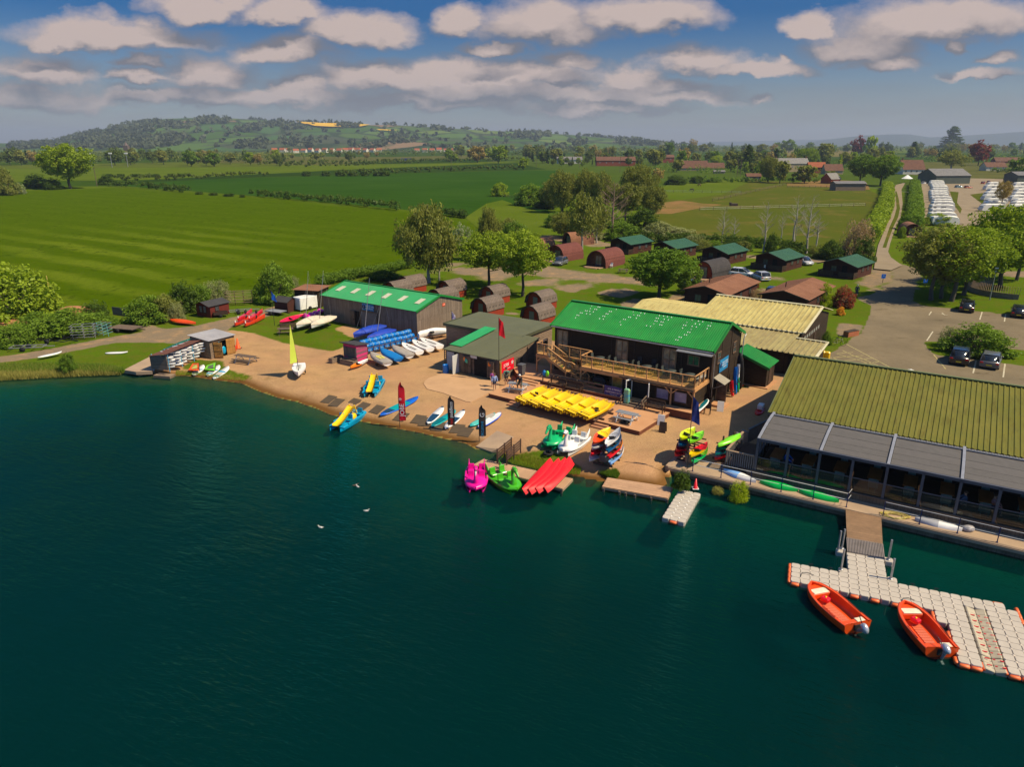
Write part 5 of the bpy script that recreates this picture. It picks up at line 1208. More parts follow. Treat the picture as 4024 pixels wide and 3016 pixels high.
hedge('hedgerow','long trimmed hedge along the top right of the meadow, its right run',[(545,424),(620,431),(700,437),(780,446),(866,455)],3.2,2.9,'dark',per=20,size=.7,step=2,seed=3)
hedge('hedgerow','short hedge end right of the weeping birch top',[(955,464),(1008,472)],2.5,2.2,'dark',per=24,size=.5,step=1.2,seed=4)
hedge('hedgerow','hedge running along the far side of the green crop field',[(248,394),(330,391),(450,386),(580,381)],3,3.6,'far',per=16,size=1.2,step=3.2,seed=5)
hedge('hedgerow','low hedge between crop field and far pasture',[(728,380),(820,376),(960,371),(1100,367),(1130,366)],3,4.2,'far',per=16,size=1.3,step=3.6,seed=6)
hedge('hedgerow','dark far hedge under the two round trees',[(560,357),(700,355),(850,353),(1000,349),(1130,347)],4,5,'far',per=14,size=1.8,step=5,seed=7)
hedge('hedgerow','far hedge beyond the left pasture',[(600,362),(760,358),(900,354)],4,4.5,'far',per=14,size=1.8,step=5,seed=8)
for i,x in enumerate((288,312,345,357,378,397,430,452)):tree('bushf','X4',(x-30)*2.65,468,442,60,'hedgerow bush in the ragged line across the left pasture','bushes of the ragged far hedge')
for i,x in enumerate((1900,2020,2120,2190)):tree('bushf','X4',x,462,424,70,'bush in the broken hedge above the green crop field','bushes of the broken far hedge')
for i,x in enumerate((60,140,210,290,340)):tree('bushf','X5',x,382,342,72,'bush in the broken hedge above the green crop field','bushes of the broken far hedge')
hedge('lane_hedge','tall bright hedge on the left side of the lane',[(1876,520),(1886,504),(1901,478),(1912,452),(1917,427),(1915,406)],3.2,3.4,'fresh',per=34,size=.55,step=1.2,seed=9)
hedge('lane_hedge','clipped hedge between the lane and the caravan row',[(1972,492),(1975,465),(1976,430),(1975,400)],3.2,3.0,'mid',per=34,size=.5,step=1.2,seed=10)
hedge('garden_hedge','clipped garden hedge in front of the barn roofs',[(1485,390),(1560,394),(1640,395),(1780,396)],4,3.0,'mid',per=20,size=.8,step=2,seed=11)
hedge('garden_hedge','clipped hedge beside the green barn bungalows',[(2140,372),(2190,373)],4,3.4,'mid',per=20,size=.8,step=2,seed=12)
hedge('field_hedge','rough hedge behind the boat shed, between it and the meadow',[(690,618),(740,607),(800,596),(860,584),(885,578)],1.8,1.6,'mid',per=40,size=.2,step=.5,seed=13)
hedge('brambles','tangle of brambles along the bank above the empty trailers',[(0,735),(60,728),(110,716),(170,705),(230,700)],3.6,1.5,'mid',per=44,size=.2,step=.5,seed=14,cat='bramble')
hedge('pasture_scrub','scrub along the pasture fence behind the cabins',[(1370,520),(1450,524),(1530,528),(1620,533),(1700,540)],3,2.2,'dark',per=34,size=.34,step=1.0,seed=15,cat='scrub')
def tufts(name,label,f,poly,n,h,mat,seed,w=.05,z=0,lean=.25):
 """blades standing in a patch"""
 r=np.random.default_rng(seed);P=np.array([tuple(g(f,x,y,z)[:2])for x,y in poly]);lo,hi=P.min(0),P.max(0);pts=[]
 while len(pts)<n:
  c=r.uniform(lo,hi,(n,2));k=inpoly(c[:,0],c[:,1],[tuple(q)for q in P]);pts+=list(c[k])
 p=np.array(pts[:n]);p3=np.c_[p,np.full(n,z-.12)];L=h*r.uniform(.5,1.2,n);d=np.c_[r.normal(0,lean,(n,2)),np.ones(n)]*L[:,None];a=r.uniform(0,PI,n);b=np.c_[np.cos(a),np.sin(a),a*0]*w/2
 v=np.stack([p3-b,p3+b,p3+d+b*.2,p3+d-b*.2],1).reshape(-1,3)
 o=leafobj(name,[(v,np.repeat(r.uniform(0,1,n),4),np.repeat(r.uniform(0,1,n),4))],LM[mat]);return tag(o,label,cat=name.replace('_',' '),kind='stuff')
tufts('reeds','dry reeds along the left lake bank','Z1',[(-200,1200),(0,1200),(420,1200),(520,1225),(660,1215),(1040,1225),(1050,1262),(700,1275),(400,1290),(0,1312),(-200,1320)],15000,.62,'reed',31,.035,-.35)
tufts('rough_grass','rough green grass above the reeds','Z1',[(-100,1180),(400,1165),(900,1180),(1100,1215),(1080,1235),(400,1230),(-100,1240)],9000,.35,'mid',32,.04)
tufts('rough_grass','rough grass on the bank beside the jetty','Y6',[(690,770),(900,800),(1080,740),(1500,850),(1620,930),(1600,1000),(1450,990),(1110,940),(860,880)],9000,.16,'fresh',33,.025,-.12)
tufts('rough_grass','rough grass round the windsurf boards','Y1',[(700,930),(1000,960),(1400,940),(1780,1010),(1700,1080),(1400,1060),(1100,1000),(700,1000)],4000,.12,'fresh',34,.025,-.1)
tufts('rough_grass','grass tuft on the bank under the kayak rack','X1',[(250,830),(330,815),(375,860),(350,900),(270,895),(150,850)],3000,.25,'mid',35,.025,-.12)
tree('bushd','W2',1110,1200,905,330,'dark ivy clump at the left end of the quay');tree('bushg','X1',1660,1150,905,220,'feathery yellow green willow bush against the quay face',mat='lime',z=WL);tree('bushg','W2',1690,1290,1170,200,'small reedy clump at the foot of the quay',mat='reed',z=WL)
# trees of the villages and hedgerows in the far band (real trunks and crowns, many of them)
def band(n,x0,x1,y0,y1,hh,keys,label,group,seed,ex=()):
 r=random.Random(seed);k=0
 while k<n:
  x,y=r.uniform(x0,x1),r.uniform(y0,y1)
  if any(a<x<b and c<y<d for a,b,c,d in ex):continue
  p=g('D',x,y,0);H=r.uniform(*hh);key=r.choice(keys)
  tree(key,'D',x,y,0,H*r.uniform(.75,1.15)*(.5 if 'fir' in key else 1),label,group,h=H,spot=p);k+=1
FK=['far1','far1','far2','far3','far3','far4','farfir','farlime','far1']
band(34,-60,300,336,358,(9,17),FK,'tree in the wood left of the church spire, beyond the far pasture','trees left of the church spire',1,[(90,240,330,372)])
band(40,300,620,336,360,(8,16),FK,'tree in the wood right of the church spire, beyond the far pasture','trees right of the church spire',2)
band(24,600,1000,330,352,(7,14),FK,'tree scattered between far hedges below the hill houses','scattered far trees below the hill',3,[(820,960,340,352)])
band(40,960,1420,326,344,(13,21),FK,'tree in the far tree belt behind the red brick farm','trees behind the red brick farm',4,[(1200,1240,330,350),(1330,1420,330,350)])
band(56,1400,2230,324,336,(16,26),FK,'tree in the long belt on the right skyline','trees of the right skyline belt',5)
band(44,1400,1930,345,364,(11,18),FK,'garden tree among the farm roofs','garden trees among the farm roofs',6)
band(9,1575,1670,368,384,(7,12),['far3','farlime','far1'],'garden tree between the barn roofs and the farmhouse','garden trees before the farmhouse',16)
band(28,1940,2240,336,350,(11,18),FK,'tree between the houses right of the lane','trees between the houses right of the lane',7)
band(24,1180,1400,353,360,(5,9),FK,'tree in front of the brick farm beyond the crop field','trees in front of the brick farm',8)
band(30,1130,1440,341,354,(10,17),FK,'tree in the belt round the brick farm','belt of trees round the brick farm',9)
# woods on the hill side: one mass
def hillwood(n,seed):
 r=np.random.default_rng(seed);cs,rd=[],[]
 while len(cs)<n:
  x,y=r.uniform(20,1500),r.uniform(252,322)
  w=noise.noise(V((x*.012,y*.05,3)))+(.5 if x<330 else 0)+.25*noise.noise(V((x*.05,y*.2,1)))
  if w<.16 and r.random()>.05:continue
  X,Y=hill_hit(x,y)
  if Y>4290 or Y<2120:continue
  s=Y/3000*r.uniform(7,13);cs.append((X,Y,hill_z(X,Y)+s*.5));rd.append(s)
 return np.array(cs),np.array(rd)
c_,r_=hillwood(1500,5);o=leafobj('hill_woodland',[leaves(c_,r_,9,13,0,9)],LM['hill']);tag(o,'woods and hedgerow trees spread over the far hillside','woodland',kind='stuff')
cs=[]
rr=random.Random(4)
for i in range(240):
 x=rr.uniform(150,1420);a,b,c=ray('D',x,300);X=a/b*4290;z=hill_z(X,4290);s=rr.uniform(8,17)
 if noise.noise(V((x*.02,0,7)))>-.05:cs.append((X,4290,z+s*.4,s))
cs=np.array(cs);o=leafobj('ridge_trees',[leaves(cs[:,:3],cs[:,3],12,11,0,19)],LM['hill']);tag(o,'dark clumps of trees along the hill ridge','woodland',kind='stuff')

def woodmass(name,label,n,x0,x1,y0,y1,hh,mat,seed,ex=(),per=22):
 r=random.Random(seed);cs,rd=[],[]
 while len(cs)<n:
  x,y=r.uniform(x0,x1),r.uniform(y0,y1)
  if any(a<x<b and c<y<d for a,b,c,d in ex):continue
  p=g('D',x,y,0);H=r.uniform(*hh);cs.append((p.x,p.y,H*r.uniform(.3,.62)));rd.append(H*.42)
 o=leafobj(name,[leaves(np.array(cs),np.array(rd),per,H*.16,0,seed)],LM[mat]);return tag(o,label,'woodland',kind='stuff')
woodmass('far_woodland','dark wood in the far band on the left below the hill',420,-80,620,334,354,(7,13),'far',41,[(420,520,330,345)])
woodmass('far_woodland','olive wood in the far band on the left below the hill',260,-80,700,332,352,(7,13),'olive',42)
woodmass('far_woodland','green wood in the far middle band',460,700,1420,322,338,(7,13),'far',43)
woodmass('far_woodland','long wood along the right skyline',620,1150,2260,319,328,(12,20),'far',44)
woodmass('far_woodland','olive trees along the right skyline',260,1150,2260,320,336,(11,18),'olive',45)
woodmass('garden_shrubs','shrubs between the farm houses',260,1400,1940,346,376,(3.5,7),'mid',46,[(1400,1490,372,400),(1790,1870,366,400)],30)
woodmass('garden_shrubs','shrubs between the houses right of the lane',90,1990,2250,338,362,(5,9),'mid',47,[(1950,2212,352,375)],30)
# ------------------------------------------------------------------ plastics and paints
def PL(name,c,c2=None,rough=.3,sc=1.5):return M(name,c,c2 or tuple(x*.85 for x in c),sc,rough,.03,spec=.5)
cYEL=PL('yellow_plastic',(.88,.55,.0));cWHT=PL('white_gelcoat',(.84,.82,.80));cBLU=PL('blue_plastic',(.0,.12,.42));cCYN=PL('cyan_plastic',(.0,.32,.55));cRED=PL('red_plastic',(.72,.008,.02));cRED2=PL('canoe_red',(.90,.006,.012),(.74,.004,.010),.55)
cORG=PL('boat_orange',(.80,.085,.006),(.66,.06,.004),.4);cPNK=PL('pink_gelcoat',(.85,.006,.30),None,.28);cGRN=PL('emerald_gelcoat',(.005,.42,.14));cLGR=PL('leaf_green_gelcoat',(.06,.42,.015));cLIM=PL('lime_plastic',(.22,.72,.02));cYLM=PL('yellow_lime_plastic',(.55,.66,.0))
cTEA=PL('teal_board',(.0,.34,.34));cNAVY=PL('navy_pad',(.012,.05,.10));cSKY=PL('skyblue_plastic',(.22,.45,.85));cGRY=PL('grey_plastic',(.42,.42,.45));cORK=PL('kayak_orange',(.85,.22,.01));cBLK=PL('black_rubber',(.012,.012,.013),None,.7)
cDBL=PL('deep_blue_plastic',(.0,.10,.26));cDGR=PL('dark_green_plastic',(.0,.12,.08));cBRB=PL('bright_blue_board',(.005,.12,.62));cCREAM=M('cream_cover',(.62,.55,.43),(.50,.44,.35),2,.8);cBCOV=M('blue_cover',(.01,.05,.42),(.008,.035,.30),1.5,.6)
cGCOV=M('grey_cover',(.36,.32,.28),(.27,.235,.20),2,.8);cBARR=PL('barrel_blue',(.0,.17,.55),(.0,.12,.42),.35);cMAG=PL('magenta_plastic',(.62,.01,.30));cAL=M('alloy_tube',(.55,.54,.53),(.42,.42,.42),3,.35,.03,.7)
cFRAME=M('brown_rack_timber',(.085,.045,.03),None,2,.7);cTYRE=M('tyre',(.015,.015,.015),None,4,.85)

def setax(o,A,B,roll=0.,lift=0.,up=(0,0,1),L0=None):
 """lay o with its x axis from A to B"""
 A,B=V(A),V(B);x=(B-A);L=x.length;x.normalize();y=V(up).cross(x).normalized();z=x.cross(y)
 m=Matrix((x,y,z)).transposed()@Matrix.Rotation(roll,3,'X');o.rotation_euler=m.to_euler();o.location=(A+B)/2+V((0,0,lift));o['len']=1;del o['len']
 return o
def hullr(L,B,H,stern=.75,pb=2.3,qb=.75,rock=.05,sheer=.05,e=2.4,ns=14,nn=10,z0=0.,sc=1.,flat=0.):
 """rings of an open half section, keel down, gunwale at H"""
 out=[]
 for i in range(ns+1):
  t=i/ns;x=-L/2+L*t
  f=(1-max(0,(t-.35)/.65)**pb)**qb;s=stern+(1-stern)*min(1,t/.4)**.6 if stern<1 else 1
  w=max(B/2*f*s*sc,.004);zk=z0+rock*(2*t-1)**2*1.0+(1-sc)*H*.5;zg=z0+H+sheer*(2*t-.7)**2
  ring=[]
  for k in range(nn+1):
   a=PI*k/nn;cy,sy=math.cos(a),math.sin(a)
   y=w*(abs(cy)**(2/e))*(1 if cy>=0 else-1);z=zg-(zg-zk)*abs(sy)**(2/e)
   ring.append((x,y,z))
  out.append(ring)
 return out
def shell(mb,L,B,H,deck=None,**k):
 """closed hull; deck = crown height (negative for a well)"""
 R_=hullr(L,B,H,**k);mb.loft(R_,False,True,False);n=len(R_[0])-1
 for r in(R_[0],):mb.add(r,[list(range(n+1))])
 if deck is not None:
  D_=[]
  for i,r in enumerate(R_):
   t=i/(len(R_)-1);q=deck*max(0,math.sin(PI*min(1,max(0,t))))**.5;a,b=V(r[0]),V(r[-1]);row=[]
   for j,(s,h)in enumerate(((0,0),(.08,.25),(.2,.9),(.5,1),(.8,.9),(.92,.25),(1,0))):p=a.lerp(b,s);row.append((p.x,p.y,p.z+q*h))
   D_.append(row)
  mb.loft(D_,False,True,False,flip=True)
 return R_
def openhull(mb,L,B,H,floor=.12,rim=.05,**k):
 R_=hullr(L,B,H,**k);mb.loft(R_,False,True,False);mb.add(R_[0],[list(range(len(R_[0])))]);I_=[]
 for i,r in enumerate(R_):
  t=i/(len(R_)-1);row=[]
  for p in r:
   w=abs(r[0][1]);s=max(0.,(w-rim)/w)if w>rim else .02
   row.append((p[0]*(1-rim*1.6/L),p[1]*s,max(p[2]+.02 if p[2]<r[0][2]-.01 else p[2],k.get('z0',0)+floor if p[2]<r[0][2]-.02 else 0)))
  I_.append(row)
 mb.loft(I_,False,True,False,flip=True)
 for a,b,a2,b2 in((R_,I_,0,0),(R_,I_,-1,-1)):
  rows=[[x[a2],y[b2]]for x,y in zip(a,b)];mb.loft(rows,False,True,False,flip=(a2==0))
 mb.add(I_[0],[list(range(len(I_[0])))[::-1]]);return R_
def board(mb,L,B,H=.1,nose=1.,z=0.):
 """paddle board outline, flat deck"""
 rings=[]
 for i in range(17):
  t=i/16;x=-L/2+L*t;f=(max(0,1-abs(2*t-1)**(2.6 if t<.5 else 2.2*nose)))**.55;w=max(B/2*f,.01);zz=z+.10*max(0,(t-.7)/.3)**2
  rings.append([(x,-w,zz+H*.5),(x,-w*.93,zz+H),(x,w*.93,zz+H),(x,w,zz+H*.5),(x,w*.8,zz),(x,-w*.8,zz)])
 mb.loft(rings,True,True);return rings
def pad(mb,L,B,t0,t1,H,s=.8,nose=1.):
 rings=[]
 for i in range(9):
  t=t0+(t1-t0)*i/8;x=-L/2+L*t;f=(max(0,1-abs(2*t-1)**(2.6 if t<.5 else 2.2*nose)))**.55;w=B/2*f*s;zz=.10*max(0,(t-.7)/.3)**2+H+.004
  rings.append([(x,-w,zz),(x,w,zz)])
 mb.loft(rings,False,False,False,flip=False);mb.f[-8:]=[f[::-1]if False else f for f in mb.f[-8:]];return mb
def paddle_board(label,A,B,W_,base,pads,H=.11,group=None,name='paddle_board',cat='paddle board',fin=True,roll=0,lift=0.):
 A,B=V(A),V(B);L=(B-A).length;o=thing(name,label,cat,group=group);mb=MB();board(mb,L,W_,H);mb.build('board',base,o)
 for t0,t1,m_,s in pads:p=MB();pad(p,L,W_,t0,t1,H,s);p.build('deck_pad',m_,o)
 if fin:f=MB();f.bar((-L/2+.35,0,.02),(-L/2+.25,0,-.16),.015,.12);f.build('fin',cBLK,o)
 return setax(o,A,B,roll,lift)
# paddle boards along the waterline
z_=-.12
paddle_board('long blue paddle board with teal middle beside the red feather flag',gg('Y3',815,655,.13),gg('Y3',1228,462,.13),1.0,cBRB,[(.12,.3,cNAVY,.82),(.3,.72,cTEA,.92)],.15)
paddle_board('white and navy paddle board left of the tall dark feather flag',gg('Y3',1330,742,.13),gg('Y3',1495,566,.13),.82,cWHT,[(.08,.55,cNAVY,.8),(.93,.99,cNAVY,.8)])
paddle_board('dark teal paddle board between two white and navy boards',gg('Y3',1368,776,.13),gg('Y3',1632,605,.13),.82,cTEA,[(.08,.5,PL('dark_teal',(.0,.16,.17)),.75)])
paddle_board('white and navy paddle board right of the tall dark feather flag',gg('Y3',1520,796,.13),gg('Y3',1726,602,.13),.82,cWHT,[(.2,.6,cNAVY,.8),(.93,.99,cNAVY,.8)])
paddle_board('turquoise and sand paddle board behind the rightmost feather flag',gg('Y3',1788,768,.13),gg('Y3',2060,640,.13),.8,PL('turquoise_board',(.02,.45,.42)),[(.1,.5,PL('pale_turquoise',(.12,.55,.45)),.75),(.62,.95,PL('sand_board',(.50,.44,.34)),.9)])
paddle_board('white board edged royal blue by the rightmost feather flag',gg('Y3',1880,786,.13),gg('Y3',2122,632,.13),.85,PL('royal_edge',(.02,.08,.55)),[(.03,.97,cWHT,.84),(.6,.82,PL('pale_grey_pad',(.55,.55,.58)),.6)])
paddle_board('white board with turquoise pad leaning on a black stand by the clubhouse corner',g('X1',1165,275,.05),g('X1',1335,110,.55),.95,cWHT,[(.35,.95,PL('turq_pad',(.0,.30,.36)),.8)],.14,roll=-.5,lift=.3)
mb=MB()
for x in(-.25,.25):mb.bar((x,0,0),(x,.1,.95),.04);mb.bar((x,-.3,0),(x,.1,.95),.04)
mb.bar((-.25,.05,.6),(.25,.05,.6),.04);mb.box((0,.1,.7),(.5,.05,.35));tag(mb.build('display_stand',BLACKM,loc=g('X1',1325,215),rz=R(-35)),'black stand holding the white board by the clubhouse corner','stand')
for i,(a,b,lb)in enumerate((((960,1028),(1112,888),'left'),((1162,1036),(1340,892),'middle'),((1250,1078),(1476,908),'right'))):
 paddle_board(lb+' one of three white windsurf boards with blue stripes on the bank',gg('Y1',*a,.03),gg('Y1',*b,.03),.86,cWHT,[(.16,.26,cCYN,.95),(.27,.5,PL('beige_pad',(.58,.52,.44)),.7),(.52,.62,cCYN,.95)],.14,name='windsurf_board',cat='windsurf board')
def sail_flat(label,pts,z,mats,win):
 o=thing('windsurf_sail',label,'sail',g('Y1',*pts[0],0));o0=o.location;P=[g('Y1',x,y,zz)-o0 for(x,y),zz in zip(pts,z)]
 c=sum((p for p in P),V())/len(P);m_=MB();m_.smooth=False;ring=[c.lerp(p,.55)for p in P]
 n_=len(P)
 for i in range(n_):j=(i+1)%n_;m_.mat(0).quad(P[i],P[j],ring[j],ring[i])
 m_.mat(1).add(ring,[list(range(n_))]);q=len(m_.v);m_.v+=[(p[0],p[1],p[2]-.012)for p in m_.v[:q]];m_.f+=[[i+q for i in f][::-1]for f in list(m_.f)];m_.mi+=m_.mi[:];m_.sm+=m_.sm[:]
 m_.build('sail',[mats,win],o);t_=MB();t_.tube([P[-2],P[-1]]if False else[P[2],P[3]],.03,6);t_.build('mast',BLACKM,o)
 b_=MB();b_.tube([P[0],P[3].lerp(P[2],.35)],.02,6);b_.build('boom',BLACKM,o);return o
sail_flat('orange windsurf sail with clear window lying beside the left board',[(880,945),(948,842),(1040,838),(1045,946)],(.1,.15,.5,.1),ORG,M('clear_yellow_film',(.45,.42,.10)))
sail_flat('bright green windsurf sail with dark window beside the middle board',[(1112,934),(1155,870),(1285,826),(1272,946)],(.1,.2,.6,.1),cLIM,M('smoky_film',(.12,.16,.10)))
for(a,b,lb)in(((330,1123),(540,1078),'long white surf board propped on the grass verge by the track'),((915,1086),(1112,1080),'white surf board lying flat alone on the mown bank')):
 paddle_board(lb,g('Z1',*a,.25 if a[0]<400 else .02),g('Z1',*b,.3 if a[0]<400 else .02),.62,cWHT,[],.12,name='surf_board',cat='surf board',fin=False)
# racked white boards
rack=thing('board_rack','brown roofed open rack crammed with white boards at the water edge','rack',(-34.8,68.9,0),R(76))
RL_=5.7;mb=MB();corr(mb,-.3,RL_+.3,(-.25,1.98),(2.0,1.62),.13,.02);mb.build('roof',BRROOF,rack)
mb=MB();mb.box((-.15,.9,.95),(.06,2.0,1.45));mb.box((RL_+.1,.9,.95),(.05,2.0,1.5));mb.build('end_wall',GREYH,rack)
mb=MB()
for x in(0,1.9,3.8,5.6):
 for y in(-.1,1.8):mb.box((x,y,.9),(.06,.06,1.8))
 for z in(.3,.62,.94,1.26,1.58):mb.bar((x,-.12,z),(x,1.8,z),.05)
mb.build('frame',M('pale_blue_steel',(.15,.42,.60)),rack)
tp=None;k=0
for row,z in enumerate((.33,.65,.97,1.29,1.55)):
 for x in(.5,1.45,2.35,3.3,4.3,5.1):
  if(row,round(x))in((0,5),(4,0)):continue
  k+=1
  if tp is None:
   tp=thing('stored_board','x','surf board');m_=MB();board(m_,2.3,.72,.15,z=0);m_.build('board',cWHT,tp);p=MB();pad(p,2.3,.72,.3,.7,.15,.85);p.build('deck_pad',cBLU,tp);o=tp
  else:o=dup(tp)
  c,s=math.cos(R(76)),math.sin(R(76));yy=.65+rng.uniform(-.15,.1)
  o.location=(-34.8+x*c-yy*s,68.9+x*s+yy*c,z);o.rotation_euler=(rng.uniform(-.15,.15),.0,R(76-90)+rng.uniform(-.12,.12));tag(o,'white board pushed nose out into the brown roofed rack',group='white boards in the rack')
mb=MB();mb.box((0,0,-.3),(1.9,.9,.5));tag(mb.build('planter_crib',GREYH,loc=g('Y1',535,1000,-.2),rz=R(-12)),'weathered sleeper box in the water under the board rack','sleeper box')
mb=MB();mb.tube([(-.8,0,0),(.8,0,.1)],.07,8);tag(mb.build('timber_pole',CAPW,loc=g('Y1',285,1005,-.45),rz=R(25)),'pale timber pole lying at the slipway edge','pole')
mb=MB();mb.poly(Z('Z1',(1075,1228),(1325,1100),(1345,1200),(1320,1240),(1180,1245)),-.3,.02);tag(mb.build('slipway',CONCR),'pale concrete slipway left of the board rack','slipway')
# paddle store shed
ps=thing('paddle_shed','small grey shed with pale sheet roof and open double doors','shed',(-32.3,73.4,0),R(57))
mb=MB();mb.add([(0,0,0),(3.1,0,0),(3.1,3.4,0),(0,3.4,0),(0,0,1.95),(3.1,0,1.95),(3.1,3.4,2.1),(0,3.4,2.1)],[(1,2,6,5),(2,3,7,6),(3,0,4,7),(0,3,2,1)])
for x0_,x1_ in((0,.35),(2.85,3.1)):mb.box(((x0_+x1_)/2,.04,.97),(x1_-x0_,.08,1.95))
mb.box((1.55,.04,1.85),(3.1,.08,.22));mb.build('wall',GREYH,ps);mb=MB();corr(mb,-.15,3.25,(3.6,2.2),(-.2,2.05),.15,.025);mb.build('roof',WHROOF,ps)
mb=MB();mb.box((1.6,.5,.97),(2.5,.04,1.9));mb.build('dark_interior',DARKIN,ps)
GOLD=boards('golden_doors',(.48,.24,.06),(.38,.18,.05),.14,2,True)
plank_door(ps,(.42,-.05,.05),.95,1.75,R(-62),GOLD);plank_door(ps,(1.95,-.07,.05),1.0,1.75,R(-9),GOLD)
mb=MB();mb.ell((1.2,.1,.9),(.25,.12,.75),8,6);mb.ell((1.7,.1,.6),(.3,.1,.45),8,6);mb.build('hanging_sails',cCYN,ps)
mb=MB();shell(mb,4.6,.8,.35,.08,stern=.2);tag(setax(mb.build('upturned_canoe',cDGR),g('Z1',1460,1045,.3),g('Z1',1600,985,.5),PI,.2),'dark green canoe leaning behind the board rack','canoe')
def cone(label,loc,h=.75,m1=None):
 o=thing('traffic_cone',label,'cone',loc);m_=MB();m_.lathe([(h*.24,.04),(h*.2,.06),(h*.04,h),(.001,h)],n=14);m_.build('cone',m1 or ORG,o);b_=MB();b_.box((0,0,.02),(h*.55,h*.55,.04));b_.build('base',cBLK if h>.8 else WHITE,o)
 if h<.8:s_=MB();s_.lathe([(h*.135,h*.42),(h*.10,h*.62)],n=14,cap=False);s_.build('white_band',WHITE,o)
 return o
cone('tall orange cone beside the paddle shed doors',g('Z1',2070,1040),1.2);cone('red and white cone at the foot of the quay',g('X1',1195,1025,WL+.1),.75,cRED)
mb=MB();mb.box((0,0,.3),(.45,.4,.6),bev=.05);mb.box((0,0,.63),(.3,.1,.08));tag(mb.build('fuel_can',cRED,loc=g('Z1',2037,1060),rz=.4),'red fuel can by the paddle shed door','fuel can')

# ------------------------------------------------------------------ pedal boats
def seatp(root,x,y,mat,rz=0,nm='seat'):
 m_=MB();m_.box((x,y,.62),(.42,.44,.1),bev=.03);m_.box((x-.2*math.cos(rz),y,.84),(.08,.44,.46),ry=-.12,bev=.03);m_.build(nm,mat,root)
def bird_boat(kind,label,A,B,base,mats,beak=None,horns=False):
 """pedal boat with a neck and head at the bow (A = stern, B = bow)"""
 o=thing('bird_pedal_boat' if not horns else 'dragon_pedal_boat',label,'pedal boat');m_=MB()
 L,Bm=3.5,1.62
 for y in(-.45,.45):
  R_=hullr(L*.98,.66,.34,stern=.8,pb=2.6,rock=.08,sheer=.0,ns=12,nn=8);m_.loft([[(p[0],p[1]+y,p[2])for p in r]for r in R_],False,True,False);m_.add([(p[0],p[1]+y,p[2])for p in R_[0]],[list(range(9))])
 rings=[]
 for i in range(15): # the tub that joins both floats
  t=i/14;x=-L/2+L*t;f=(1-max(0,(t-.45)/.55)**2.6)**.6*(.86+.14*min(1,t/.2));w=max(.02,Bm/2*f);rings.append([(x,w,.34),(x,w*1.04,.46),(x,w*.97,.52),(x,w*.86,.50),(x,w*.80,.40),(x,-w*.80,.40),(x,-w*.86,.50),(x,-w*.97,.52),(x,-w*1.04,.46),(x,-w,.34)])
 m_.loft(rings,True,True);m_.build('hull',mats[0],o)
 d=MB();rr=[]
 for i in range(8):
  t=i/7;x=.62+1.1*t;w=max(.03,.78*(1-t**2.4)**.6);h=.5+.26*math.sin(PI*(1-t)*.5)*(.4+.6*(1-t));rr.append([(x,w*math.cos(a),.46+(h-.46+.12)*math.sin(a))for a in[PI*k/10 for k in range(11)]])
 d.loft(rr,False,True,False);d.add(rr[0],[list(range(11))[::-1]]);d.build('foredeck',mats[0],o)
 n_=MB();hgtn=1.95
 if horns:pts=[(1.22,0,.5),(1.28,0,.95),(1.14,0,1.35),(1.10,0,1.66),(1.28,0,1.86),(1.48,0,1.80)]
 else:pts=[(1.12,0,.5),(1.26,0,.9),(1.20,0,1.25),(1.06,0,1.5),(1.12,0,1.78),(1.30,0,1.86),(1.44,0,1.74)]
 n_.tube(pts,[.30,.17,.12,.11,.12,.15,.12][:len(pts)],12);nk=n_.build('neck',mats[0],o)
 h=MB();
 if horns:
  h.ell((1.46,0,1.76),(.22,.15,.15),10,7);h.tube([(1.5,0,1.74),(1.78,0,1.55),(1.9,0,1.44)],[.13,.09,.07],8)
  for y in(-.09,.09):h.tube([(1.38,y,1.86),(1.3,y*1.5,2.06)],[.03,.008],6);h.ell((1.56,y*1.2,1.84),(.04,.03,.04),6,5)
 else:
  h.ell((1.42,0,1.78),(.19,.12,.13),10,7)
  for y in(-.1,.1):h.ell((1.48,y,1.82),(.025,.02,.025),6,5)
 hd=h.build('head',mats[0],o)
 if beak:b_=MB();b_.tube([(1.54,0,1.73),(1.68,0,1.60),(1.76,0,1.46)],[.075,.055,.02],8);b_.build('beak',beak,hd);k_=MB();k_.tube([(1.52,0,1.76),(1.57,0,1.70)],[.10,.08],8);k_.build('face_mask',cBLK,hd)
 for y in(-.55,.55):
  t_=MB();t_.loft([[(-1.45,y-.05,.5),(-1.45,y+.05,.5),(-1.0,y+.05,.5),(-1.0,y-.05,.5)],[(-1.72,y-.06,.8),(-1.72,y+.06,.8),(-1.32,y+.05,.85),(-1.32,y-.05,.85)],[(-1.8,y-.01,1.12),(-1.8,y+.01,1.12),(-1.74,y+.01,1.12),(-1.74,y-.01,1.12)]],True,True);t_.build('tail_feather',mats[0],o)
 for x in(-.85,.28):
  for y in(-.38,.38):seatp(o,x,y,mats[0])
 w_=MB();w_.tube([(-.02,-.1,.78),(.05,0,.82),(-.02,.1,.78)],.02,6);w_.tube([(.55,-.5,.62),(.55,.5,.62)],.02,6);w_.tube([(-1.5,-.3,.62),(-1.5,.3,.62),(-1.25,.2,.62),(-1.25,-.2,.62),(-1.5,-.3,.62)],.02,6);w_.build('steering_gear',BLACKM,o)
 setax(o,A,B,0,0);o.location.z=base;return o
bird_boat('swan','white swan pedal boat with orange beak on the gravel',g('W3',1520,440,.3),g('W3',1010,840,.3),.02,[cWHT],PL('beak_orange',(.85,.32,.02)))
bird_boat('dragon','emerald green dragon pedal boat parked beside the white swan',g('W3',1150,320,.3),g('W3',620,690,.3),.02,[cGRN],None,True)
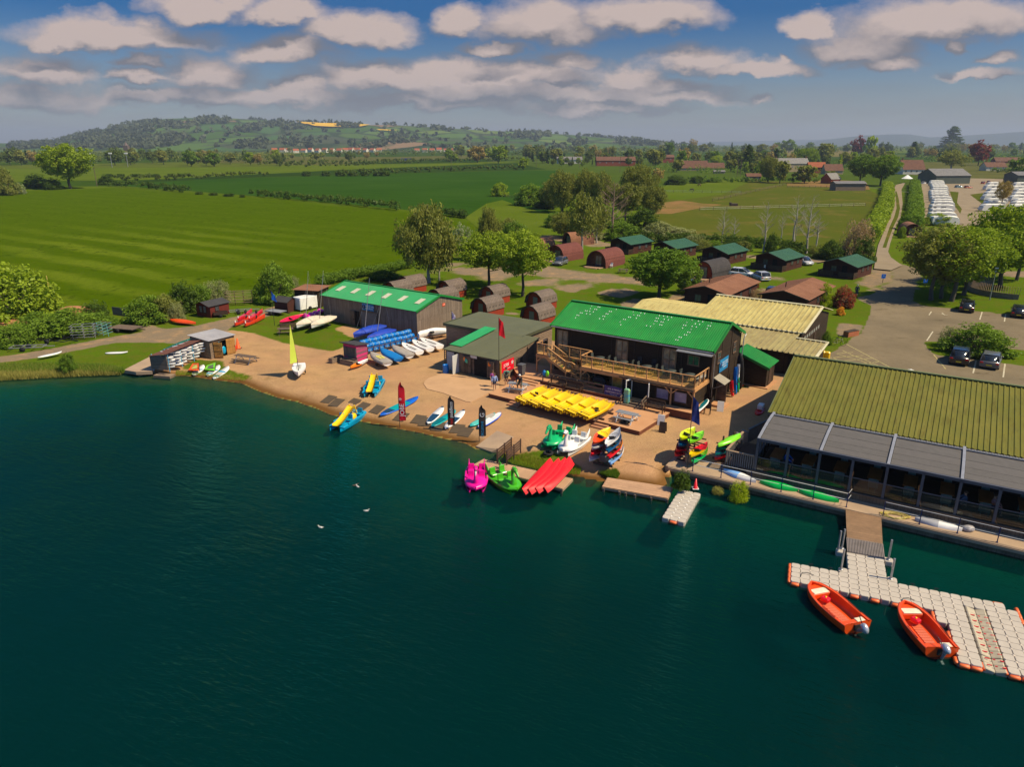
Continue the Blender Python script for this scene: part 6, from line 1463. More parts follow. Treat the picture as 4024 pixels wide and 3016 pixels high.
bird_boat('flamingo','hot pink bird pedal boat floating at the jetty',g('Y6',480,930,-.2),g('Y6',470,1165,-.2),WL-.18,[cPNK],PL('pale_beak',(.75,.65,.6)))
bird_boat('dragon','leaf green dragon pedal boat floating between pink boat and red canoes',g('Y6',640,955,-.2),g('Y6',930,1180,-.2),WL-.18,[cLGR],None,True)
def slide_boat(label,A,B,base):
 o=thing('slide_pedal_boat',label,'pedal boat');L=4.1;m_=MB()
 for y in(-.48,.48):
  R_=hullr(L,.68,.36,stern=.85,pb=2.2,rock=.06,sheer=.02,ns=12,nn=8);m_.loft([[(p[0],p[1]+y,p[2])for p in r]for r in R_],False,True,False);m_.add([(p[0],p[1]+y,p[2])for p in R_[0]],[list(range(9))])
  m_.box((1.3,y,.42),(1.0,.5,.14),bev=.05);m_.lathe([(.12,.5),(.12,.52)],(1.35,y,0),10)
 m_.box((-.35,0,.38),(3.1,1.5,.12),bev=.04);m_.box((-1.75,0,.5),(.35,1.3,.2),bev=.05)
 for y in(-.72,.72):m_.box((-.35,y,.52),(2.9,.12,.2),bev=.04)
 m_.build('hull',cCYN,o)
 for x in(-1.1,.45):
  for y in(-.42,.42):seatp(o,x,y,PL('cyan_seat',(.0,.27,.5)))
 s_=MB();pr=[(-.75,1.3),(-.45,1.27),(.2,.98),(.9,.72),(1.5,.58),(1.95,.56)]
 rows=[]
 for x,z in pr:rows.append([(x,-.02+d_,z+h_)for d_,h_ in((-.28,.16),(-.25,.02),(.25,.02),(.28,.16))])
 s_.loft(rows,False,True,False,flip=True);s_.loft([[(p[0],p[1]*1.08,p[2]-.05)for p in r]for r in rows],False,True,False);s_.build('slide',cYEL,o)
 l_=MB()
 for y in(-.24,.24):l_.bar((-1.15,y,.45),(-.72,y,1.5),.07)
 for k in range(4):l_.bar((-1.08+k*.08,-.24,.62+k*.22),(-1.08+k*.08,.24,.62+k*.22),.06)
 l_.build('ladder',cYEL,o);h_=MB();h_.ell((-.2,.35,.62),(.5,.26,.32),10,7);h_.build('yellow_console',cYEL,o)
 setax(o,A,B,0,0);o.location.z=base;return o
slide_boat('blue pedal boat with yellow slide standing on the beach',g('Y3',790,275,.2),g('Y3',690,445,.2),.02)
slide_boat('blue pedal boat with yellow slide floating by the shore',g('Y3',590,605,-.2),g('Y3',330,775,-.2),WL-.14)
# ------------------------------------------------------------------ yellow raft boats in a row on the patio
def bell_boat():
 o=thing('yellow_twin_boat','x','boat');L=4.0;m_=MB()
 for y in(-.36,.36):
  for yy in(-.14,.14):
   R_=hullr(L,.30,.30,stern=.55,pb=3,rock=.12,sheer=.10,ns=14,nn=8);m_.loft([[(p[0],p[1]+y+yy,p[2])for p in r]for r in R_],False,True,False);m_.add([(p[0],p[1]+y+yy,p[2])for p in R_[0]],[list(range(9))])
 rows=[]
 for i in range(13):
  t=i/12;x=-L/2+.05+(L-.5)*t;w=.66*(1-max(0,(t-.7)/.3)**2*.35);well=-.13*math.sin(PI*min(1,max(0,(t-.18)/.66)))**.5 if .18<t<.84 else 0;z=.38+.10*(2*t-.8)**2
  rows.append([(x,-w,z-.08),(x,-w*.96,z+.02),(x,-w*.8,z+.03),(x,-w*.66,z+well),(x,w*.66,z+well),(x,w*.8,z+.03),(x,w*.96,z+.02),(x,w,z-.08)])
 m_.loft(rows,False,True,False,flip=True);m_.build('hull',cYEL,o)
 for x in(-1.2,.0,1.15):s_=MB();s_.box((x,0,.36),(.16,1.0,.10),bev=.03);s_.build('thwart',cYEL,o)
 b_=MB();b_.tube([(1.5,-.36,.5),(1.5,.36,.5)],.03,6);b_.tube([(-1.55,-.5,.42),(-1.55,.5,.42)],.025,6);b_.build('cross_strap',BLACKM,o);c_=MB();c_.lathe([(.07,.44),(.07,.47),(.001,.47)],(-1.7,.36,0),8);c_.build('hatch',cBLK,o);return o
b0=bell_boat();cs_,sn_=math.cos(HR),math.sin(HR)
def H2W(x,y,z=0.):return V((3.85+x*cs_-y*sn_,67.69+x*sn_+y*cs_,z))
for i,lb in enumerate(('first','second','third','fourth','fifth','sixth and last')):
 o=b0 if i==0 else dup(b0);x=3.35+1.24*i;setax(o,H2W(x-.25,-9.85,.62),H2W(x+.15,-6.1,.74),.16,0);o.scale=(1,.95,1);tag(o,lb+' from the left of the yellow boats on the patio',group='yellow boats in a row on the patio')
for x,y,z,lb in((3.5,-8.0,1.0,'black seat cushion on the leftmost yellow boat'),(2.75,-9.4,.95,'black bag on the stern of the leftmost yellow boat'),(9.65,-8.2,.95,'black seat cushion on the rightmost yellow boat')):
 mb=MB();mb.box((0,0,0),(.35,.35,.12),rx=.2,bev=.04);mb.box((0,.16,.14),(.35,.06,.28),bev=.02);tag(mb.build('seat_cushion',cBLK,loc=H2W(x,y,z-.05),rz=HR),lb,'cushion')
mb=MB()
for x in(2.9,5.3,7.7,10.1):mb.bar((x,-9.3,.46),(x,-6.0,.46),.1,.16)
mb.bar((2.6,-8.4,.46),(10.6,-8.5,.46),.12,.14);mb.bar((2.6,-6.8,.46),(10.6,-6.9,.46),.12,.14);tag(mb.build('boat_cradle',cFRAME,loc=club.location,rz=HR),'low dark timber cradle under the yellow boats','cradle')

# ------------------------------------------------------------------ kayaks
def kayak_proto(name,L,B,H,well=-.14):
 o=thing(name,'x','kayak');m_=MB();shell(m_,L,B,H,well,stern=.12,pb=2.0,qb=.85,rock=.10,sheer=.06,e=2.1);m_.build('hull',cRED,o)
 s_=MB();s_.box((-.25,0,H-.06),(.35,B*.5,.08),bev=.03);s_.box((-.42,0,H+.06),(.06,B*.45,.26),ry=-.2,bev=.02);s_.build('seat',cBLK,o)
 for x in(-L*.38,L*.38):h_=MB();h_.tube([(x,-.05,H),(x+.05,0,H+.05),(x,.05,H)],.012,5);h_.build('carry_handle',cBLK,o)
 return o
KP={}
def kayak(label,A,B,mat,W_=.9,roll=0.,group=None,up=False,lift=0.,two=None,name='kayak'):
 A,B=V(A),V(B);L=round((B-A).length,1);o=thing(name,label,name,group=group);m_=MB();R_=shell(m_,L,W_,.30,-.10,stern=.12,pb=2.0,qb=.85,rock=.10,sheer=.06,e=2.1)
 if two:
  me_x=-L*.02
  m_.mi=[1 if sum(m_.v[i][0]for i in f)/len(f)>me_x else 0 for f in m_.f]
 m_.build('hull',[mat,two]if two else mat,o)
 s_=MB();s_.box((-.2,0,.25),(.34,W_*.5,.08),bev=.03);s_.box((-.36,0,.34),(.06,W_*.45,.24),ry=-.2,bev=.02);s_.build('seat',cBLK if not up else mat,o)
 s_=MB();s_.tube([(.4,-W_*.3,.3),(.55,0,.33),(.4,W_*.3,.3)],.014,5);s_.build('strap',cBLK,o)
 return setax(o,A,B,roll,lift)
def krack(name,label,loc,rz,Ls,w=.5):
 o=thing(name,label,'kayak rack',loc,rz);m_=MB()
 for x in(-.65,.65):
  m_.box((x,0,1.0),(.10,.10,2.0));m_.box((x,0,.06),(.12,1.5,.12))
 m_.build('frame',cFRAME,o)
 for x in(-.65,.65):
  for z in Ls:b_=MB();b_.bar((x,-w-.35,z),(x,w+.35,z-.0),.08);b_.build('arm',cFRAME,o)
 return o
kc=(g('X1',205,700,0)+g('X1',330,640,0))/2
A1,B1=g('X1',82,560,1.75),g('X1',258,405,1.85);A2,B2=g('X1',240,590,1.75),g('X1',385,412,1.85);d1=(B1-A1).normalized();ra=math.atan2(d1.y,d1.x)
mid=(A1+B1+A2+B2)/4;krack('kayak_rack','brown kayak rack loaded both sides, right of the white swan boat',(mid.x,mid.y,0),ra,(.3,.75,1.2,1.65))
def side(A,B,dz,out):n_=V((-(B-A).y,(B-A).x,0)).normalized()*out;return V(A)+n_+V((0,0,dz)),V(B)+n_+V((0,0,dz))
kayak('yellow and red kayak on top left of the rack near the swan boats',A1,B1,PL('flame_red',(.85,.07,.01)),two=cYEL,roll=.25);kayak('grey kayak second from top on the left side of that rack',*side(A1,B1,-.45,.08),cGRY,roll=.3);kayak('red kayak third from top on the left side of the rack near the swans',*side(A1,B1,-.92,.16),cRED,roll=.35);kayak('white and grey kayak at the bottom left of the rack near the swans',*side(A1,B1,-1.38,.26),cWHT,roll=.35)
kayak('white and grey kayak on top right of the rack near the swans',A2,B2,cWHT,roll=-.25,two=cGRY);kayak('deep blue kayak second from top on the right of the rack near the swans',*side(A2,B2,-.42,-.12),cDBL,roll=-.35);kayak('orange and red kayak third from top on the right of the rack near the swans',*side(A2,B2,-.85,-.24),cRED,roll=-.4,two=cORK);kayak('sky blue and white kayak at the bottom right of the rack near the swans',*side(A2,B2,-1.3,-.36),cSKY,roll=-.4,two=cWHT)
kayak('teal kayak on the ground in the middle of the rack near the swans',g('X1',205,770,.1),g('X1',330,640,.1),cDGR,.6)
mb=MB();mb.box((0,0,0),(.6,.5,.5),bev=.04);tag(mb.build('crate',M('grey_brown_crate',(.12,.09,.075)),loc=(mid.x-.35,mid.y-1.1,.85),rz=ra),'grey box between the two kayak stacks near the swans','box')
A1,B1=g('W2',1112,460,1.7),g('W2',1300,318,1.7);A2,B2=g('W2',1262,512,1.6),g('W2',1445,388,1.6);d1=(B1-A1).normalized();ra=math.atan2(d1.y,d1.x);mid=(A1+B1+A2+B2)/4
def st(A,B,L=2.9):c=(V(A)+V(B))/2;d=(V(B)-V(A)).normalized();return c-d*L/2,c+d*L/2
A1,B1=st(A1,B1,2.4);A2,B2=st(A2,B2,2.3)
krack('kayak_rack','brown kayak rack behind the tall flagpole at the quay end',(mid.x,mid.y,0),ra,(.3,.75,1.15,1.55))
kayak('yellow lime kayak on top left of the rack by the flagpole',A1,B1,cYLM,roll=.15);kayak('bright green kayak on top right of the rack by the flagpole',A2,B2,cLIM,roll=-.1)
kayak('deep blue kayak under the yellow lime one on the flagpole rack',*side(A1,B1,-.5,.12),cDBL,roll=.3);kayak('red kayak third down on the left of the flagpole rack',*side(A1,B1,-.95,.26),cRED,roll=.3);kayak('red kayak at the bottom left of the flagpole rack',*side(A1,B1,-1.35,.34),cRED,roll=.3)
kayak('orange and yellow kayak in the middle right of the flagpole rack',*st(g('W2',1288,730,.85),g('W2',1515,565,.85),2.8),cYEL,roll=-.2,two=cRED);kayak('emerald and lime kayak at the bottom right of the flagpole rack',*st(g('W2',1300,850,.3),g('W2',1545,610,.35),2.9),PL('emerald_plastic',(.0,.52,.13)),roll=-.25,two=cLIM)
mb=MB();mb.lathe([(.3,0),(.33,.3),(.3,.75),(.27,.76),(.27,.5)],n=14);tag(mb.build('barrel_planter',OLDDECK,loc=g('W2',1235,800)),'wooden half barrel under the flagpole rack','barrel')
A3,B3=st(g('W2',1745,495,1.5),g('W2',1980,380,1.6),2.7);r3=math.atan2((B3-A3).y,(B3-A3).x);m3=(A3+B3)/2
krack('kayak_rack','small kayak rack beside the slatted balustrade',(m3.x,m3.y,0),r3,(.3,.8,1.3),.2)
kayak('upturned lime kayak with pale stripes on top of the balustrade rack',A3,B3,cLIM,roll=PI-.3,lift=.2,up=True);kayak('dark green kayak below the upturned lime one',*side(A3,B3,-.55,0),cDGR);kayak('teal kayak low on the balustrade rack',*side(A3,B3,-.95,.05),cTEA);kayak('red kayak at the foot of the balustrade rack',*side(A3,B3,-1.3,.05),cRED)
for a,b,m_,t2,lb in(((40,805),(272,888),cSKY,cWHT,'pale blue upturned kayak against the slatted balustrade on the quay'),((300,885),(582,952),PL('quay_green',(.0,.42,.06)),None,'green upturned kayak on the quay, left of its twin'),((585,952),(876,1030),PL('quay_green',(.0,.42,.06)),None,'green upturned kayak on the quay, right of its twin'),((1425,1155),(1770,1235),cGRY,cWHT,'silver grey upturned kayak on the quay right of the gangway')):
 kayak(lb,g('X2',*a,.36),g('X2',*b,.36),m_,.82,PI,two=t2,up=True,lift=.0)
for i,(a,b)in enumerate((((988,1195),(1262,893)),((1062,1188),(1345,900)),((1135,1183),(1420,888)),((1222,1180),(1475,872)))):
 o=thing('red_canoe',('first (leftmost)','second','third','fourth (rightmost)')[i]+' of four red upturned canoes leaning together on the jetty','canoe',group='red upturned canoes on the jetty');m_=MB()
 R_=hullr(4.9,1.2,.46,stern=.02,pb=2.0,qb=.8,rock=.0,sheer=.12,e=2.0,ns=18,nn=12)
 for j,r in enumerate(R_):
  t=j/18;f=math.sin(PI*t)**.62 if 0<t<1 else .02;w=.6*f+.004;n_=len(r);R_[j]=[(p[0],(p[1]/max(abs(r[0][1]),1e-4))*w,p[2])for p in r]
 m_.loft(R_,False,True,False);m_.loft([[(p[0]*.985,p[1]*.95,p[2]+.012)for p in r]for r in R_],False,True,False,flip=True);m_.build('hull',cRED2,o)
 g_=MB()
 for k in(0,-1):g_.tube([r[k]for r in R_],.016,5)
 g_.build('gunwale',cBLK,o);kk=MB();kk.tube([(r[6][0],0,r[6][2]-.004)for r in R_[1:-1]],.012,5);kk.build('keel',cRED2,o)
 setax(o,g('Y6',*a,-.05),g('Y6',*b,.15),PI-.55,.36)
# kayaks standing against the gable wall, tow tube and bodyboards
for i,(x,y,h,m_,lb)in enumerate(((1775,1000,1.5,cRED,'red kayak standing on end against the clubhouse gable'),(1912,975,2.6,PL('wall_blue',(.0,.20,.72)),'tall blue kayak standing on end against the gable'),(1948,952,2.7,cGRN,'green and white kayak standing on end against the gable'))):
 p=H2W(16.75,(4.3,5.1,5.75)[i],0);kayak(lb,p+V((.0,0,.05)),p+V((-.22,.1,h)),m_,.6,two=cWHT if i==2 else None,roll=0)
 o=COL.objects[-1]
for y in(6.7,):
 o=thing('tow_board','tall black board with red fittings standing at the gable corner','board');m_=MB();board(m_,3.6,.7,.12);m_.build('board',cBLK,o)
 for k in range(5):q=MB();q.box((-1.4+k*.65,.2*(-1)**k,.13),(.1,.16,.03));q.build('fitting',cRED,o)
 p=H2W(16.75,y,0);setax(o,p+V((.1,0,0)),p+V((-.2,.15,3.5)),R(90))

# ------------------------------------------------------------------ jetties, ramps, floating docks
def jetty(name,label,f,pts,z,posts):
 o=thing(name,label,'jetty',(0,0,0));P=[g(f,x,y,z)for x,y in pts];o.location=(P[0].x,P[0].y,0);d=P[1]-P[0];o.rotation_euler.z=math.atan2(d.y,d.x);Q=[lcl(o,p)for p in P]
 m_=MB();m_.poly([(q.x,q.y)for q in Q],z-.05,z);m_.build('deck',boards('jetty_deck_'+f,(.56,.34,.20),(.44,.26,.155),.15,30,gap=.018,stain=.35,flat='x' if f=='X1' else 'y'),o)
 m_=MB()
 for a,b in zip(Q,Q[1:]+Q[:1]):m_.bar((a.x,a.y,z-.13),(b.x,b.y,z-.13),.06,.18)
 m_.build('edge_beam',CAPW,o)
 for x,y in posts:q=lcl(o,g(f,x,y,z));p=MB();p.box((q.x,q.y,WL),(.13,.13,.5));p.build('post',OLDWOOD,o)
 return o
jetty('plank_jetty','slatted timber jetty with the red canoes and pink boat moored to it','Y6',[(550,842),(1522,1055),(1412,1166),(445,905)],-.12,[(470,905),(820,1000),(1110,1080),(1400,1160)])
jetty('bank_jetty','low wide timber landing stage on the gravel bank','X1',[(183,1003),(893,1130),(950,1012),(240,905)],-.16,[(200,1010),(440,1060),(715,1110),(890,1130),(370,1045),(540,1080)])
jr=thing('jetty_fence','two dark slatted fence panels leading down to the jetty','fence',g('Y6',700,872));
for(a,b)in(((702,872),(855,745)),((805,892),(955,760))):
 A,B=g('Y6',*a)-jr.location,g('Y6',*b)-jr.location;m_=MB()
 for k in range(3):p=A.lerp(B,k/2);m_.box((p.x,p.y,.45),(.1,.1,1.15))
 for z in(.3,.5,.7,.9):m_.bar(A+V((0,0,z)),B+V((0,0,z)),.04,.12)
 m_.build('fence_panel',cFRAME,jr)
mb=MB();mb.poly(Z('Z2',(1470,1350),(1480,1325),(1510,1300),(1640,1255),(1900,1290),(2120,1335),(2130,1400),(2050,1425),(1880,1510),(1840,1505),(1640,1430),(1500,1395)),-.1,.045);tag(mb.build('concrete_apron',M('pinkish_concrete_apron',(.50,.30,.155),(.42,.25,.13),.6,.9,.2,det=7)),'rounded concrete apron in front of the hire hut','concrete apron')
rp=[g('Y6',470,705,-.35),g('Y6',700,535,.04),g('Y6',878,600,.04),g('Y6',705,735,-.2),g('Y6',640,765,-.45)]
mb=MB();mb.add([tuple(p)for p in rp]+[(p.x,p.y,p.z-.4)for p in rp],[(4,3,2,1,0),(0,1,6,5),(1,2,7,6),(2,3,8,7),(3,4,9,8),(4,0,5,9)]);tag(mb.build('concrete_ramp',CONCR),'worn concrete ramp running into the lake by the dark feather flag','ramp')
MATT=M('brown_matting',(.075,.052,.032),(.10,.07,.04),2,.95)
for i,(x,y)in enumerate(((255,470),(340,505),(520,505),(620,548),(780,580),(1040,660),(1230,688),(1310,715),(1450,765),(1650,790),(1740,825))):
 mb=MB();mb.box((0,0,0),(1.05,1.25,.03),rx=.25,bev=.02);tag(mb.build('shore_mat',MATT,loc=gg('Y3',x,y,.03),rz=R(-25+rng.uniform(-9,9))),'brown rubber mat pegged on the wet shore beside the beached boards','mat','brown mats along the shore')
BLOCK=M('float_block_plastic',(.50,.44,.37),(.42,.37,.31),1.2,.6,.1);ORB=PL('orange_fender_plastic',(.85,.17,.04),(.75,.13,.03),.45)
def blocks(mb,cells,s=.483,z=WL+.28,h=.42):
 """octagonal topped float blocks"""
 for(i,j)in cells:
  x,y=(i+.5)*s,(j+.5)*s;a,b=s*.485,s*.34;oc=[(-a,-b),(-b,-a),(b,-a),(a,-b),(a,b),(b,a),(-b,a),(-a,b)]
  dz=rng.uniform(-.008,.008);r1=[(x+p*.99,y+q*.99,z-h)for p,q in oc];r2=[(x+p,y+q,z-.03+dz)for p,q in oc];r3=[(x+p*.93,y+q*.93,z+dz)for p,q in oc];mb.loft([r1,r2,r3],True,False)
def studs(mb,cells,s=.483,z=WL+.27):
 for(i,j)in cells:mb.lathe([(.075,z-.03),(.075,z+.004),(.001,z+.004)],(i*s,j*s,0),8)
dock=thing('floating_dock','L shaped floating dock of beige blocks with orange fenders and two rescue boats alongside','dock',g('X3',190,360,-.25).to_2d().to_3d(),R(-21.9))
cells=[(i,j)for i in range(21)for j in range(-4,0)]+[(i,j)for i in range(6,10)for j in range(0,5)]+[(i,j)for i in(5,10)for j in(0,)][:2]
cells=[c for c in cells if not(17<=c[0]<=18 and c[1]<=-3)]+[(i,j)for i in range(14,17)for j in range(-6,-4)]+[(15,-7),(16,-7),(15,-8),(16,-8),(15,-9),(16,-9),(15,-10),(16,-10),(15,-11),(16,-11),(15,-12),(16,-12)]+[(i,j)for i in(19,20,21)for j in range(-12,-4)]+[(21,-3),(21,-4),(21,-2)]
cells=sorted(set(cells));mb=MB();blocks(mb,cells);mb.build('float_blocks',BLOCK,dock)
cs2=set(cells);st_=[(i,j)for i in range(0,23)for j in range(-12,6)if all((i-a,j-b)in cs2 for a in(0,1)for b in(0,1))]
mb=MB();studs(mb,st_);mb.build('joint_studs',M('stud_plastic',(.56,.48,.40)),dock)
SL=M('slip_float_plastic',(.50,.43,.31),None,2,.55);mb=MB()
for j in range(-12,-2):
 for x in(17,18):mb.box(((x+.5)*.483,(j+.5)*.483,WL+.12+(.0 if j>-11 else-.05)),(.46,.46,.3),rx=0,ry=(.28 if x==17 else-.28),bev=.04)
mb.build('slip_channel',SL,dock);mb=MB()
for j in range(-12,-3):
 for x,w in((17.55,.2),(18.1,.1),(18.75,.16)):mb.box((x*.483,(j+.5)*.483,WL+.30),(w,.045,.03))
mb.build('red_rollers',cRED,dock)
def fender(a,b):
 f_=MB();a,b=V(a),V(b);f_.tube([a,a.lerp(b,.1),a.lerp(b,.9),b],[.05,.10,.10,.05],10);f_.build('fender',ORB,dock)
s=.483;zf=WL+.14
for j in range(4):fender((-.06,-(j)*s-.02,zf),(-.06,-(j+1)*s+.02,zf))
for i in(0,4,6,8,10):fender((i*s+.04,-4*s-.06,zf),((i+1)*s-.04,-4*s-.06,zf))
for j in(-5,-6):fender((14*s-.06,j*s+.02,zf),(14*s-.06,(j+1)*s-.02,zf))
for j in(-8,-9,-10,-12):fender((15*s-.06,j*s+.02,zf),(15*s-.06,(j+1)*s-.02,zf))
for i in(15,16,19,20,21):fender((i*s+.03,-12*s-.06,zf),((i+1)*s-.03,-12*s-.06,zf))
fender((17*s+.05,-12*s,zf),(17*s+.05,-11*s,zf));fender((19*s-.05,-12*s,zf),(19*s-.05,-11*s,zf))
for j in(-1,-2,-3,-5,-7,-9):fender((22*s+.06,j*s+.02,zf),(22*s+.06,(j+1)*s-.02,zf))
fender((20*s,.06,zf),(21*s,.06,zf))
for x,y,lb in((2.55,0.25,0),(2.45,2.3,0),(2.66,2.6,0),(5.05,2.3,0),(5.0,.25,0)):
 p=MB();p.tube([(x,y,-2.5),(x,y,1.05)],.055,10);p.lathe([(.12,WL+.3),(.12,WL+.33),(.001,WL+.33)],(x,y,0),10);p.build('guide_pile',GALV,dock)
mb=MB();blocks(mb,[(4.85,4.4),(10.0,4.3)]);mb.build('outrigger_float',BLOCK,dock)
for x in(1.0,2.0,6.0,7.1):c_=MB();c_.bar((x-.12,.0,WL+.4),(x+.12,.0,WL+.4),.03);c_.bar((x,0,WL+.28),(x,0,WL+.4),.03);c_.build('cleat',BLACKM,dock)
gw=thing('gangway','brown timber gangway with metal grid end from quay to floating dock','gangway',dock.location,dock.rotation_euler.z)
mb=MB();mb.add([(3.0,7.6,.06),(5.0,7.0,.06),(4.85,3.7,-.05),(2.95,3.7,-.05),(3.0,7.6,-.06),(5.0,7.0,-.06),(4.85,3.7,-.17),(2.95,3.7,-.17)],[(3,2,1,0),(4,5,6,7),(0,1,5,4),(1,2,6,5),(2,3,7,6),(3,0,4,7)]);mb.build('deck',boards('gangway_boards',(.30,.18,.10),(.23,.14,.08),.14,30,flat='x'),gw)
mb=MB()
for k in range(24):mb.bar((2.95+k*.082,3.7,-.04),(2.95+k*.082,2.3,-.16),.045,.03)
mb.box((3.9,3.0,-.15),(1.95,1.45,.03),rx=.085);mb.build('metal_grid',M('ribbed_alloy',(.36,.30,.26),(.26,.22,.19),2,.5,.05,.3),gw)
pt=thing('small_pontoon','short three block wide beige pontoon beside the landing stage','pontoon',g('X1',830,1345,-.25).to_2d().to_3d(),R(-27));mb=MB();blocks(mb,[(i,j)for i in range(3)for j in range(9)]);mb.build('float_blocks',BLOCK,pt)
mb=MB();studs(mb,[(i,j)for i in(1,2)for j in range(1,9)]);mb.build('joint_studs',M('bright_stud',(.8,.76,.7)),pt);mb=MB();mb.tube([(.52,-.06,zf),(.56,-.07,zf),(.92,-.07,zf),(.96,-.06,zf)],[.05,.1,.1,.05],10);mb.build('fender',ORB,pt)

# ------------------------------------------------------------------ rescue boats
def rescue(label,A,B,W_,tilt):
 A,B=V(A),V(B);o=thing('rescue_boat',label,'motor boat');L=(B-A).length;m_=MB();openhull(m_,L,W_,.62,floor=.20,rim=.11,stern=.93,pb=2.9,qb=.62,rock=.05,sheer=.10,e=3.2,ns=18,nn=14);
 m_.build('hull',cORG,o)
 r_=MB();R_=hullr(L,W_,.62,stern=.93,pb=2.9,qb=.62,rock=.05,sheer=.10,e=3.2,ns=18,nn=14)
 for k in(0,-1):r_.tube([(r[k][0],r[k][1]*1.0,r[k][2]-.03)for r in R_[:-1]],.045,6)
 r_.build('rubbing_strake',PL('dark_orange',(.50,.05,.005)),o)
 for x,d,nm in((L*.30,.42,'bow_seat'),(-L*.02,0,None),(-L*.42,.3,'stern_seat')):
  if nm:s_=MB();s_.box((x,0,.44),(d,W_*(.66 if x>0 else .80),.34),bev=.04);so=s_.build(nm,cORG,o);c_=MB();c_.box((x,-W_*.2 if x<0 else 0,.63),(d*.95,W_*(.55 if x>0 else .28),.04),bev=.015);c_.build('seat_cover',M('cream_seat',(.78,.70,.52)),so)
 s_=MB();s_.box((L*.40,0,.52),(.42,W_*.45,.25),bev=.05);s_.build('bow_locker',cORG,o)
 f_=MB();f_.box((-L*.08,0,.22),(L*.48,W_*.30,.03));
 for k in range(9):f_.box((-L*.3+k*L*.055,0,.245),(.05,W_*.28,.02))
 f_.build('floor_grating',PL('coral_grating',(.62,.15,.07)),o)
 n_=MB();n_.box((-L/2+.02,0,.45),(.14,.42,.3));n_.build('transom_notch',cBLK,o)
 for y in(-.55,.55):
  h_=MB();h_.tube([(-L*.3,y*W_*.86,.66),(-L*.05,y*W_*.9,.68)],.015,5);h_.build('grab_line',cBLK,o)
 e=thing('outboard','x','outboard motor');del e['label'];del e['category'];e.name='outboard_motor';link_child(e,o)
 c_=MB();c_.ell((0,0,.42),(.27,.17,.17),12,8);c_.box((.02,0,.36),(.44,.28,.14),bev=.05);c_.build('cowl',M('silver_cowl',(.60,.60,.64),None,2,.25,.03,.5),e)
 l_=MB();l_.tube([(-.05,0,.3),(-.08,0,0),(-.1,0,-.35)],[.11,.07,.06],8);l_.box((-.14,0,-.36),(.4,.12,.03));l_.tube([(.08,0,-.5),(-.26,0,-.5)],[.03,.05],8);l_.box((-.06,0,-.62),(.16,.02,.26));l_.build('leg',M('silver_leg',(.50,.50,.54),None,2,.3,.03,.5),e)
 p_=MB()
 for k in range(3):a=k*2.1;p_.box((-.3,.08*math.cos(a),-.5+.08*math.sin(a)),(.02,.11,.07),rx=a)
 p_.build('propeller',BLACKM,e);t_=MB();t_.tube([(.2,0,.33),(.62,.05,.38)],.022,6);t_.build('tiller',BLACKM,e)
 e.location=(-L/2-.08,0,.42);e.rotation_euler=(0,tilt,.08)
 setax(o,A,B,0,0);o.location.z=WL-.16;return o
ra_=rescue('orange rescue boat moored left, motor tilted up at its stern',g('W4',1500,1430,-.1),g('W4',470,540,-.1),1.62,-.95)
rb_=rescue('orange rescue boat moored right, silver motor lowered at its stern',g('X3',1500,1120,-.1),g('X3',1165,715,-.1),1.62,-.35)
for o,lb in((ra_,'left'),(rb_,'right')):
 t_=thing('fuel_tank','red fuel tank inside the %s orange rescue boat'%lb,'fuel tank',o.location+V((0,0,.46)),o.rotation_euler.z+.5);t_.location+=V((math.cos(o.rotation_euler.z),math.sin(o.rotation_euler.z),0))*.55
 m_=MB();m_.box((0,0,0),(.42,.34,.24),bev=.05);m_.build('tank',cRED,t_);m_=MB();m_.lathe([(.05,.12),(.05,.16),(.001,.16)],n=8);m_.build('cap',cYEL,t_)
mb=MB();mb.tube([(0,0,0),(.2,.3,.05),(.5,.35,.02),(.75,.1,.02)],.015,5);tag(mb.build('mooring_rope',cBLK,loc=g('X3',270,480,WL+.3)),'dark mooring rope from the left rescue boat','rope')
mb=MB();mb.tube([(0,0,0),(.2,.25,.05),(.5,.3,.02),(.7,.1,.02)],.015,5);tag(mb.build('mooring_rope',cBLK,loc=g('X3',1150,700,WL+.3)),'dark mooring rope from the right rescue boat','rope')
mb=MB();rr=random.Random(3);pts=[]
for k in range(60):a=k*.9;q=.28+.35*rr.random();pts.append((math.cos(a)*q*1.5,math.sin(a)*q*.8,.02+.002*k))
mb.tube(pts,.018,5);tag(mb.build('coiled_rope',PL('yellow_rope',(.55,.45,.12)),loc=g('X2',1275,1165,.04),rz=-.3),'tangle of yellow rope lying on the quay','rope')
mb=MB();mb.ell((0,0,.14),(.38,.28,.2),9,6);mb.ell((.2,.1,.12),(.2,.2,.16),8,5);tag(mb.build('crumpled_bag',M('silver_sheet',(.45,.43,.45),(.22,.2,.2),9,.4),loc=g('X2',1805,1265,.03)),'crumpled silver bag on the quay path','bag')
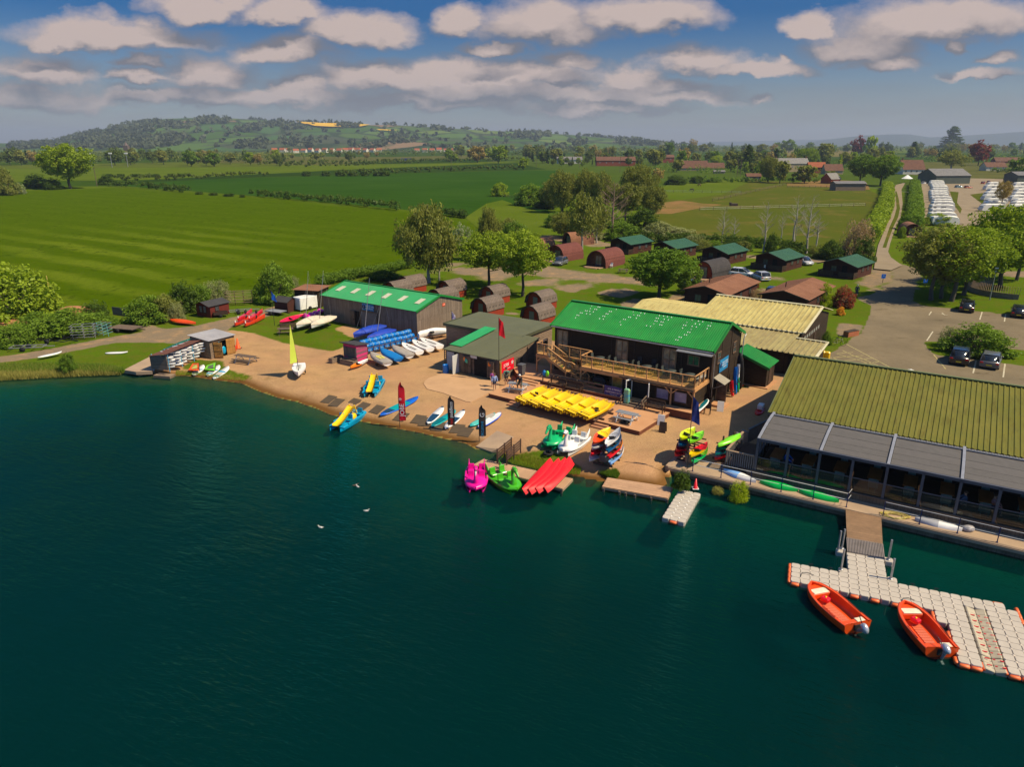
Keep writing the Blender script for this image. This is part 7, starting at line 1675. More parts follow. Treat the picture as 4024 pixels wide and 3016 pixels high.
# ------------------------------------------------------------------ huts, pods, cabins, lodges
def arch(mb,prof,x0,x1,th=0.):
 """sheet over a cross-section prof [(y,z)], running x0..x1"""
 mb.loft([[(x,y,z)for y,z in prof]for x in(x0,x1)],False,False,False)
def cornered(o,P,rz,cx,cy):
 """put o so its local point (cx,cy) lands on P"""
 c,s=math.cos(rz),math.sin(rz);o.location=(P.x-cx*c+cy*s,P.y-cx*s-cy*c,0);o.rotation_euler=(0,0,rz);return o
def hutproto():
 o=thing('camping_hut','x','hut');L,W=3.7,1.35;pr=[(-W-.12,1.0),(-W+.12,1.95),(-.55,2.5),(0,2.62),(.55,2.5),(W-.12,1.95),(W+.12,1.0)]
 m_=MB()
 for x in(.45,L):m_.add([(x,y*.93,z-.03)for y,z in pr]+[(x,W,0),(x,-W,0)],[(0,1,2,3,4,5,6,7,8)])
 for y in(-W,W):m_.quad((.1,y,0),(L,y,0),(L,y,1.1),(.1,y,1.1))
 m_.build('wall',REDH,o);m_=MB();arch(m_,pr,0,L+.1);arch(m_,[(y*.96,z-.05)for y,z in pr][::-1],0,L+.1);m_.build('roof',HUTT,o)
 m_=MB()
 for a,b in zip(pr,pr[1:]):m_.bar((-.02,*a),(-.02,*b),.06,.14)
 m_.build('barge_board',BENCHW,o);m_=MB();m_.box((.42,0,.98),(.05,.75,1.75));d=m_.build('door',M('pale_door',(.20,.20,.14)),o);return o
h0=hutproto();HR2=R(52)
for i,(x,y,lb)in enumerate(((495,1020,'back hut of the leftmost pair of red huts'),(352,1080,'front hut of the leftmost pair, half hidden by the green shed roof'),(930,1070,'back hut of the second pair of red huts'),(850,1165,'front hut of the second pair, touching the shed gable'),(1402,1132,'back hut of the third pair of red huts'),
                             (1340,1265,'front hut of the third pair, beside the flat roofed store'),(1912,1195,'back hut of the rightmost pair of red huts'),(1895,1350,'front hut of the rightmost pair, next to the clubhouse roof'))):
 o=h0 if i==0 else dup(h0);cornered(o,g('X7',x,y,1.0),HR2,3.8,-1.45);tag(o,lb,group='red camping huts in pairs')
mb=MB();
def arched_pod(label,P,rz,L,W,H,roof,wall,deep=.9,name='arched_pod'):
 o=thing(name,label,'pod');pr=[(W/2*math.cos(a)*(1 if abs(math.cos(a))<.98 else 1),.25+(H-.25)*abs(math.sin(a))**.8)for a in[PI*k/14 for k in range(15)]];pr=[(W/2,.0)]+pr+[(-W/2,.0)]
 m_=MB();m_.smooth=False
 for x in(deep,L-.05):m_.add([(x,y*.97,z*.985)for y,z in pr],[list(range(len(pr)))])
 m_.box((L/2,0,.08),(L,W*.98,.16));m_.build('wall',wall,o);m_=MB();arch(m_,pr[::-1],0,L);arch(m_,[(y*.96,z*.96)for y,z in pr],0,L)
 for x in(0,L):m_.loft([[(x,y,z)for y,z in pr],[(x,y*.96,z*.96)for y,z in pr]],False,False,False)
 m_.build('roof',roof,o);window(o,(deep-.03,0,1.1),1.4,1.9,'y',-1,PODW,GLASS,2,1,name='double_door')
 m_=MB();m_.box((-.8,0,.12),(1.6,W*.8,.1));m_.box((-1.7,0,.05),(.4,W*.6,.08));m_.build('step_deck',OLDDECK,o);return cornered(o,P,rz,0,-W/2)
arched_pod('brown shingled arched pod with the grey car parked at its door',g('Z3',695,290),R(48),6.6,4.3,3.1,POT,PODW);arched_pod('brown shingled arched pod with white garden chairs beside it',g('Z3',1062,345),R(50),6.8,4.4,3.1,POT,PODW)
arched_pod('slate grey arched pod with orange red front among the lodges',g('Z4',310,1270),R(46),6.6,3.7,3.0,GREYT,REDH,.25);arched_pod('dark arched pod with open black porch behind the brown pods',g('Z3',760,150),R(30),6.5,3.6,2.9,BRT,DARKIN,.6);arched_pod('brown arched pod half hidden behind the trees beside the lane',g('Z5',940,1050),R(75),6,4.4,3.2,BRT,BROWNH,.5);arched_pod('small brown pod glimpsed behind the right spreading oak',g('Z3',500,190),R(48),5,3.4,2.4,BRT,PODW)
def cabin(label,P,rz,W,L,e,r,roof,wall,porch=True,name='cabin',cat='cabin'):
 """P = right front eave corner; gable faces the front; x runs back, y to the left"""
 o=thing(name,label,cat);m_=MB();x0=1.4 if porch else .3;Y=W/2
 m_.add([(x,y,z)for x in(x0,L)for y,z in((-Y,0),(Y,0),(Y,e),(0,r),(-Y,e))],[(4,3,2,1,0),(5,6,7,8,9),(0,5,9,4),(1,2,7,6)]);m_.build('wall',wall,o)
 m_=MB();corr(m_,-.3,L+.3,(0,r+.1),(-Y-.45,e-.06),.3,.012,.8);corr(m_,-.3,L+.3,(0,r+.1),(Y+.45,e-.06),.3,.012,.8);rf=m_.build('roof',roof,o)
 m_=MB()
 for s_ in(-1,1):m_.bar((-.33,0,r+.08),(-.33,s_*(Y+.47),e-.08),.06,.18)
 m_.build('barge_board',BENCHW,rf)
 for x in(L*.45,L*.75):window(o,(x,-Y-.01,1.35),.8,.8,'y' if False else 'x',-1,BENCHW,GLASS,2,1)
 window(o,(x0-.01,Y*.35,1.3),.9,.9,'y',-1,BENCHW,GLASS,2,1);d=MB();d.box((x0-.03,-Y*.25,1.0),(.05,.85,1.95));d.build('door',DARKIN,o)
 if porch:
  m_=MB();m_.box((.6,0,.12),(1.9,W,.24));m_.build('porch_deck',wall,o);m_=MB()
  for a,b in(((-.3,-Y),(1.4,-Y)),((-.3,-Y),(-.3,-.5)),((-.3,.5),(-.3,Y)),((-.3,Y),(1.4,Y))):
   for z in(.45,.72,.98):m_.bar((*a,z),(*b,z),.05,.2)
  for y in(-Y,-.5,.5,Y):m_.box((-.3,y,.6),(.1,.1,1.2))
  m_.build('porch_rail',BENCHW,o)
 else:m_=MB();m_.lathe([(.07,r-.2),(.07,r+.75),(.11,r+.78),(.001,r+.85)],(L*.35,1.2,-.3),8);m_.build('flue',BLACKM,o)
 c,s=math.cos(rz),math.sin(rz);o.location=(P.x+Y*-s*-1*-1 if False else P.x-(0*c-(-Y)*s),P.y-(0*s+(-Y)*c),0);o.rotation_euler=(0,0,rz);return o
CR=R(45)
for f,x,y,lb in(('Z3',1270,137,'first (leftmost) green roofed brown cabin'),('Z3',1665,172,'second green roofed brown cabin, half behind the lone tree'),('Z4',490,945,'third green roofed brown cabin, behind the grey pod'),('Z4',1200,1025,'fourth green roofed cabin with a white car behind it'),('Z4',2090,1110,'fifth (rightmost) green roofed cabin beside the lane')):
 cabin(lb,g(f,x,y,2.1),CR,6.0,8.0,2.15,3.15,GREENT,BROWNH)
cabin('left brown roofed lodge with a tall aerial pole',g('Z4',490,1450,2.3),R(53),6.2,12.6,2.3,3.05,BRT,BROWNH,False,'lodge','lodge');cabin('right brown roofed lodge beside the bamboo',g('Z4',1480,1510,2.3),R(52),6.0,12.5,2.3,3.05,BRT,BROWNH,False,'lodge','lodge')
def shedb(name,label,loc,rz,L,D,e,r,wall,roof,cat='shed',mono=False,over=.15,wins=(),door=None,chim=None,mw=None):
 """box building, ridge along x"""
 o=thing(name,label,cat,loc,rz);m_=MB()
 if mono:m_.add([(x,y,z)for y,z in((0,0),(D,0),(D,r),(0,e))for x in(0,L)],[(0,1,7,6),(2,4,5,3),(0,6,4,2),(1,3,5,7),(0,2,3,1)])
 else:gable(m_,L,D,e,r)
 m_.build('wall',wall,o);m_=MB();p_=.3 if L>3 else .2
 if mono:corr(m_,-over,L+over,(D+over,r+.05),(-over,e+.04),p_,.015)
 else:
  k=(r-e)/(D/2);corr(m_,-over,L+over,(D/2,r+.06),(-over,e-k*over+.05),p_,.015);corr(m_,-over,L+over,(D/2,r+.06),(D+over,e-k*over+.05),p_,.015)
 rf=m_.build('roof',roof,o)
 for(x,z,w,h)in wins:window(o,(x,-.01,z),w,h,'x',-1,mw or WHITE,GLASS,2,1)
 if door:m_=MB();m_.box((door,-.03,1.0),(.9,.05,2.0));m_.build('door',BENCHW,o)
 if chim:
  for c_ in chim:m_=MB();m_.box((c_,D/2,r+.5),(.7,.6,1.6));m_.box((c_,D/2,r+1.35),(.8,.7,.12));m_.build('chimney',BRICK,rf)
 return o
o=shedb('rust_roof_shed','tall dark shed with rusty red flat roof left of the boat shed',g('Z2',360,680),R(-14),3.6,3.2,2.5,2.6,DARKW,BRT,mono=True,over=.3)
o=shedb('brown_shed','small dark brown apex shed beside the white trailer',g('Z2',180,715),R(-28),2.4,1.9,1.45,1.95,BROWNH,BLKT)
o=thing('garden_cabin','red brown cabin with black felt roof and paned double doors','shed',g('Z1',1835,775),R(62));L_=3.1;m_=MB();m_.add([(x,y,z)for x in(0,L_)for y,z in((0,0),(2.7,0),(2.7,1.6),(1.35,2.0),(0,1.6))],[(4,3,2,1,0),(5,6,7,8,9),(0,5,9,4),(1,2,7,6)]);m_.build('wall',boards('oxblood_boards',(.17,.025,.015),(.13,.02,.012),.12,3),o)
m_=MB();corr(m_,-.35,L_+.2,(1.35,2.08),(-.2,1.56),.3,.005);corr(m_,-.35,L_+.2,(1.35,2.08),(2.9,1.56),.3,.005);m_.build('roof',BLKT,o);window(o,(-.01,1.0,1.05),.45,.85,'y',-1,BENCHW,M('pale_window',(.3,.3,.26)),2,3,name='glazed_door');window(o,(-.01,1.75,1.05),.45,.85,'y',-1,BENCHW,M('pale_window',(.3,.3,.26)),2,3,name='glazed_door');window(o,(1.1,-.01,1.1),.55,.6,'x',-1,BENCHW,GLASS,2,2)
# pink striped kiosk with planters
kx=thing('beach_kiosk','pink and grey striped kiosk with pent roof and dark windows','kiosk',g('Y2',800,1170),R(-33));m_=MB();m_.add([(x,y,z)for y,z in((0,0),(1.6,0),(1.6,1.75),(0,2.0))for x in(0,1.9)],[(0,1,7,6),(2,4,5,3),(0,6,4,2),(1,3,5,7)])
PINKB=boards('pink_stripes',(.62,.03,.16),(.10,.085,.085),.24,99,gap=.001,stain=.1);m_.build('wall',PINKB,kx);m_=MB();m_.box((.95,.75,1.97),(2.3,2.2,.07),rx=-.155);m_.build('roof',BLKT,kx)
for x in(.3,.8,1.25,1.65):window(kx,(x,-.02,1.2),.36,.85,'x',-1,M('grey_frame',(.10,.10,.10)),M('kiosk_pane',(.12,.11,.09)),1,1)
m_=MB();m_.box((1.05,-.03,.6),(.75,.05,1.2));m_.build('door',M('grey_door',(.09,.09,.09)),kx)
for x,y,w,d,rz,lb in((700,1200,.5,1.6,-33,'left grey planter box of the kiosk'),(860,1235,1.9,.7,-33,'long grey planter box in front of the kiosk')):
 mb=MB()
 for sx,sy,ww,dd in((0,-d/2,w,.06),(0,d/2,w,.06),(-w/2,0,.06,d),(w/2,0,.06,d)):mb.box((sx,sy,.28),(ww,dd,.56))
 mb.box((0,0,.2),(w-.05,d-.05,.36));tag(mb.build('planter',GREYH,loc=g('Y2',x,y-25),rz=R(rz)),lb,'planter')
# barrels: raft drums in three tiers beside a rail
bp=thing('barrel','x','barrel');m_=MB();m_.lathe([(.001,0),(.27,0),(.29,.04),(.29,.28),(.31,.31),(.29,.34),(.29,.58),(.31,.61),(.29,.64),(.29,.86),(.27,.9),(.001,.9)],(0,0,-.45),16);m_.build('drum',cBARR,bp)
m_=MB();m_.lathe([(.31,-.06),(.31,.06)],n=16,cap=False);m_.build('tape_band',M('grey_tape',(.10,.28,.45)),bp)
A,B=g('Y2',1095,1090),g('Y2',1710,940);dd=(B-A);LB=dd.length;dd.normalize();nn=V((-dd.y,dd.x,0));k=0;rb=math.atan2(dd.y,dd.x)
for tier,(off,z,n_)in enumerate(((.35,.32,9),(1.0,.62,9),(1.7,.98,9))):
 for i in range(n_):
  o=bp if k==0 else dup(bp);k+=1;p=A+dd*((i+.5)*LB/n_+.12*tier)+nn*off;o.location=(p.x,p.y,z+rng.uniform(-.04,.08));o.rotation_euler=(0,PI/2,rb+rng.uniform(-.08,.08));tag(o,'blue plastic drum lying in the tiered stack by the dinghies',group='blue drums stacked in tiers')
o=thing('barrel_rack','low dark timber rail along the foot of the blue drums','rack',A,rb);m_=MB()
for i in range(10):m_.box((i*LB/9,0,.42),(.07,.07,.85))
for z in(.3,.75):m_.bar((-.1,0,z),(LB+.1,0,z),.05,.08)
m_.build('rail',cFRAME,o)
# ------------------------------------------------------------------ dinghies
def dinghy(label,A,B,mats,cover=None,W_=1.45,H=.42,mast=0,z=.3,name='dinghy',roll=0,lean=(0,0)):
 """A = stern, B = bow"""
 A,B=V(A),V(B);L=(B-A).length;o=thing(name,label,'dinghy');m_=MB()
 if cover is None:
  shell(m_,L,W_,H,-.02,stern=.8,pb=2.2,qb=.8,rock=.05,sheer=.06,e=2.4);m_.build('hull',mats,o);c_=MB();c_.box((-L*.12,0,H+.0),(L*.42,W_*.36,.05),bev=.02);c_.build('cockpit',M('shaded_white',(.50,.48,.46)),o);t_=MB();t_.tube([(-L*.3,0,H+.05),(L*.1,.03,H+.06),(L*.22,0,H+.05)],.02,5);t_.box((L*.22,0,H+.06),(.12,.1,.08));t_.build('fittings',cBLK,o)
 else:
  m_.cur=0;shell(m_,L,W_,H,None,stern=.8,pb=2.2,qb=.8,rock=.05,sheer=.08,e=2.4);m_.build('hull',mats,o);R_=hullr(L+.1,W_+.06,H+.02,stern=.8,pb=2.2,qb=.8,rock=.05,sheer=.08,e=2.4);m_=MB();rows=[]
  for i,r in enumerate(R_):
   t=i/(len(R_)-1);a,b=V(r[0]),V(r[-1]);pk=(.42 if mast else .10)*math.sin(PI*min(.999,max(.001,t)))**.8;rows.append([tuple(a+V((0,0,-.2))),tuple(a)]+[tuple(a.lerp(b,s)+V((0,0,pk*(1-abs(2*s-1)**(1.1 if mast else 1.8)))))for s in(.25,.5,.75)]+[tuple(b),tuple(b+V((0,0,-.2)))])
  m_.loft(rows,False,True,False,flip=True);m_.add(rows[0],[list(range(len(rows[0])))]);m_.build('cover',cover,o)
 if mast:m_=MB();m_.tube([(L*.12,0,H),(L*.12+lean[0]*.5,lean[1]*.5,H+mast*.5),(L*.12+lean[0],lean[1],H+mast)],[.045,.04,.02],8);m_.build('mast',cAL,o);m_=MB();m_.tube([(L*.45,0,H+.1),(L*.12+lean[0],lean[1],H+mast*.85)],.008,4);m_.tube([(-L*.45,0,H+.1),(L*.12+lean[0],lean[1],H+mast*.95)],.008,4);m_.build('stay',cAL,o)
 t_=MB();t_.bar((-L*.35,0,-.08),(L*.3,0,-.05),.06);t_.tube([(-L*.12,-W_*.42,-.1),(-L*.12,W_*.42,-.1)],.03,6)
 for y in(-W_*.42,W_*.42):t_.lathe([(.001,y-.05),(.16,y-.05),(.16,y+.05),(.001,y+.05)],(-L*.12,0,-.12),10,axis='y')
 t_.build('trolley',cBLK,o);return setax(o,A,B,roll)
def D2(a,b,z=.35,f='Y2'):return g(f,*b,z),g(f,*a,z)
def row(a,b,L):a,b=V(a),V(b);c=(a+b)/2;d=(b-a).normalized();return c-d*L/2,c+d*L/2
for lb,a,b,m_,cv in(('grey covered dinghy with yellow lettering at the front of the dinghy row',(1100,1095),(1375,1255),cWHT,cGCOV),('bright blue covered dinghy second in the dinghy row',(1235,1055),(1500,1195),cBLU,PL('sky_cover',(.0,.17,.50),None,.6)),('plain grey covered dinghy third in the dinghy row',(1370,1010),(1650,1158),cWHT,cGCOV),
      ('white open dinghy nearest the grey covered ones',(1490,975),(1770,1115),cWHT,None),('white open dinghy in the middle of the three open ones',(1630,945),(1890,1070),cWHT,None),('white open dinghy furthest right, under the hire hut eaves',(1735,922),(2000,1030),cWHT,None)):
 A,B=row(*D2(a,b),4.2);o=dinghy(lb,A,B,m_,cv,1.3)
 if 'lettering' in lb:text('EZ2',.8,TXY,o,(-.3,0,.56),(0,0,PI),ext=.006,bold=.02)
for lb,a,b,z in(('cream covered sailing dinghy with tall mast, nearer the boat shed',(350,790),(690,640),.6),('cream covered sailing dinghy with dark mast, left of its twin',(190,775),(520,650),.5)):
 A,B=row(*D2(a,b,z),4.9);dinghy(lb,A,B,cWHT,cCREAM,1.6,.5,6.3,lean=(-.4 if 'nearer' in lb else-.2,.9))
for lb,a,b,z,l in(('royal blue covered dinghy with tall mast in front of the roller shutter',(895,895),(1295,765),.6,5.1),('royal blue covered dinghy half behind the drums',(1065,945),(1415,815),.5,4.6)):
 A,B=row(*D2(a,b,z),l);dinghy(lb,A,B,cBCOV,cBCOV,1.5,.5,6.2 if l>5 else 5.2,lean=(-.5,.8))
for i,(dx,lb)in enumerate(((0,'nearest'),(.5,'middle'),(1.0,'furthest'))):
 A,B=g('Y2',1745+i*40,880-i*12,.5),g('Y2',2030+i*12,800+i*10,.6);A,B=row(A,B,3.9);o=dinghy(lb+' white hull stacked on its side at the shed gable',A,B,cWHT,None,1.3,.42,z=.5,name='stacked_dinghy',roll=-1.15);o.location.z=.55;o['group']='white hulls on their sides at the shed gable'
A,B=row(g('Y2',240,1265,.4),g('Y2',238,1345,.4),3.0);dd_=dinghy('small white sailing dinghy with lime sail standing on the beach',A+V((0,.2,0)),B+V((0,-.2,0)),cWHT,None,1.35)
P0=g('Y2',232,1290,.4);H_=hgt('Y2',232,1330,705,0);sl=MB()
def vp(x,y,Y):return far('Y2',x,y,Y)
pts=[vp(x,y,P0.y+.3-(214-x)/94*1.7)for x,y in((214,1180),(122,1208),(120,1000),(122,860),(127,708),(160,860),(190,1020))]
bl=[]
for s_ in(0,.03):bl.append([(p.x-dd_.location.x,p.y-dd_.location.y+s_+.12*math.sin(i),p.z-dd_.location.z)for i,p in enumerate(pts)])
LIMES=leafmat('lime_sailcloth',(.34,.40,.06),(.34,.40,.06));o=thing('sail','x','x');del o['label'];del o['category'];bpy.data.objects.remove(o)
dd_inv=dd_.rotation_euler.to_matrix().inverted();sl.add([tuple(dd_inv@V(p))for p in bl[0]],[list(range(7))]);sl.add([tuple(dd_inv@V(p))for p in bl[1]],[list(range(7))[::-1]]);sl.build('sail',LIMES,dd_)
ms=MB();a_,b_=vp(236,1340,P0.y),vp(126,706,P0.y-1.2);ms.tube([dd_inv@(a_-dd_.location),dd_inv@(vp(213,1150,P0.y+.3)-dd_.location),dd_inv@(b_-dd_.location)],[.03,.028,.015],6);ms.build('mast',cBLK,dd_)
A,B=g('Y2',880,1275,.12),g('Y2',1095,1180,.12);kayak('orange and white kayak lying in front of the kiosk',A,B,cORK,.7,two=cWHT);m_=None
A,B=row(g('Z1',1490,800,.3),g('Z1',1695,825,.3),4.3);kayak('big orange canoe lying keel up on the grass by the information board',A,B,cORG,1.25,PI,up=True,lift=.35)
def cat(label,a,b,f,z,m_):
 o=thing('red_catamaran',label,'catamaran');A,B=g(f,*a,z),g(f,*b,z);L=(B-A).length
 for y in(-.7,.7):h=MB();R_=hullr(L,.42,.5,stern=.5,pb=2.4,qb=.9,rock=.1,sheer=.1,ns=12,nn=8);h.loft([[(p[0],p[1]+y,p[2])for p in r]for r in R_],False,True,False);h.loft([[(r[0][0],r[0][1]+y,r[0][2]),(r[-1][0],r[-1][1]+y,r[-1][2])]for r in R_],False,False,False,flip=True);h.add([(p[0],p[1]+y,p[2])for p in R_[0]],[list(range(9))]);h.build('hull',m_,o)
 h=MB();h.tube([(-.8,-.8,.5),(-.8,.8,.5)],.04,6);h.tube([(.7,-.8,.5),(.7,.8,.5)],.04,6);h.build('cross_beam',cAL,o)
 for y in(-.7,.7):w=MB();w.lathe([(.001,y-.1),(.2,y-.1),(.25,y),(.2,y+.1),(.001,y+.1)],(.2,0,.78),12,axis='y');w.build('beach_wheel',cTYRE,o);q=MB();q.box((-L/2+.1,y,.55),(.16,.05,.55));q.build('rudder',WHITE,o)
 return setax(o,A,B,0)
cat('upper of two stacked red catamarans with beach wheels on the grass',(1690,250),(1890,120),'Y1',.55,cRED);cat('lower red catamaran under the wheeled one',(1640,320),(1930,190),'Y1',.05,PL('coral_hull',(.75,.05,.02)))
A,B=row(g('Y2',20,700,.3),g('Y2',270,620,.4),4.2);kayak('crimson canoe behind the dark slatted windbreak',A,B,PL('crimson',(.72,.005,.06)),1.0,.3)
for i,(x,y)in enumerate(((330,640),(385,630),(440,610),(500,580))):mb=MB();mb.ell((0,0,.3),(.9,.45,.32),10,6,.5);mb.box((0,.1,.55),(.5,.4,.3),bev=.08);tag(mb.build('pedal_car_float',cMAG,loc=g('Y2',x,y),rz=rng.uniform(0,3)),'magenta plastic float piled beside the cream dinghies','float','magenta floats by the shed corner')
mb=MB()
for k in range(5):
 for j in range(4):mb.bar((k*1.15,0,.25+j*.2),(k*1.15+1.1,0,.25+j*.2),.04,.16)
 mb.box((k*1.15,.05,.5),(.1,.1,1.1))
o_=g('Y2',10,795);tag(mb.build('windbreak',cFRAME,loc=o_,rz=R(20)),'dark slatted timber windbreak left of the cream dinghies','fence')
tr_=thing('box_trailer','white box trailer parked beside the rusty roofed shed','trailer',g('Z2',375,715),R(52));m_=MB();m_.box((1.5,0,1.05),(3.0,1.6,1.7),bev=.05);m_.build('body',WHITE,tr_);m_=MB();m_.box((-.02,-.38,1.0),(.04,.72,1.5));m_.build('door',WHITE,tr_);m_=MB();m_.box((-.02,.38,1.0),(.04,.72,1.5));m_.build('door',WHITE,tr_)
for y in(-.8,.8):m_=MB();m_.lathe([(.001,y-.08),(.28,y-.08),(.28,y+.08),(.001,y+.08)],(1.5,0,.28),12,axis='y');m_.build('wheel',cTYRE,tr_)
# ------------------------------------------------------------------ furniture
def picnic(label,loc,rz,top,leg,L=1.8):
 o=thing('picnic_table',label,'picnic table',loc,rz)
 for nm,y,z,w in(('table_top',0,.74,.72),('bench',-.68,.44,.26),('bench',.68,.44,.26)):m_=MB();n_=5 if w>.5 else 2;[m_.box((0,y+(k-(n_-1)/2)*w/n_,z),(L,w/n_-.02,.04))for k in range(n_)];m_.build(nm,top,o)
 for x in(-L*.36,L*.36):m_=MB();m_.bar((x,-.28,.72),(x,-.68,0),.08,.05);m_.bar((x,.28,.72),(x,.68,0),.08,.05);m_.bar((x,-.78,.4),(x,.78,.4),.07,.05);m_.build('leg',leg,o)
 return o
GTOP=M('grey_table_top',(.24,.25,.27),(.19,.2,.22),2,.6)
picnic('grey topped picnic table with white legs on the right of the patio',H2W(12.2,-7.6,.37),HR,GTOP,WHITE);picnic('grey topped picnic table with a man crouching on it',H2W(.6,-6.6,.37),HR+.25,GTOP,WHITE);picnic('brown picnic table with steel legs on the beach by the paddle shed',g('Y1',1720,830),R(-22),OLDWOOD,GALV,2.5);picnic('weathered picnic table beside the cream dinghies',g('Y2',70,835),R(10),OLDWOOD,OLDWOOD);picnic('small picnic table on the grass near the brown pods',g('Z3',1212,385),R(-20),OLDWOOD,OLDWOOD);picnic('green timber picnic table in front of the left black A board',g('X1',0,0)+V((0,200,0)),0,OLDWOOD,OLDWOOD)if False else None
def bench(label,loc,rz,group=None,L=1.6):
 o=thing('bench',label,'bench',loc,rz,group);m_=MB();[m_.box((0,-.2+k*.12,.44),(L,.1,.03))for k in range(4)];m_.build('seat',BENCHW,o);m_=MB();[m_.box((-L/2+.08+k*(L-.16)/12,.22,.72),(.05,.03,.46))for k in range(13)];m_.box((0,.24,.97),(L,.05,.1));m_.build('backrest',BENCHW,o)
 for x in(-L/2,L/2):
  for y in(-.26,.24):m_=MB();m_.box((x,y,.3 if y<0 else .45),(.07,.07,.6 if y<0 else .9));m_.build('leg',BENCHW,o)
  m_=MB();m_.box((x,0,.64),(.08,.56,.05));m_.build('armrest',BENCHW,o)
 return o
bench('left of two joined dark benches below the terrace rail',H2W(3.2,-3.95,.37),HR);bench('right of two joined dark benches below the terrace rail',H2W(5.0,-3.95,.37),HR);bench('dark bench right of the shop entrance steps',H2W(13.1,-4.15,.37),HR)
def aboard(label,loc,rz,m_,name='a_board'):
 o=thing(name,label,'A-board',loc,rz)
 for s_ in(-1,1):q=MB();q.box((0,s_*.16,.42),(.55,.04,.85),rx=s_*.22);b=q.build('panel',m_,o)
 return o
aboard('black A board with chalk text by the patio corner',g('X1',840,410),R(-25),BENCHW);aboard('white A board poster outside the gable door',g('X1',1465,180),R(-20),WHITE);aboard('white framed A board behind the black one',g('X1',822,330),R(-25),WHITE)
def bin_(label,loc,rz,m_,h=1.05,name='wheelie_bin'):
 o=thing(name,label,'bin',loc,rz);q=MB();q.loft([[(-.22,-.24,.06),(.22,-.24,.06),(.22,.24,.06),(-.22,.24,.06)],[(-.28,-.32,h),(.28,-.32,h),(.28,.32,h),(-.28,.32,h)]],True,False);q.build('body',m_,o);q=MB();q.box((0,-.02,h+.04),(.62,.72,.08),bev=.02);q.build('lid',m_,o);return o
bin_('grey wheelie bin at the top of the broad steps',H2W(-1.3,-3.2,.68),HR,M('bin_grey',(.09,.09,.10)))
mb=MB();mb.lathe([(.001,0),(.28,0),(.3,.05),(.3,.85),(.28,.9),(.26,.9),(.26,.6),(.001,.6)],n=18);tag(mb.build('open_drum',cBARR,loc=g('Y4',192,985)),'upright open blue drum at the left corner of the hire hut','drum')
def chair(label,loc,rz,m_,group=None):
 o=thing('chair',label,'chair',loc,rz,group);q=MB();q.box((0,0,.44),(.46,.44,.04));q.build('seat',m_,o);q=MB();q.box((0,.22,.72),(.44,.04,.5),rx=-.15);q.build('backrest',m_,o);q=MB()
 for x in(-.2,.2):
  for y in(-.2,.2):q.bar((x,y,0),(x,y,.62 if y>-9 else .44),.03)
  q.bar((x*1.1,-.2,.62),(x*1.1,.2,.62),.03)
 q.build('frame',m_,o);return o
def table(label,loc,m_,r=.45,name='cafe_table'):
 o=thing(name,label,'table',loc,0.2);q=MB();q.lathe([(.001,.70),(r,.70),(r,.73),(.001,.73)],n=16);q.build('table_top',m_,o);q=MB();q.tube([(0,0,0),(0,0,.7)],.03,6);q.lathe([(.24,0),(.2,.03),(.001,.03)],n=12);q.build('pedestal',m_,o);return o
PGR=M('pale_grey_furniture',(.05,.06,.055));k=0
for i,x in enumerate((6.2,8.6,10.9,13.2,14.9)):
 table(('first','second','third','fourth','fifth')[i]+' round table from the left on the balcony',H2W(x,-1.4,2.6),PGR)
 for j,(dx,dy,rz)in enumerate(((-.65,.1,PI/2),(.6,.2,-PI/2))):chair('grey chair on the %s of the %s balcony table'%(('left','right')[j],('first','second','third','fourth','fifth')[i]),H2W(x+dx,-1.4+dy,2.6),HR+rz,PGR,'grey chairs on the balcony')
chair('black armchair left of the low table against the balcony wall',H2W(9.5,-.1,2.6),HR,cBLK);chair('black armchair right of the low table against the balcony wall',H2W(10.9,-.1,2.6),HR,cBLK)
chair('white garden chair beside the brown pod',g('Z3',1110,340),R(-30),WHITE);chair('white plastic chair by the cabin steps',g('Z4',955,1140),R(160),WHITE)
WOODT=M('orange_table_wood',(.42,.13,.02),(.32,.09,.015),2,.5);tpos=[]
for i in range(11):
 o=thing('cafe_table',('first','second','third','fourth','fifth','sixth','seventh','eighth','ninth','tenth','eleventh')[i]+' wooden table from the left inside the glazed verandah','table',(ver.location.x,ver.location.y,0),ver.rotation_euler.z,'wooden tables in the verandah');x=1.1+i*2.07
 q=MB();q.box((x,2.0,FZ+.74),(.8,1.9,.05));q.build('table_top',WOODT,o);q=MB()
 for y in(1.3,2.7):q.box((x,y,FZ+.37),(.6,.06,.72))
 q.build('leg',M('pale_green_legs',(.22,.30,.26)),o);tpos.append(x)
 for j,y in enumerate((.75,3.2)):c,s=math.cos(ver.rotation_euler.z),math.sin(ver.rotation_euler.z);chair('verandah chair at the %s end of wooden table %s'%(('lake','wall')[j],('one','two','three','four','five','six','seven','eight','nine','ten','eleven')[i]),(ver.location.x+x*c-y*s,ver.location.y+x*s+y*c,FZ),ver.rotation_euler.z+(PI if j==0 else 0),M('sage_chair',(.16,.22,.19)),'chairs in the glazed verandah')
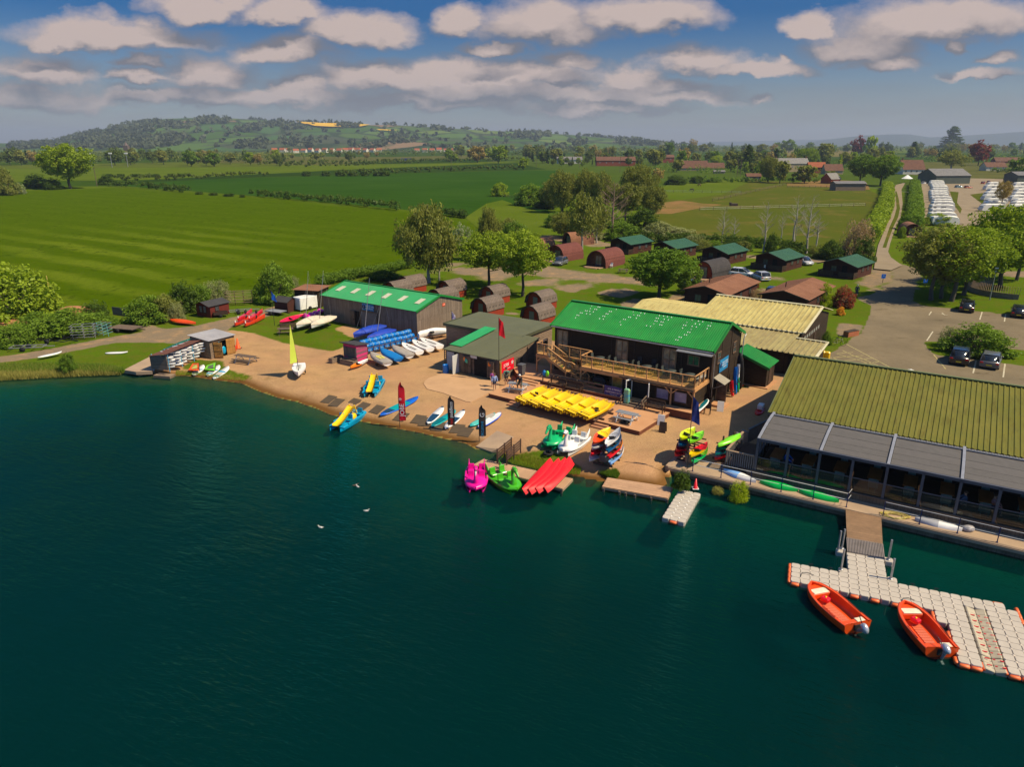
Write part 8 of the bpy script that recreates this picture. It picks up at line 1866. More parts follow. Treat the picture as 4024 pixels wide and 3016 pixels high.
# ------------------------------------------------------------------ flags
def feather(label,P,H,m_,lines,lean=.0,rz=0.):
 o=thing('feather_flag',label,'flag',P,rz);q=MB();q.tube([(0,0,0),(0,0,H*.7),(.04,0,H*.92),(.22,0,H)],[.025,.02,.014,.008],6);q.build('pole',cBLK,o);rows=[]
 for i in range(15):t=i/14;z=H*(.16+.84*t);w=.52 if t<.8 else .52*(1-((t-.8)/.2)**2*.75);x0=.02+(.16*((t-.8)/.2)**2 if t>.8 else 0);rows.append([(x0,.02*math.sin(t*9),z),(x0+w*.5,.05*math.sin(t*7+1),z-.02),(x0+w,.03*math.sin(t*8+2),z-(0 if t<.8 else(t-.8)*1.2))])
 q=MB();q.loft(rows,False,True,False);q.loft([[(x,y+.012,z)for x,y,z in r]for r in rows],False,True,False,flip=True);q.build('cloth',m_,o)
 for tx,z,sz,tm in lines:text(tx,sz,tm,o,(.28,-.065,z),(PI/2,-PI/2,0),ext=.002)
 return o
BLKF=M('dark_flag',(.035,.022,.02),None,2,.6)
feather('tall bright red feather flag standing in the shallows',gg('Y3',1027,780),4.0,M('red_flag_cloth',(.72,.005,.02),None,1,.6),[('JOBE',1.6,.52,TXW),('*',2.55,.6,TXW)]);feather('dark brown feather flag with white paddle lettering',gg('Y3',1553,812),3.0,BLKF,[('paddleco',1.85,.38,TXW),('red',.8,.4,TXR)]);feather('rightmost black feather flag with blue lettering',gg('Y3',1888,935),3.1,BLKF,[('CIRCLEONE',1.1,.26,M('cyan_print',(.0,.3,.6))),('G',2.3,.5,TXW)])
def flagpole(label,P,H,m_,fh=1.3,name='flagpole',droop=.75):
 o=thing(name,label,'flag',P);q=MB();q.tube([(0,0,0),(0,0,H)],[.035,.02],8);q.build('pole',cBLK,o);rows=[]
 for i in range(9):t=i/8;rows.append([(.02+.10*k+.05*t*k,.05*math.sin(k*2+t*5),H-.05-fh*t-.16*k*droop*(1-t*.3))for k in range(5)])
 q=MB();q.loft(rows,False,True,False);q.loft([[(x,y+.01,z)for x,y,z in r]for r in rows],False,True,False,flip=True);q.build('cloth',m_,o);return o
flagpole('red flag on a tall pole at the right corner of the hire hut roof',hut.location+V((7.0*math.cos(R(-34.9)),7.0*math.sin(R(-34.9)),0)),6.4,M('red_flag_cloth',(.72,.005,.02)),1.7);flagpole('white flag with blue and red print beside the green lean to roof',g('Y2',2140,920),3.6,M('white_flag_cloth',(.75,.72,.70),(.25,.15,.4),3,.6),1.4);flagpole('navy flag hanging on the tall pole at the quay end',g('W2',1205,920),5.6,M('navy_flag_cloth',(.015,.025,.18),(.01,.015,.1),2,.6),1.8);flagpole('small blue flag on a thin pole near the red catamarans',g('Z2',175,840),4.4,cBRB,1.0)
mb=MB();mb.tube([(0,0,0),(0,0,5)],.06,8);tag(mb.build('bare_pole',M('yellow_wood_pole',(.50,.36,.10)),loc=g('Z1',467,720)),'tall bare wooden pole by the large tree on the left','pole')
# ------------------------------------------------------------------ vehicles
def vehicle(label,P,rz,col,L=4.3,W_=1.8,H=1.5,kind='car',name='parked_car',roofm=None):
 """x forward"""
 o=thing(name,label,'car' if kind=='car' else kind,P,rz);m_=MB();bel=H*.6;prof=[(-.5,.30,.80,.94),(-.49,.22,.95,.97),(-.36,.18,1.0,1),(.2,.18,1.0,1),(.36,.2,.90,.99),(.47,.25,.74,.93),(.5,.32,.60,.86)]
 rows=[]
 for t,zb,zt,w in prof:x=t*L;y=W_/2*w;z1=zt*bel;rows.append([(x,y*.92,zb),(x,y,zb+.12),(x,y,z1*.8),(x,y*.94,z1),(x,-y*.94,z1),(x,-y,z1*.8),(x,-y,zb+.12),(x,-y*.92,zb)])
 m_.loft(rows,True,True);m_.build('body',col,o);c_=MB();cab=[(-.47,.6,.62),(-.40,.93,.78),(-.26,1.0,.80),(.02,1.0,.80),(.10,.96,.79),(.27,.60,.66)];rows=[]
 for t,hz,wt in cab:x=t*L;y0=W_/2*.92;z=max(bel*.98,hz*H);rows.append([(x,y0,bel*.9),(x,W_/2*wt if hz>.65 else y0*.96,z),(x,-(W_/2*wt if hz>.65 else y0*.96),z),(x,-y0,bel*.9)])
 c_.loft(rows,True,True);cb=c_.build('cabin_glass',glassy('car_glass',(.012,.014,.016)),o);r_=MB();r_.loft([[(t*L,W_/2*.76,H+.015-abs(t+.12)*.12),(t*L,-W_/2*.76,H+.015-abs(t+.12)*.12)]for t in(-.38,-.25,-.1,.04)],False,True,False,flip=True)
 for y in(-1,1):
  for t0,t1 in(((-.46,.66),(-.38,1.0)),((.27,.62),(.05,1.0)),((-.1,.62),(-.11,1.0))):r_.bar((t0[0]*L,y*W_/2*.90,t0[1]*H),(t1[0]*L,y*W_/2*.79,t1[1]*H-.01),.06)
 r_.build('roof',roofm or col,o)
 for x in(-.31,.31):
  for y in(-1,1):
   w=MB();yy=y*(W_/2-.1);w.lathe([(.001,yy-.11),(.30,yy-.11),(.33,yy-.06),(.33,yy+.06),(.30,yy+.11),(.001,yy+.11)],(x*L,0,.33),16,axis='y');w_=w.build('wheel',cTYRE,o);h=MB();h.lathe([(.001,yy+y*.115),(.19,yy+y*.115),(.19,yy+y*.10),(.001,yy+y*.1)],(x*L,0,.33),10,axis='y');h.build('rim',GALV,w_)
 for y in(-1,1):q=MB();q.box((-L/2+.02,y*W_*.38,bel*.78),(.08,W_*.16,.16),bev=.02);q.build('tail_light',M('tail_light_red',(.45,.01,.01),None,2,.2),o);q=MB();q.box((L/2-.06,y*W_*.36,bel*.66),(.12,W_*.18,.12),bev=.02);q.build('headlight',M('headlamp',(.7,.7,.7),None,2,.1),o);q=MB();q.box((L*.13,y*(W_/2+.06),bel),(.14,.16,.12),bev=.03);q.build('wing_mirror',col,o)
 q=MB();q.box((-L/2-.0,0,.48),(.03,.5,.12));q.build('rear_plate',M('yellow_plate',(.70,.55,.02)),o);return o
def carpaint(n,c):return M(n,c,tuple(x*.9 for x in c),1,.25,0,coat=.6)
kBL,kSI,kGR,kWH,kRE,kBU=carpaint('black_car_paint',(.012,.012,.014)),carpaint('silver_paint',(.50,.50,.52)),carpaint('grey_paint',(.12,.12,.125)),carpaint('white_car_paint',(.75,.75,.75)),carpaint('red_car_paint',(.40,.02,.015)),carpaint('slate_blue_paint',(.10,.13,.18))
def vp2(f,a,b):p,q=g(f,*a),g(f,*b);d=q-p;return(p+q)/2,math.atan2(d.y,d.x)
for lb,f,a,b,c,kw in(('black estate car with red tail strip parked by the grass verge','Z6',(1575,660),(1595,560),kBL,{}),('black car cut by the right edge in the upper parking row','Z6',(2145,715),(2150,620),kBL,{}),('black off roader with silver roof rails in the lower parking row','Z6',(1485,1230),(1530,1100),kBL,dict(H=1.65)),('grey hatchback at the right of the lower parking row','Z6',(1815,1268),(1860,1140),kGR,{}),
      ('dark grey hatchback at the door of the brown pod','Z3',(715,295),(615,330),kGR,dict(L=3.9)),('silver hatchback behind the left lodge roof','Z4',(965,1285),(850,1240),kSI,{}),('white car behind the left lodge, nose behind the silver one','Z4',(600,1215),(760,1230),kWH,{}),('silver saloon behind the fourth green roofed cabin','Z4',(1400,1060),(1490,1085),kSI,{}),('black car parked between the two lodges','Z4',(1020,1500),(1110,1430),kBL,{}),('slate grey off roader in front of the grey pod','Z4',(40,1400),(190,1400),kBU,dict(H=1.75,L=4.5)),
      ('blue grey pickup in the farm yard by the brick gable','X6',(1380,600),(1470,600),kBU,dict(L=5)),('dark red car in front of the green barn','Z5',(1680,395),(1720,385),kRE,{}),('orange car behind the dark red one','Z5',(1750,390),(1785,370),carpaint('orange_car_paint',(.50,.09,.015)),{}),('white car under the half timbered house','Z5',(930,395),(1000,385),kWH,{}),('white car by the right hand barn','Z5',(1985,350),(2080,345),kWH,{}),('blue small car in the open caravan yard','Z5',(1370,440),(1430,440),carpaint('teal_car_paint',(.12,.25,.3)),dict(L=3.8)),('orange red small car in the open caravan yard','Z5',(1480,445),(1555,445),carpaint('orange_car_paint',(.50,.09,.015)),dict(L=3.8))):
 P,rz=vp2(f,a,b);vehicle(lb,P,rz,c,**kw)
def caravan(L=6.5,W_=2.3,H=2.6):
 o=thing('caravan','x','caravan');m_=MB();rows=[];pr=[(-.5,.55,2.0),(-.47,.45,2.4),(-.3,.4,2.58),(.2,.4,2.6),(.38,.45,2.45),(.46,.5,1.9),(.5,.6,1.3)]
 for t,a,b in pr:x=t*L;rows.append([(x,W_/2,a),(x,W_/2,b-.15),(x,W_/2-.15,b),(x,-W_/2+.15,b),(x,-W_/2,b-.15),(x,-W_/2,a)])
 m_.loft(rows,True,False);m_.build('body',M('caravan_white',(.70,.69,.62),(.60,.58,.52),1,.4),o)
 for c_,d_,r_ in[((x,y*(W_/2+.005),1.65),(w,.03,.5),0)for y in(-1,1)for x,w in((0,1.3),(-L*.36,.8))]+[((L*.475,0,1.75),(.05,1.7,.5),.4)]:q=MB();q.box(c_,d_,ry=r_);q.build('window',glassy('caravan_glass',(.10,.11,.12)),o)
 q=MB();q.box((0,0,2.66),(.7,.5,.1),bev=.02);q.box((-L*.3,0,2.64),(.4,.4,.08));q.build('roof_vent',M('vent_grey',(.3,.3,.3)),o);q=MB();q.bar((L*.5,0,.5),(L*.5+1.2,0,.5),.1);q.build('tow_bar',BLACKM,o)
 for y in(-1,1):w=MB();w.lathe([(.001,y-.1),(.32,y-.1),(.32,y+.1),(.001,y+.1)],(0,0,.32),12,axis='y');w.build('wheel',cTYRE,o)
 return o
cv=caravan();ords='nearest second third fourth fifth sixth seventh eighth ninth tenth eleventh twelfth thirteenth fourteenth fifteenth furthest'.split()
A,B=g('Z5',1210,905),g('Z5',1130,405)
for i in range(16):o=cv if i==0 else dup(cv);p=A.lerp(B,i/15);o.location=(p.x-.5*math.sin(i),p.y,0);o.rotation_euler=(0,0,R(-3));o.scale=(1.15+.08*math.sin(i*2.3),1,1+.05*math.cos(i*1.7));tag(o,ords[i]+' white caravan in the long row behind the clipped hedge',group='caravans in the long row')
for i in range(24):c_,r_=i%3,i//3;o=dup(cv);o.location=g('Z5',1800+c_*335+(r_%3)*26,735-r_*44+c_*9);o.rotation_euler=(0,0,R(-176+rng.uniform(-4,4)));o.scale=(rng.uniform(1.1,1.3),1.05,rng.uniform(.95,1.15));tag(o,ords[r_]+' white motorhome in the %s column of the right yard block'%('left','middle','right')[c_],group='motorhomes in the right block');o.name='motorhome'
# ------------------------------------------------------------------ people
SKIN=M('skin',(.50,.26,.16),None,3,.6);HAIRB=M('brown_hair',(.08,.04,.02));HAIRG=M('grey_hair',(.45,.44,.42))
def skinned(name,verts,edges,rad,mat,parent):
 me=bpy.data.meshes.new(name);me.from_pydata(verts,edges,[]);o=bpy.data.objects.new(name,me);COL.objects.link(o);link_child(o,parent);me.materials.append(mat);m_=o.modifiers.new('s','SKIN');o.modifiers.new('d','SUBSURF').levels=1;o.modifiers['d'].render_levels=1
 for v,r in zip(me.skin_vertices[0].data,rad):v.radius=(r,r)
 me.skin_vertices[0].data[0].use_root=True;return o
def person(label,loc,rz,top,legs,hair,pose='stand',cover=None,s=1.,longleg=False,cap=None):
 o=thing('person',label,'person',loc,rz);o.scale=(s,)*3
 J=dict(pel=(0,0,.93),chest=(0,-.01,1.25),neck=(0,0,1.47),head=(0,-.03,1.62),cr=(0,-.01,1.72));st=pose
 for k,x in(('l',.1),('r',-.1)):
  if st=='crouch':J['hip'+k]=(x,0,.5);J['kn'+k]=(x*2,-.38,.55);J['an'+k]=(x*1.6,-.22,.1);J['to'+k]=(x*1.7,-.4,.04)
  elif st=='sit':J['hip'+k]=(x,0,.5);J['kn'+k]=(x*1.3,-.42,.5);J['an'+k]=(x*1.3,-.42,.1);J['to'+k]=(x*1.3,-.56,.04)
  else:w=(.16 if k=='l' else-.16)if st=='walk' else 0;J['hip'+k]=(x,0,.88);J['kn'+k]=(x*1.05,-w*.8,.48);J['an'+k]=(x,-w*1.4+(.05 if w<0 else 0),.09);J['to'+k]=(x*1.1,-w*1.4-.14,.04)
 low=.42 if st in('crouch','sit')else 0
 for k in('pel','chest','neck','head','cr'):x,y,z=J[k];J[k]=(x,y-(.12*(z-.93)if low and st=='crouch' else 0)*2,z-low)
 for k,x in(('l',.19),('r',-.19)):y0,z0=J['chest'][1],1.42-low;J['sh'+k]=(x,J['neck'][1],z0);J['el'+k]=(x*1.45,y0-(.25 if low else-.03),z0-.28);J['wr'+k]=(x*(.9 if st=='hips' or low else 1.4),y0-(.42 if low else .08 if st!='hips' else-.02),z0-(.38 if low or st=='hips' else .53));J['ha'+k]=(J['wr'+k][0],J['wr'+k][1]-.03,J['wr'+k][2]-.08)
 keys=['pel','chest','neck','head','cr'];E_=[('pel','chest'),('chest','neck'),('neck','head'),('head','cr')];Rr=dict(pel=.13,chest=.13,neck=.052,head=.095,cr=.075)
 for k in 'lr':
  keys+=[n+k for n in('hip','kn','an','to','sh','el','wr','ha')];E_+=[('pel','hip'+k),('hip'+k,'kn'+k),('kn'+k,'an'+k),('an'+k,'to'+k),('chest','sh'+k),('sh'+k,'el'+k),('el'+k,'wr'+k),('wr'+k,'ha'+k)]
  for n,r in zip(('hip','kn','an','to','sh','el','wr','ha'),(.095,.062,.042,.035,.055,.042,.03,.035)):Rr[n+k]=r
  hx,hy,hz=J['ha'+k];sgn=1 if k=='l' else-1
  for q,(dx,dy,l)in enumerate(((0,-.03,.075),(0,-.01,.085),(0,.01,.08),(0,.03,.06),(-.045*sgn,-.02,.03))):nm='f%d%s'%(q,k);J[nm]=(hx+dx,hy+dy,hz-l);keys.append(nm);E_.append(('ha'+k,nm));Rr[nm]=.009
 J['nose']=(0,J['head'][1]-.105,J['head'][2]);keys.append('nose');E_.append(('head','nose'));Rr['nose']=.014
 ix={k:i for i,k in enumerate(keys)};skinned('body',[J[k]for k in keys],[(ix[a],ix[b])for a,b in E_],[Rr[k]for k in keys],SKIN,o)
 def part(nm,ks,es,ad,mt,ov={}):
  i2={k:i for i,k in enumerate(ks)};skinned(nm,[ov.get(k,J[k])for k in ks],[(i2[a],i2[b])for a,b in es],[Rr[k]+ad for k in ks],mt,o)
 part('top',['chest','pel','shl','ell','shr','elr']+(['wrl','wrr']if cover=='long' else[]),[('chest','pel'),('chest','shl'),('shl','ell'),('chest','shr'),('shr','elr')]+([('ell','wrl'),('elr','wrr')]if cover=='long' else[]),.022,top)
 ov={}if longleg else{'kn'+k:tuple(V(J['hip'+k]).lerp(V(J['kn'+k]),.55))for k in 'lr'}
 part('trousers' if longleg else 'shorts',['pel','hipl','knl','hipr','knr']+(['anl','anr']if longleg else[]),[('pel','hipl'),('hipl','knl'),('pel','hipr'),('hipr','knr')]+([('knl','anl'),('knr','anr')]if longleg else[]),.024,legs,ov)
 h=MB();hx,hy,hz=J['head'];h.ell((hx,hy+.025,hz+.055),(.108,.115,.10),12,8);h.build('cap' if cap else 'hair',cap or hair,o);e=MB()
 for x in(-.035,.035):e.ell((x,hy-.09,hz+.02),(.012,.008,.008),6,4)
 e.ell((0,hy-.09,hz-.045),(.025,.008,.007),6,4);e.build('face_marks',M('face_dark',(.12,.04,.03)),o);return o
LBL=M('pale_blue_hoodie',(.25,.32,.55));BLS=M('black_cloth',(.02,.02,.022));TEALS=M('teal_shirt',(.10,.28,.22));NAVS=M('navy_cloth',(.015,.03,.07));RDB=M('red_blue_top',(.45,.03,.06),(.03,.06,.4),8)
person('woman in pale blue hoodie and dark shorts standing barefoot on the concrete apron',g('Y4',897,1235,.045),R(20),LBL,NAVS,HAIRB,cover='long',s=.98)
person('child in red and blue top half hidden behind the woman in the hoodie',g('Y4',870,1180,.045),R(30),RDB,LBL,HAIRB,s=.93);person('man in teal shirt and black shorts seen from behind, hands on hips',g('Y4',1068,1160,.05),R(195),TEALS,BLS,HAIRB,'hips',s=1.02)
mb=MB();mb.ell((0,.15,1.28),(.13,.07,.2),8,6);bg_=mb.build('shoulder_bag',BLS,loc=g('Y4',1068,1160,.05),rz=R(195));tag(bg_,'dark pack on the back of the man in teal shirt','bag')
person('man in black jacket and white cap crouching on the picnic bench',H2W(.95,-6.7,.80),R(-20),BLS,M('khaki',(.10,.09,.05)),HAIRG,'crouch',cover='long',s=1.,longleg=True,cap=WHITE)
person('white haired man in navy clothes walking along the car park road',g('Z6',388,455),R(150),NAVS,NAVS,HAIRG,'walk',cover='long',longleg=True,s=1.02)
def VW(x,y,z=0.):c,s=math.cos(ver.rotation_euler.z),math.sin(ver.rotation_euler.z);return V((ver.location.x+x*c-y*s,ver.location.y+x*s+y*c,z))
vr=ver.rotation_euler.z
for x,y,rz,t_,lb in((1.75,1.5,90,PL('blue_jacket',(.01,.12,.50),None,.6),'diner in bright blue jacket behind the first verandah pane'),(12.4,.9,-90,M('slate_shirt',(.08,.12,.2)),'diner in slate blue shirt seated in the middle of the verandah'),(13.9,1.3,90,M('pink_shirt',(.5,.22,.2)),'diner in pink opposite the slate blue shirt'),(16.2,1.5,-90,M('white_tee',(.6,.6,.6)),'diner in white behind the eighth verandah pane'),(18.4,1.2,90,M('red_tee',(.6,.03,.05)),'diner in red at the right edge of the verandah')):
 person(lb,VW(x,y,FZ),vr+R(rz),t_,NAVS,HAIRB,'sit',cover='long',longleg=True)
# ------------------------------------------------------------------ village and far buildings
RT=metalroof('clay_tile_roof',(.17,.085,.055),(.13,.065,.045),.8,(.07,.045,.03),.4,.2);RT2=metalroof('orange_tile_roof',(.36,.11,.05),(.30,.09,.045),.8,(.15,.06,.03),.3,.2);STN=M('cotswold_stone',(.42,.32,.18),(.34,.26,.15),.8,.9);RBR=M('red_brick_wall',(.30,.07,.035),(.24,.06,.03),.6,.9);RND=M('white_render',(.62,.58,.48),(.52,.5,.4),.5,.8);GRNB=M('green_barn_sheet',(.09,.11,.085),(.075,.09,.07),.3,.7)
def vhouse(label,f,x0,x1,yb,ye,yr,wall,roof,D,rz=0.,ch=None,nw=4,name='house',cat='house',wl=WHITE):
 A,B=g(f,x0,yb),g(f,x1,yb);e=max(1.5,hgt(f,x0,yb,ye));r=max(e+.8,hgt(f,(x0+x1)/2,yb,yr));L=(B-A).length;a=math.atan2((B-A).y,(B-A).x)+rz
 return shedb(name,label,A,a,L,D,e,r,wall,roof,cat,over=.4,wins=[(L*(k+.5)/nw,e*.62,1.0,1.0)for k in range(nw)]if nw else(),chim=[L*c for c in ch]if ch else None,mw=wl)
vhouse('long barn house with red tiled roof and roof lights behind the garden hedge','X6',160,400,488,462,402,STN,RT,9,0,None,3);vhouse('lower stone barn with brown tiles right of the long barn house','X6',400,545,478,470,420,STN,RT,7,0,None,3);vhouse('grey slate roofed farmhouse with end chimneys','X6',995,1285,500,425,380,STN,GREYROOF,9,.1,(.03,.97),5);vhouse('red brick house with orange tiled roof joined to the farmhouse','X6',1275,1418,510,455,415,RBR,RT2,7,-.05,None,2)
vhouse('brown tiled barn with small cupola right of the brick house','X6',1420,1575,520,485,432,STN,RT,8,0,None,2);vhouse('brick stable with solar panels on its roof','X6',1470,1590,605,560,512,RBR,GREYROOF,7,.5,None,0,'stable','stable');vhouse('grey open fronted field shelter in the horse pasture','X6',1510,1770,665,600,582,GREYH,GREYROOF,7,.0,None,0,'field_shelter','shed');vhouse('low stable block with tiled porch by the paddock','X6',740,860,580,535,512,GREYH,RT,4,0,None,2,'stable','stable');vhouse('small flat roofed hut in front of the garden hedge','X6',455,550,512,500,492,CAPW,GREYROOF,3,0,None,0,'hut','hut')
vhouse('red brick house with gabled wings beyond the crop field','X5',1650,1890,320,285,262,RBR,RT,10,0,(.2,.5),6);vhouse('pale gabled house left of the red brick house','X5',1405,1560,305,280,262,RND,GREYROOF,9,0,None,3);vhouse('brick house with tall chimney at the right of the brick farm','X5',2000,2130,300,265,250,RBR,RT,9,0,(.15,),3)
vhouse('half timbered white house with steep clay roof at the lane head','Z5',705,975,270,205,92,RND,RT,12,0,(.08,),4,wl=BENCHW);vhouse('green metal barn with wide low roof in the caravan yard','Z5',1110,1570,392,285,205,GRNB,GREYROOF,16,.12,None,0,'barn','barn');vhouse('left tiled bungalow on the rise behind the green barn','Z5',1740,1990,225,175,120,RND,RT,10,0,None,3,'bungalow');vhouse('right tiled bungalow at the edge above the green barn','Z5',1860,2180,130,105,58,RBR,RT,10,0,None,3,'bungalow');vhouse('grey barn end at the right edge of the yard','Z5',2115,2400,400,280,240,GRNB,GREYROOF,12,0,None,0,'barn','barn')
mq=thing('marquee','white pavilion tent at the top of the lane','marquee',g('Z5',750,380));m_=MB();m_.lathe([(3.6,2.6),(2.0,3.5),(.4,4.6),(.02,4.7)],n=4);m_.build('canopy',WHITE,mq);m_=MB()
for a in range(4):m_.tube([(2.5*math.cos(a*PI/2+.01)*1.35,2.5*math.sin(a*PI/2)*1.35,0),(2.5*math.cos(a*PI/2)*1.35,2.5*math.sin(a*PI/2)*1.35,2.65)],.06,5)
m_.build('leg',GALV,mq)
fh=None
for i,(f,x,y)in enumerate([('X4',1690+k*44,318-(k%3)*3)for k in range(12)]+[('X5',60+k*45,234)for k in range(6)]+[('X5',520+k*46,234)for k in range(6)]):
 p=g(f,x,y);
 if fh is None:fh=shedb('distant_house','x',p,.1,14,10,6,11,RND,RT2,'house',wins=[(3,4,1.5,1.5),(10,4,1.5,1.5)]);o=fh
 else:o=dup(fh)
 o.location=p;o.rotation_euler=(0,0,rng.uniform(-.6,.6));o.scale=(1,1,rng.uniform(.85,1.1));tag(o,'tiny pale house with orange roof in the row at the foot of the hill',group='houses in the row under the hill')
cp_=g('X4',792,330);ch_=thing('church','distant church with tall stone spire left of the wood','church',cp_);m_=MB();m_.box((0,0,9),(9,9,18));m_.build('tower',M('dark_stone',(.14,.10,.08)),ch_);m_=MB();m_.lathe([(4.6,18),(.1,hgt('X4',792,330,248))],n=8,sm=False);m_.build('spire',M('dark_stone',(.14,.10,.08)),ch_)
for x,yt,yb,lb in((567,320,405,'left'),(697,320,408,'middle'),(795,320,406,'right')):p=g('X4',x,yb);h=hgt('X4',x,yb,yt);o=thing('floodlight_mast',lb+' floodlight mast at the edge of the far wood','floodlight',p);m_=MB();m_.tube([(0,0,0),(0,0,h)],[.3,.2],6);m_.build('mast',GALV,o);m_=MB();m_.box((0,0,h),(3,.8,1.2));m_.build('lamp_head',WHITE,o)
for f,x,yb,yt,lb in(('X5',748,338,282,'lone power pole in the middle of the crop field'),('X5',1275,330,272,'power pole near the pale gabled house'),('X5',1543,335,275,'power pole right of the pale gabled house'),('X5',1795,360,262,'power pole in front of the red brick house'),('X6',655,540,385,'left leg of the transformer pole pair'),('X6',682,540,390,'right leg of the transformer pole pair'),('X4',603,525,410,'leaning pole beside the great meadow tree')):
 p=g(f,x,yb);h=hgt(f,x,yb,yt);m_=MB();m_.tube([(0,0,0),(0,0,h)],.16,6);m_.bar((-.9,0,h-.3),(.9,0,h-.3),.12);tag(m_.build('power_pole',OLDWOOD,loc=p),lb,'pole')
for f,a,b,n_,lb in(('X6',(330,840),(1770,800),13,'white tape fence across the horse pasture'),('X6',(20,680),(690,690),8,'white tape fence between the horses and the lower paddock'),('X6',(440,760),(1080,615),16,'brown post and rail fence slanting across the pasture'),('X6',(1090,640),(1480,640),8,'rail fence in front of the farm garden'),('X5',(1080,515),(1170,530),4,'short rail fence by the lone round bush')):
 A,B=g(f,*a),g(f,*b);o=thing('paddock_fence',lb,'fence',A);rl=MB();br_='brown' in lb or 'rail' in lb
 for k in range(n_+1):p=(B-A)*(k/n_);q=MB();q.box((p.x,p.y,.65),(.12,.12,1.3));q.build('post',OLDWOOD,o)
 for z in(.6,1.15):rl.bar((0,0,z),(*(B-A).to_2d(),z),.05,.1 if br_ else .04)
 rl.build('rail' if br_ else 'tape',OLDWOOD if br_ else WHITE,o)
def horse(label,P,rz,m_):
 o=thing('horse',label,'horse',P,rz);V_=[(0,0,1.15),(-.6,0,1.2),(.55,0,1.22),(.95,0,1.1),(1.25,0,.6),(1.45,0,.3),(-.85,0,.9),(-.9,0,.5)];E_=[(0,1),(0,2),(2,3),(3,4),(4,5),(1,6),(6,7)];Rr=[.3,.3,.27,.18,.12,.07,.05,.03]
 for x,b in((-.6,1),(.55,2)):
  for y in(-.17,.17):i=len(V_);V_+=[(x,y,.85),(x+(-.08 if b==1 else .02),y,.5),(x,y,.08)];E_+=[(b,i),(i,i+1),(i+1,i+2)];Rr+=[.13,.065,.05]
 skinned('body',V_,E_,Rr,m_,o);q=MB();q.tube([(.6,0,1.45),(.9,0,1.3),(1.15,0,.85)],[.05,.06,.03],5);q.build('mane',cBLK,o);return o
horse('dark horse grazing in the far pasture',g('X6',265,670),PI,M('dark_bay',(.03,.02,.015)));horse('brown horse grazing behind the dark one',g('X6',328,627),2.6,M('chestnut_coat',(.16,.07,.05)))
mb=MB();mb.box((0,0,.5),(2.8,1.6,1.0),bev=.1);mb.box((-1.2,0,1.1),(.8,1.2,.5),bev=.1);tag(mb.build('muck_trailer',BENCHW,loc=g('X6',625,797)),'dark loaded trailer standing alone in the pasture','trailer')
lt=thing('lorry','blue lorry on the distant road','lorry',g('X5',470,292));m_=MB();m_.box((0,0,2.4),(13,2.5,3.2));m_.build('trailer_body',M('lorry_blue',(.03,.06,.2)),lt);m_=MB();m_.box((-8,0,2),(2.4,2.5,3));m_.build('cab',WHITE,lt)
# ------------------------------------------------------------------ small things
for f,x,y,rz,lb in(('D',768,1050,.3,'brown duck beside the pale gull'),('D',773,1053,2.4,'pale gull beside the brown duck'),('D',792,1105,.1,'lone gull in the middle of the group of birds'),('D',693,1141,2.9,'gull furthest left on the dark water')):
 o=thing('water_bird',lb,'bird',g(f,x,y,WL),rz);o.scale=(.62,)*3;q=MB();q.ell((0,0,.05),(.24,.12,.10),10,6);q.tube([(.16,0,.08),(.22,0,.2),(.28,0,.24)],[.06,.045,.05],7);q.tube([(-.2,0,.08),(-.36,0,.12)],[.06,.01],5);q.build('body',M('duck_brown',(.14,.09,.06))if 'brown' in lb[:6]else M('gull_white',(.7,.68,.62),(.3,.3,.3),6),o);q=MB();q.tube([(.31,0,.235),(.38,0,.22)],[.015,.004],5);q.build('beak',M('bird_beak',(.6,.35,.05)),o)
def bike(label,P,rz,m_):
 o=thing('bicycle',label,'bicycle',P,rz)
 for x in(-.52,.52):q=MB();q.tube([(x+.33*math.cos(a),0,.34+.33*math.sin(a))for a in[2*PI*k/16 for k in range(17)]],.018,5);q.build('wheel',cTYRE,o)
 q=MB()
 for a,b in(((-.52,.34),(-.1,.32)),((-.52,.34),(-.18,.8)),((-.1,.32),(-.2,.85)),((-.1,.32),(.36,.75)),((-.18,.78),(.34,.82)),((.33,.95),(.52,.34))):q.tube([(a[0],0,a[1]),(b[0],0,b[1])],.018,5)
 q.build('frame',m_,o);q=MB();q.box((-.2,0,.9),(.24,.12,.05));q.build('saddle',cBLK,o);q=MB();q.tube([(.32,-.25,.98),(.34,0,.96),(.32,.25,.98)],.015,5);q.build('handlebar',cBLK,o)
bike('pale bicycle nearest the car park hatching',g('Z6',190,995),R(-12),M('cream_frame',(.55,.5,.4)));bike('dark bicycle behind the pale one by the hall corner',g('Z6',205,960),R(-8),BLACKM)
def post_sign(label,f,x,yb,yt,m_,w=.6,h=.5,tx=None):
 p=g(f,x,yb);H=max(1.,hgt(f,x,yb,yt));o=thing('post_sign',label,'sign',p);q=MB();q.box((0,.03,H/2),(.08,.06,H));q.build('post',OLDWOOD,o);q=MB();q.box((0,0,H-h/2),(w,.03,h));q.build('panel',m_,o)
 if tx:text(tx,h*.6,TXW,o,(0,-.02,H-h/2),(PI/2,0,0))
post_sign('blue circular arrow sign at the road junction','Z6',675,310,215,cBRB,.7,.7,'^');post_sign('blue sign half hidden by the car park trees','Z6',1133,345,270,cBRB,.7,.6,'<');post_sign('blue and white information board by the orange canoe','Z1',1415,815,770,cBRB,.9,.7)
lp=g('Z6',1838,495);o=thing('lamp_post','tall thin lamp post on the grass by the round fence','lamp post',lp);h=hgt('Z6',1838,495,150);q=MB();q.tube([(0,0,0),(0,0,h)],[.08,.05],8);q.build('post',GALV,o);q=MB();q.box((0,0,h),(.5,.25,.15));q.box((0,0,h-.5),(.3,.2,.2));q.build('lamp_head',WHITE,o)
o=thing('round_fence','curved pale picket fence round the play area at the right edge','fence',g('Z6',2250,420));q=MB();w=MB()
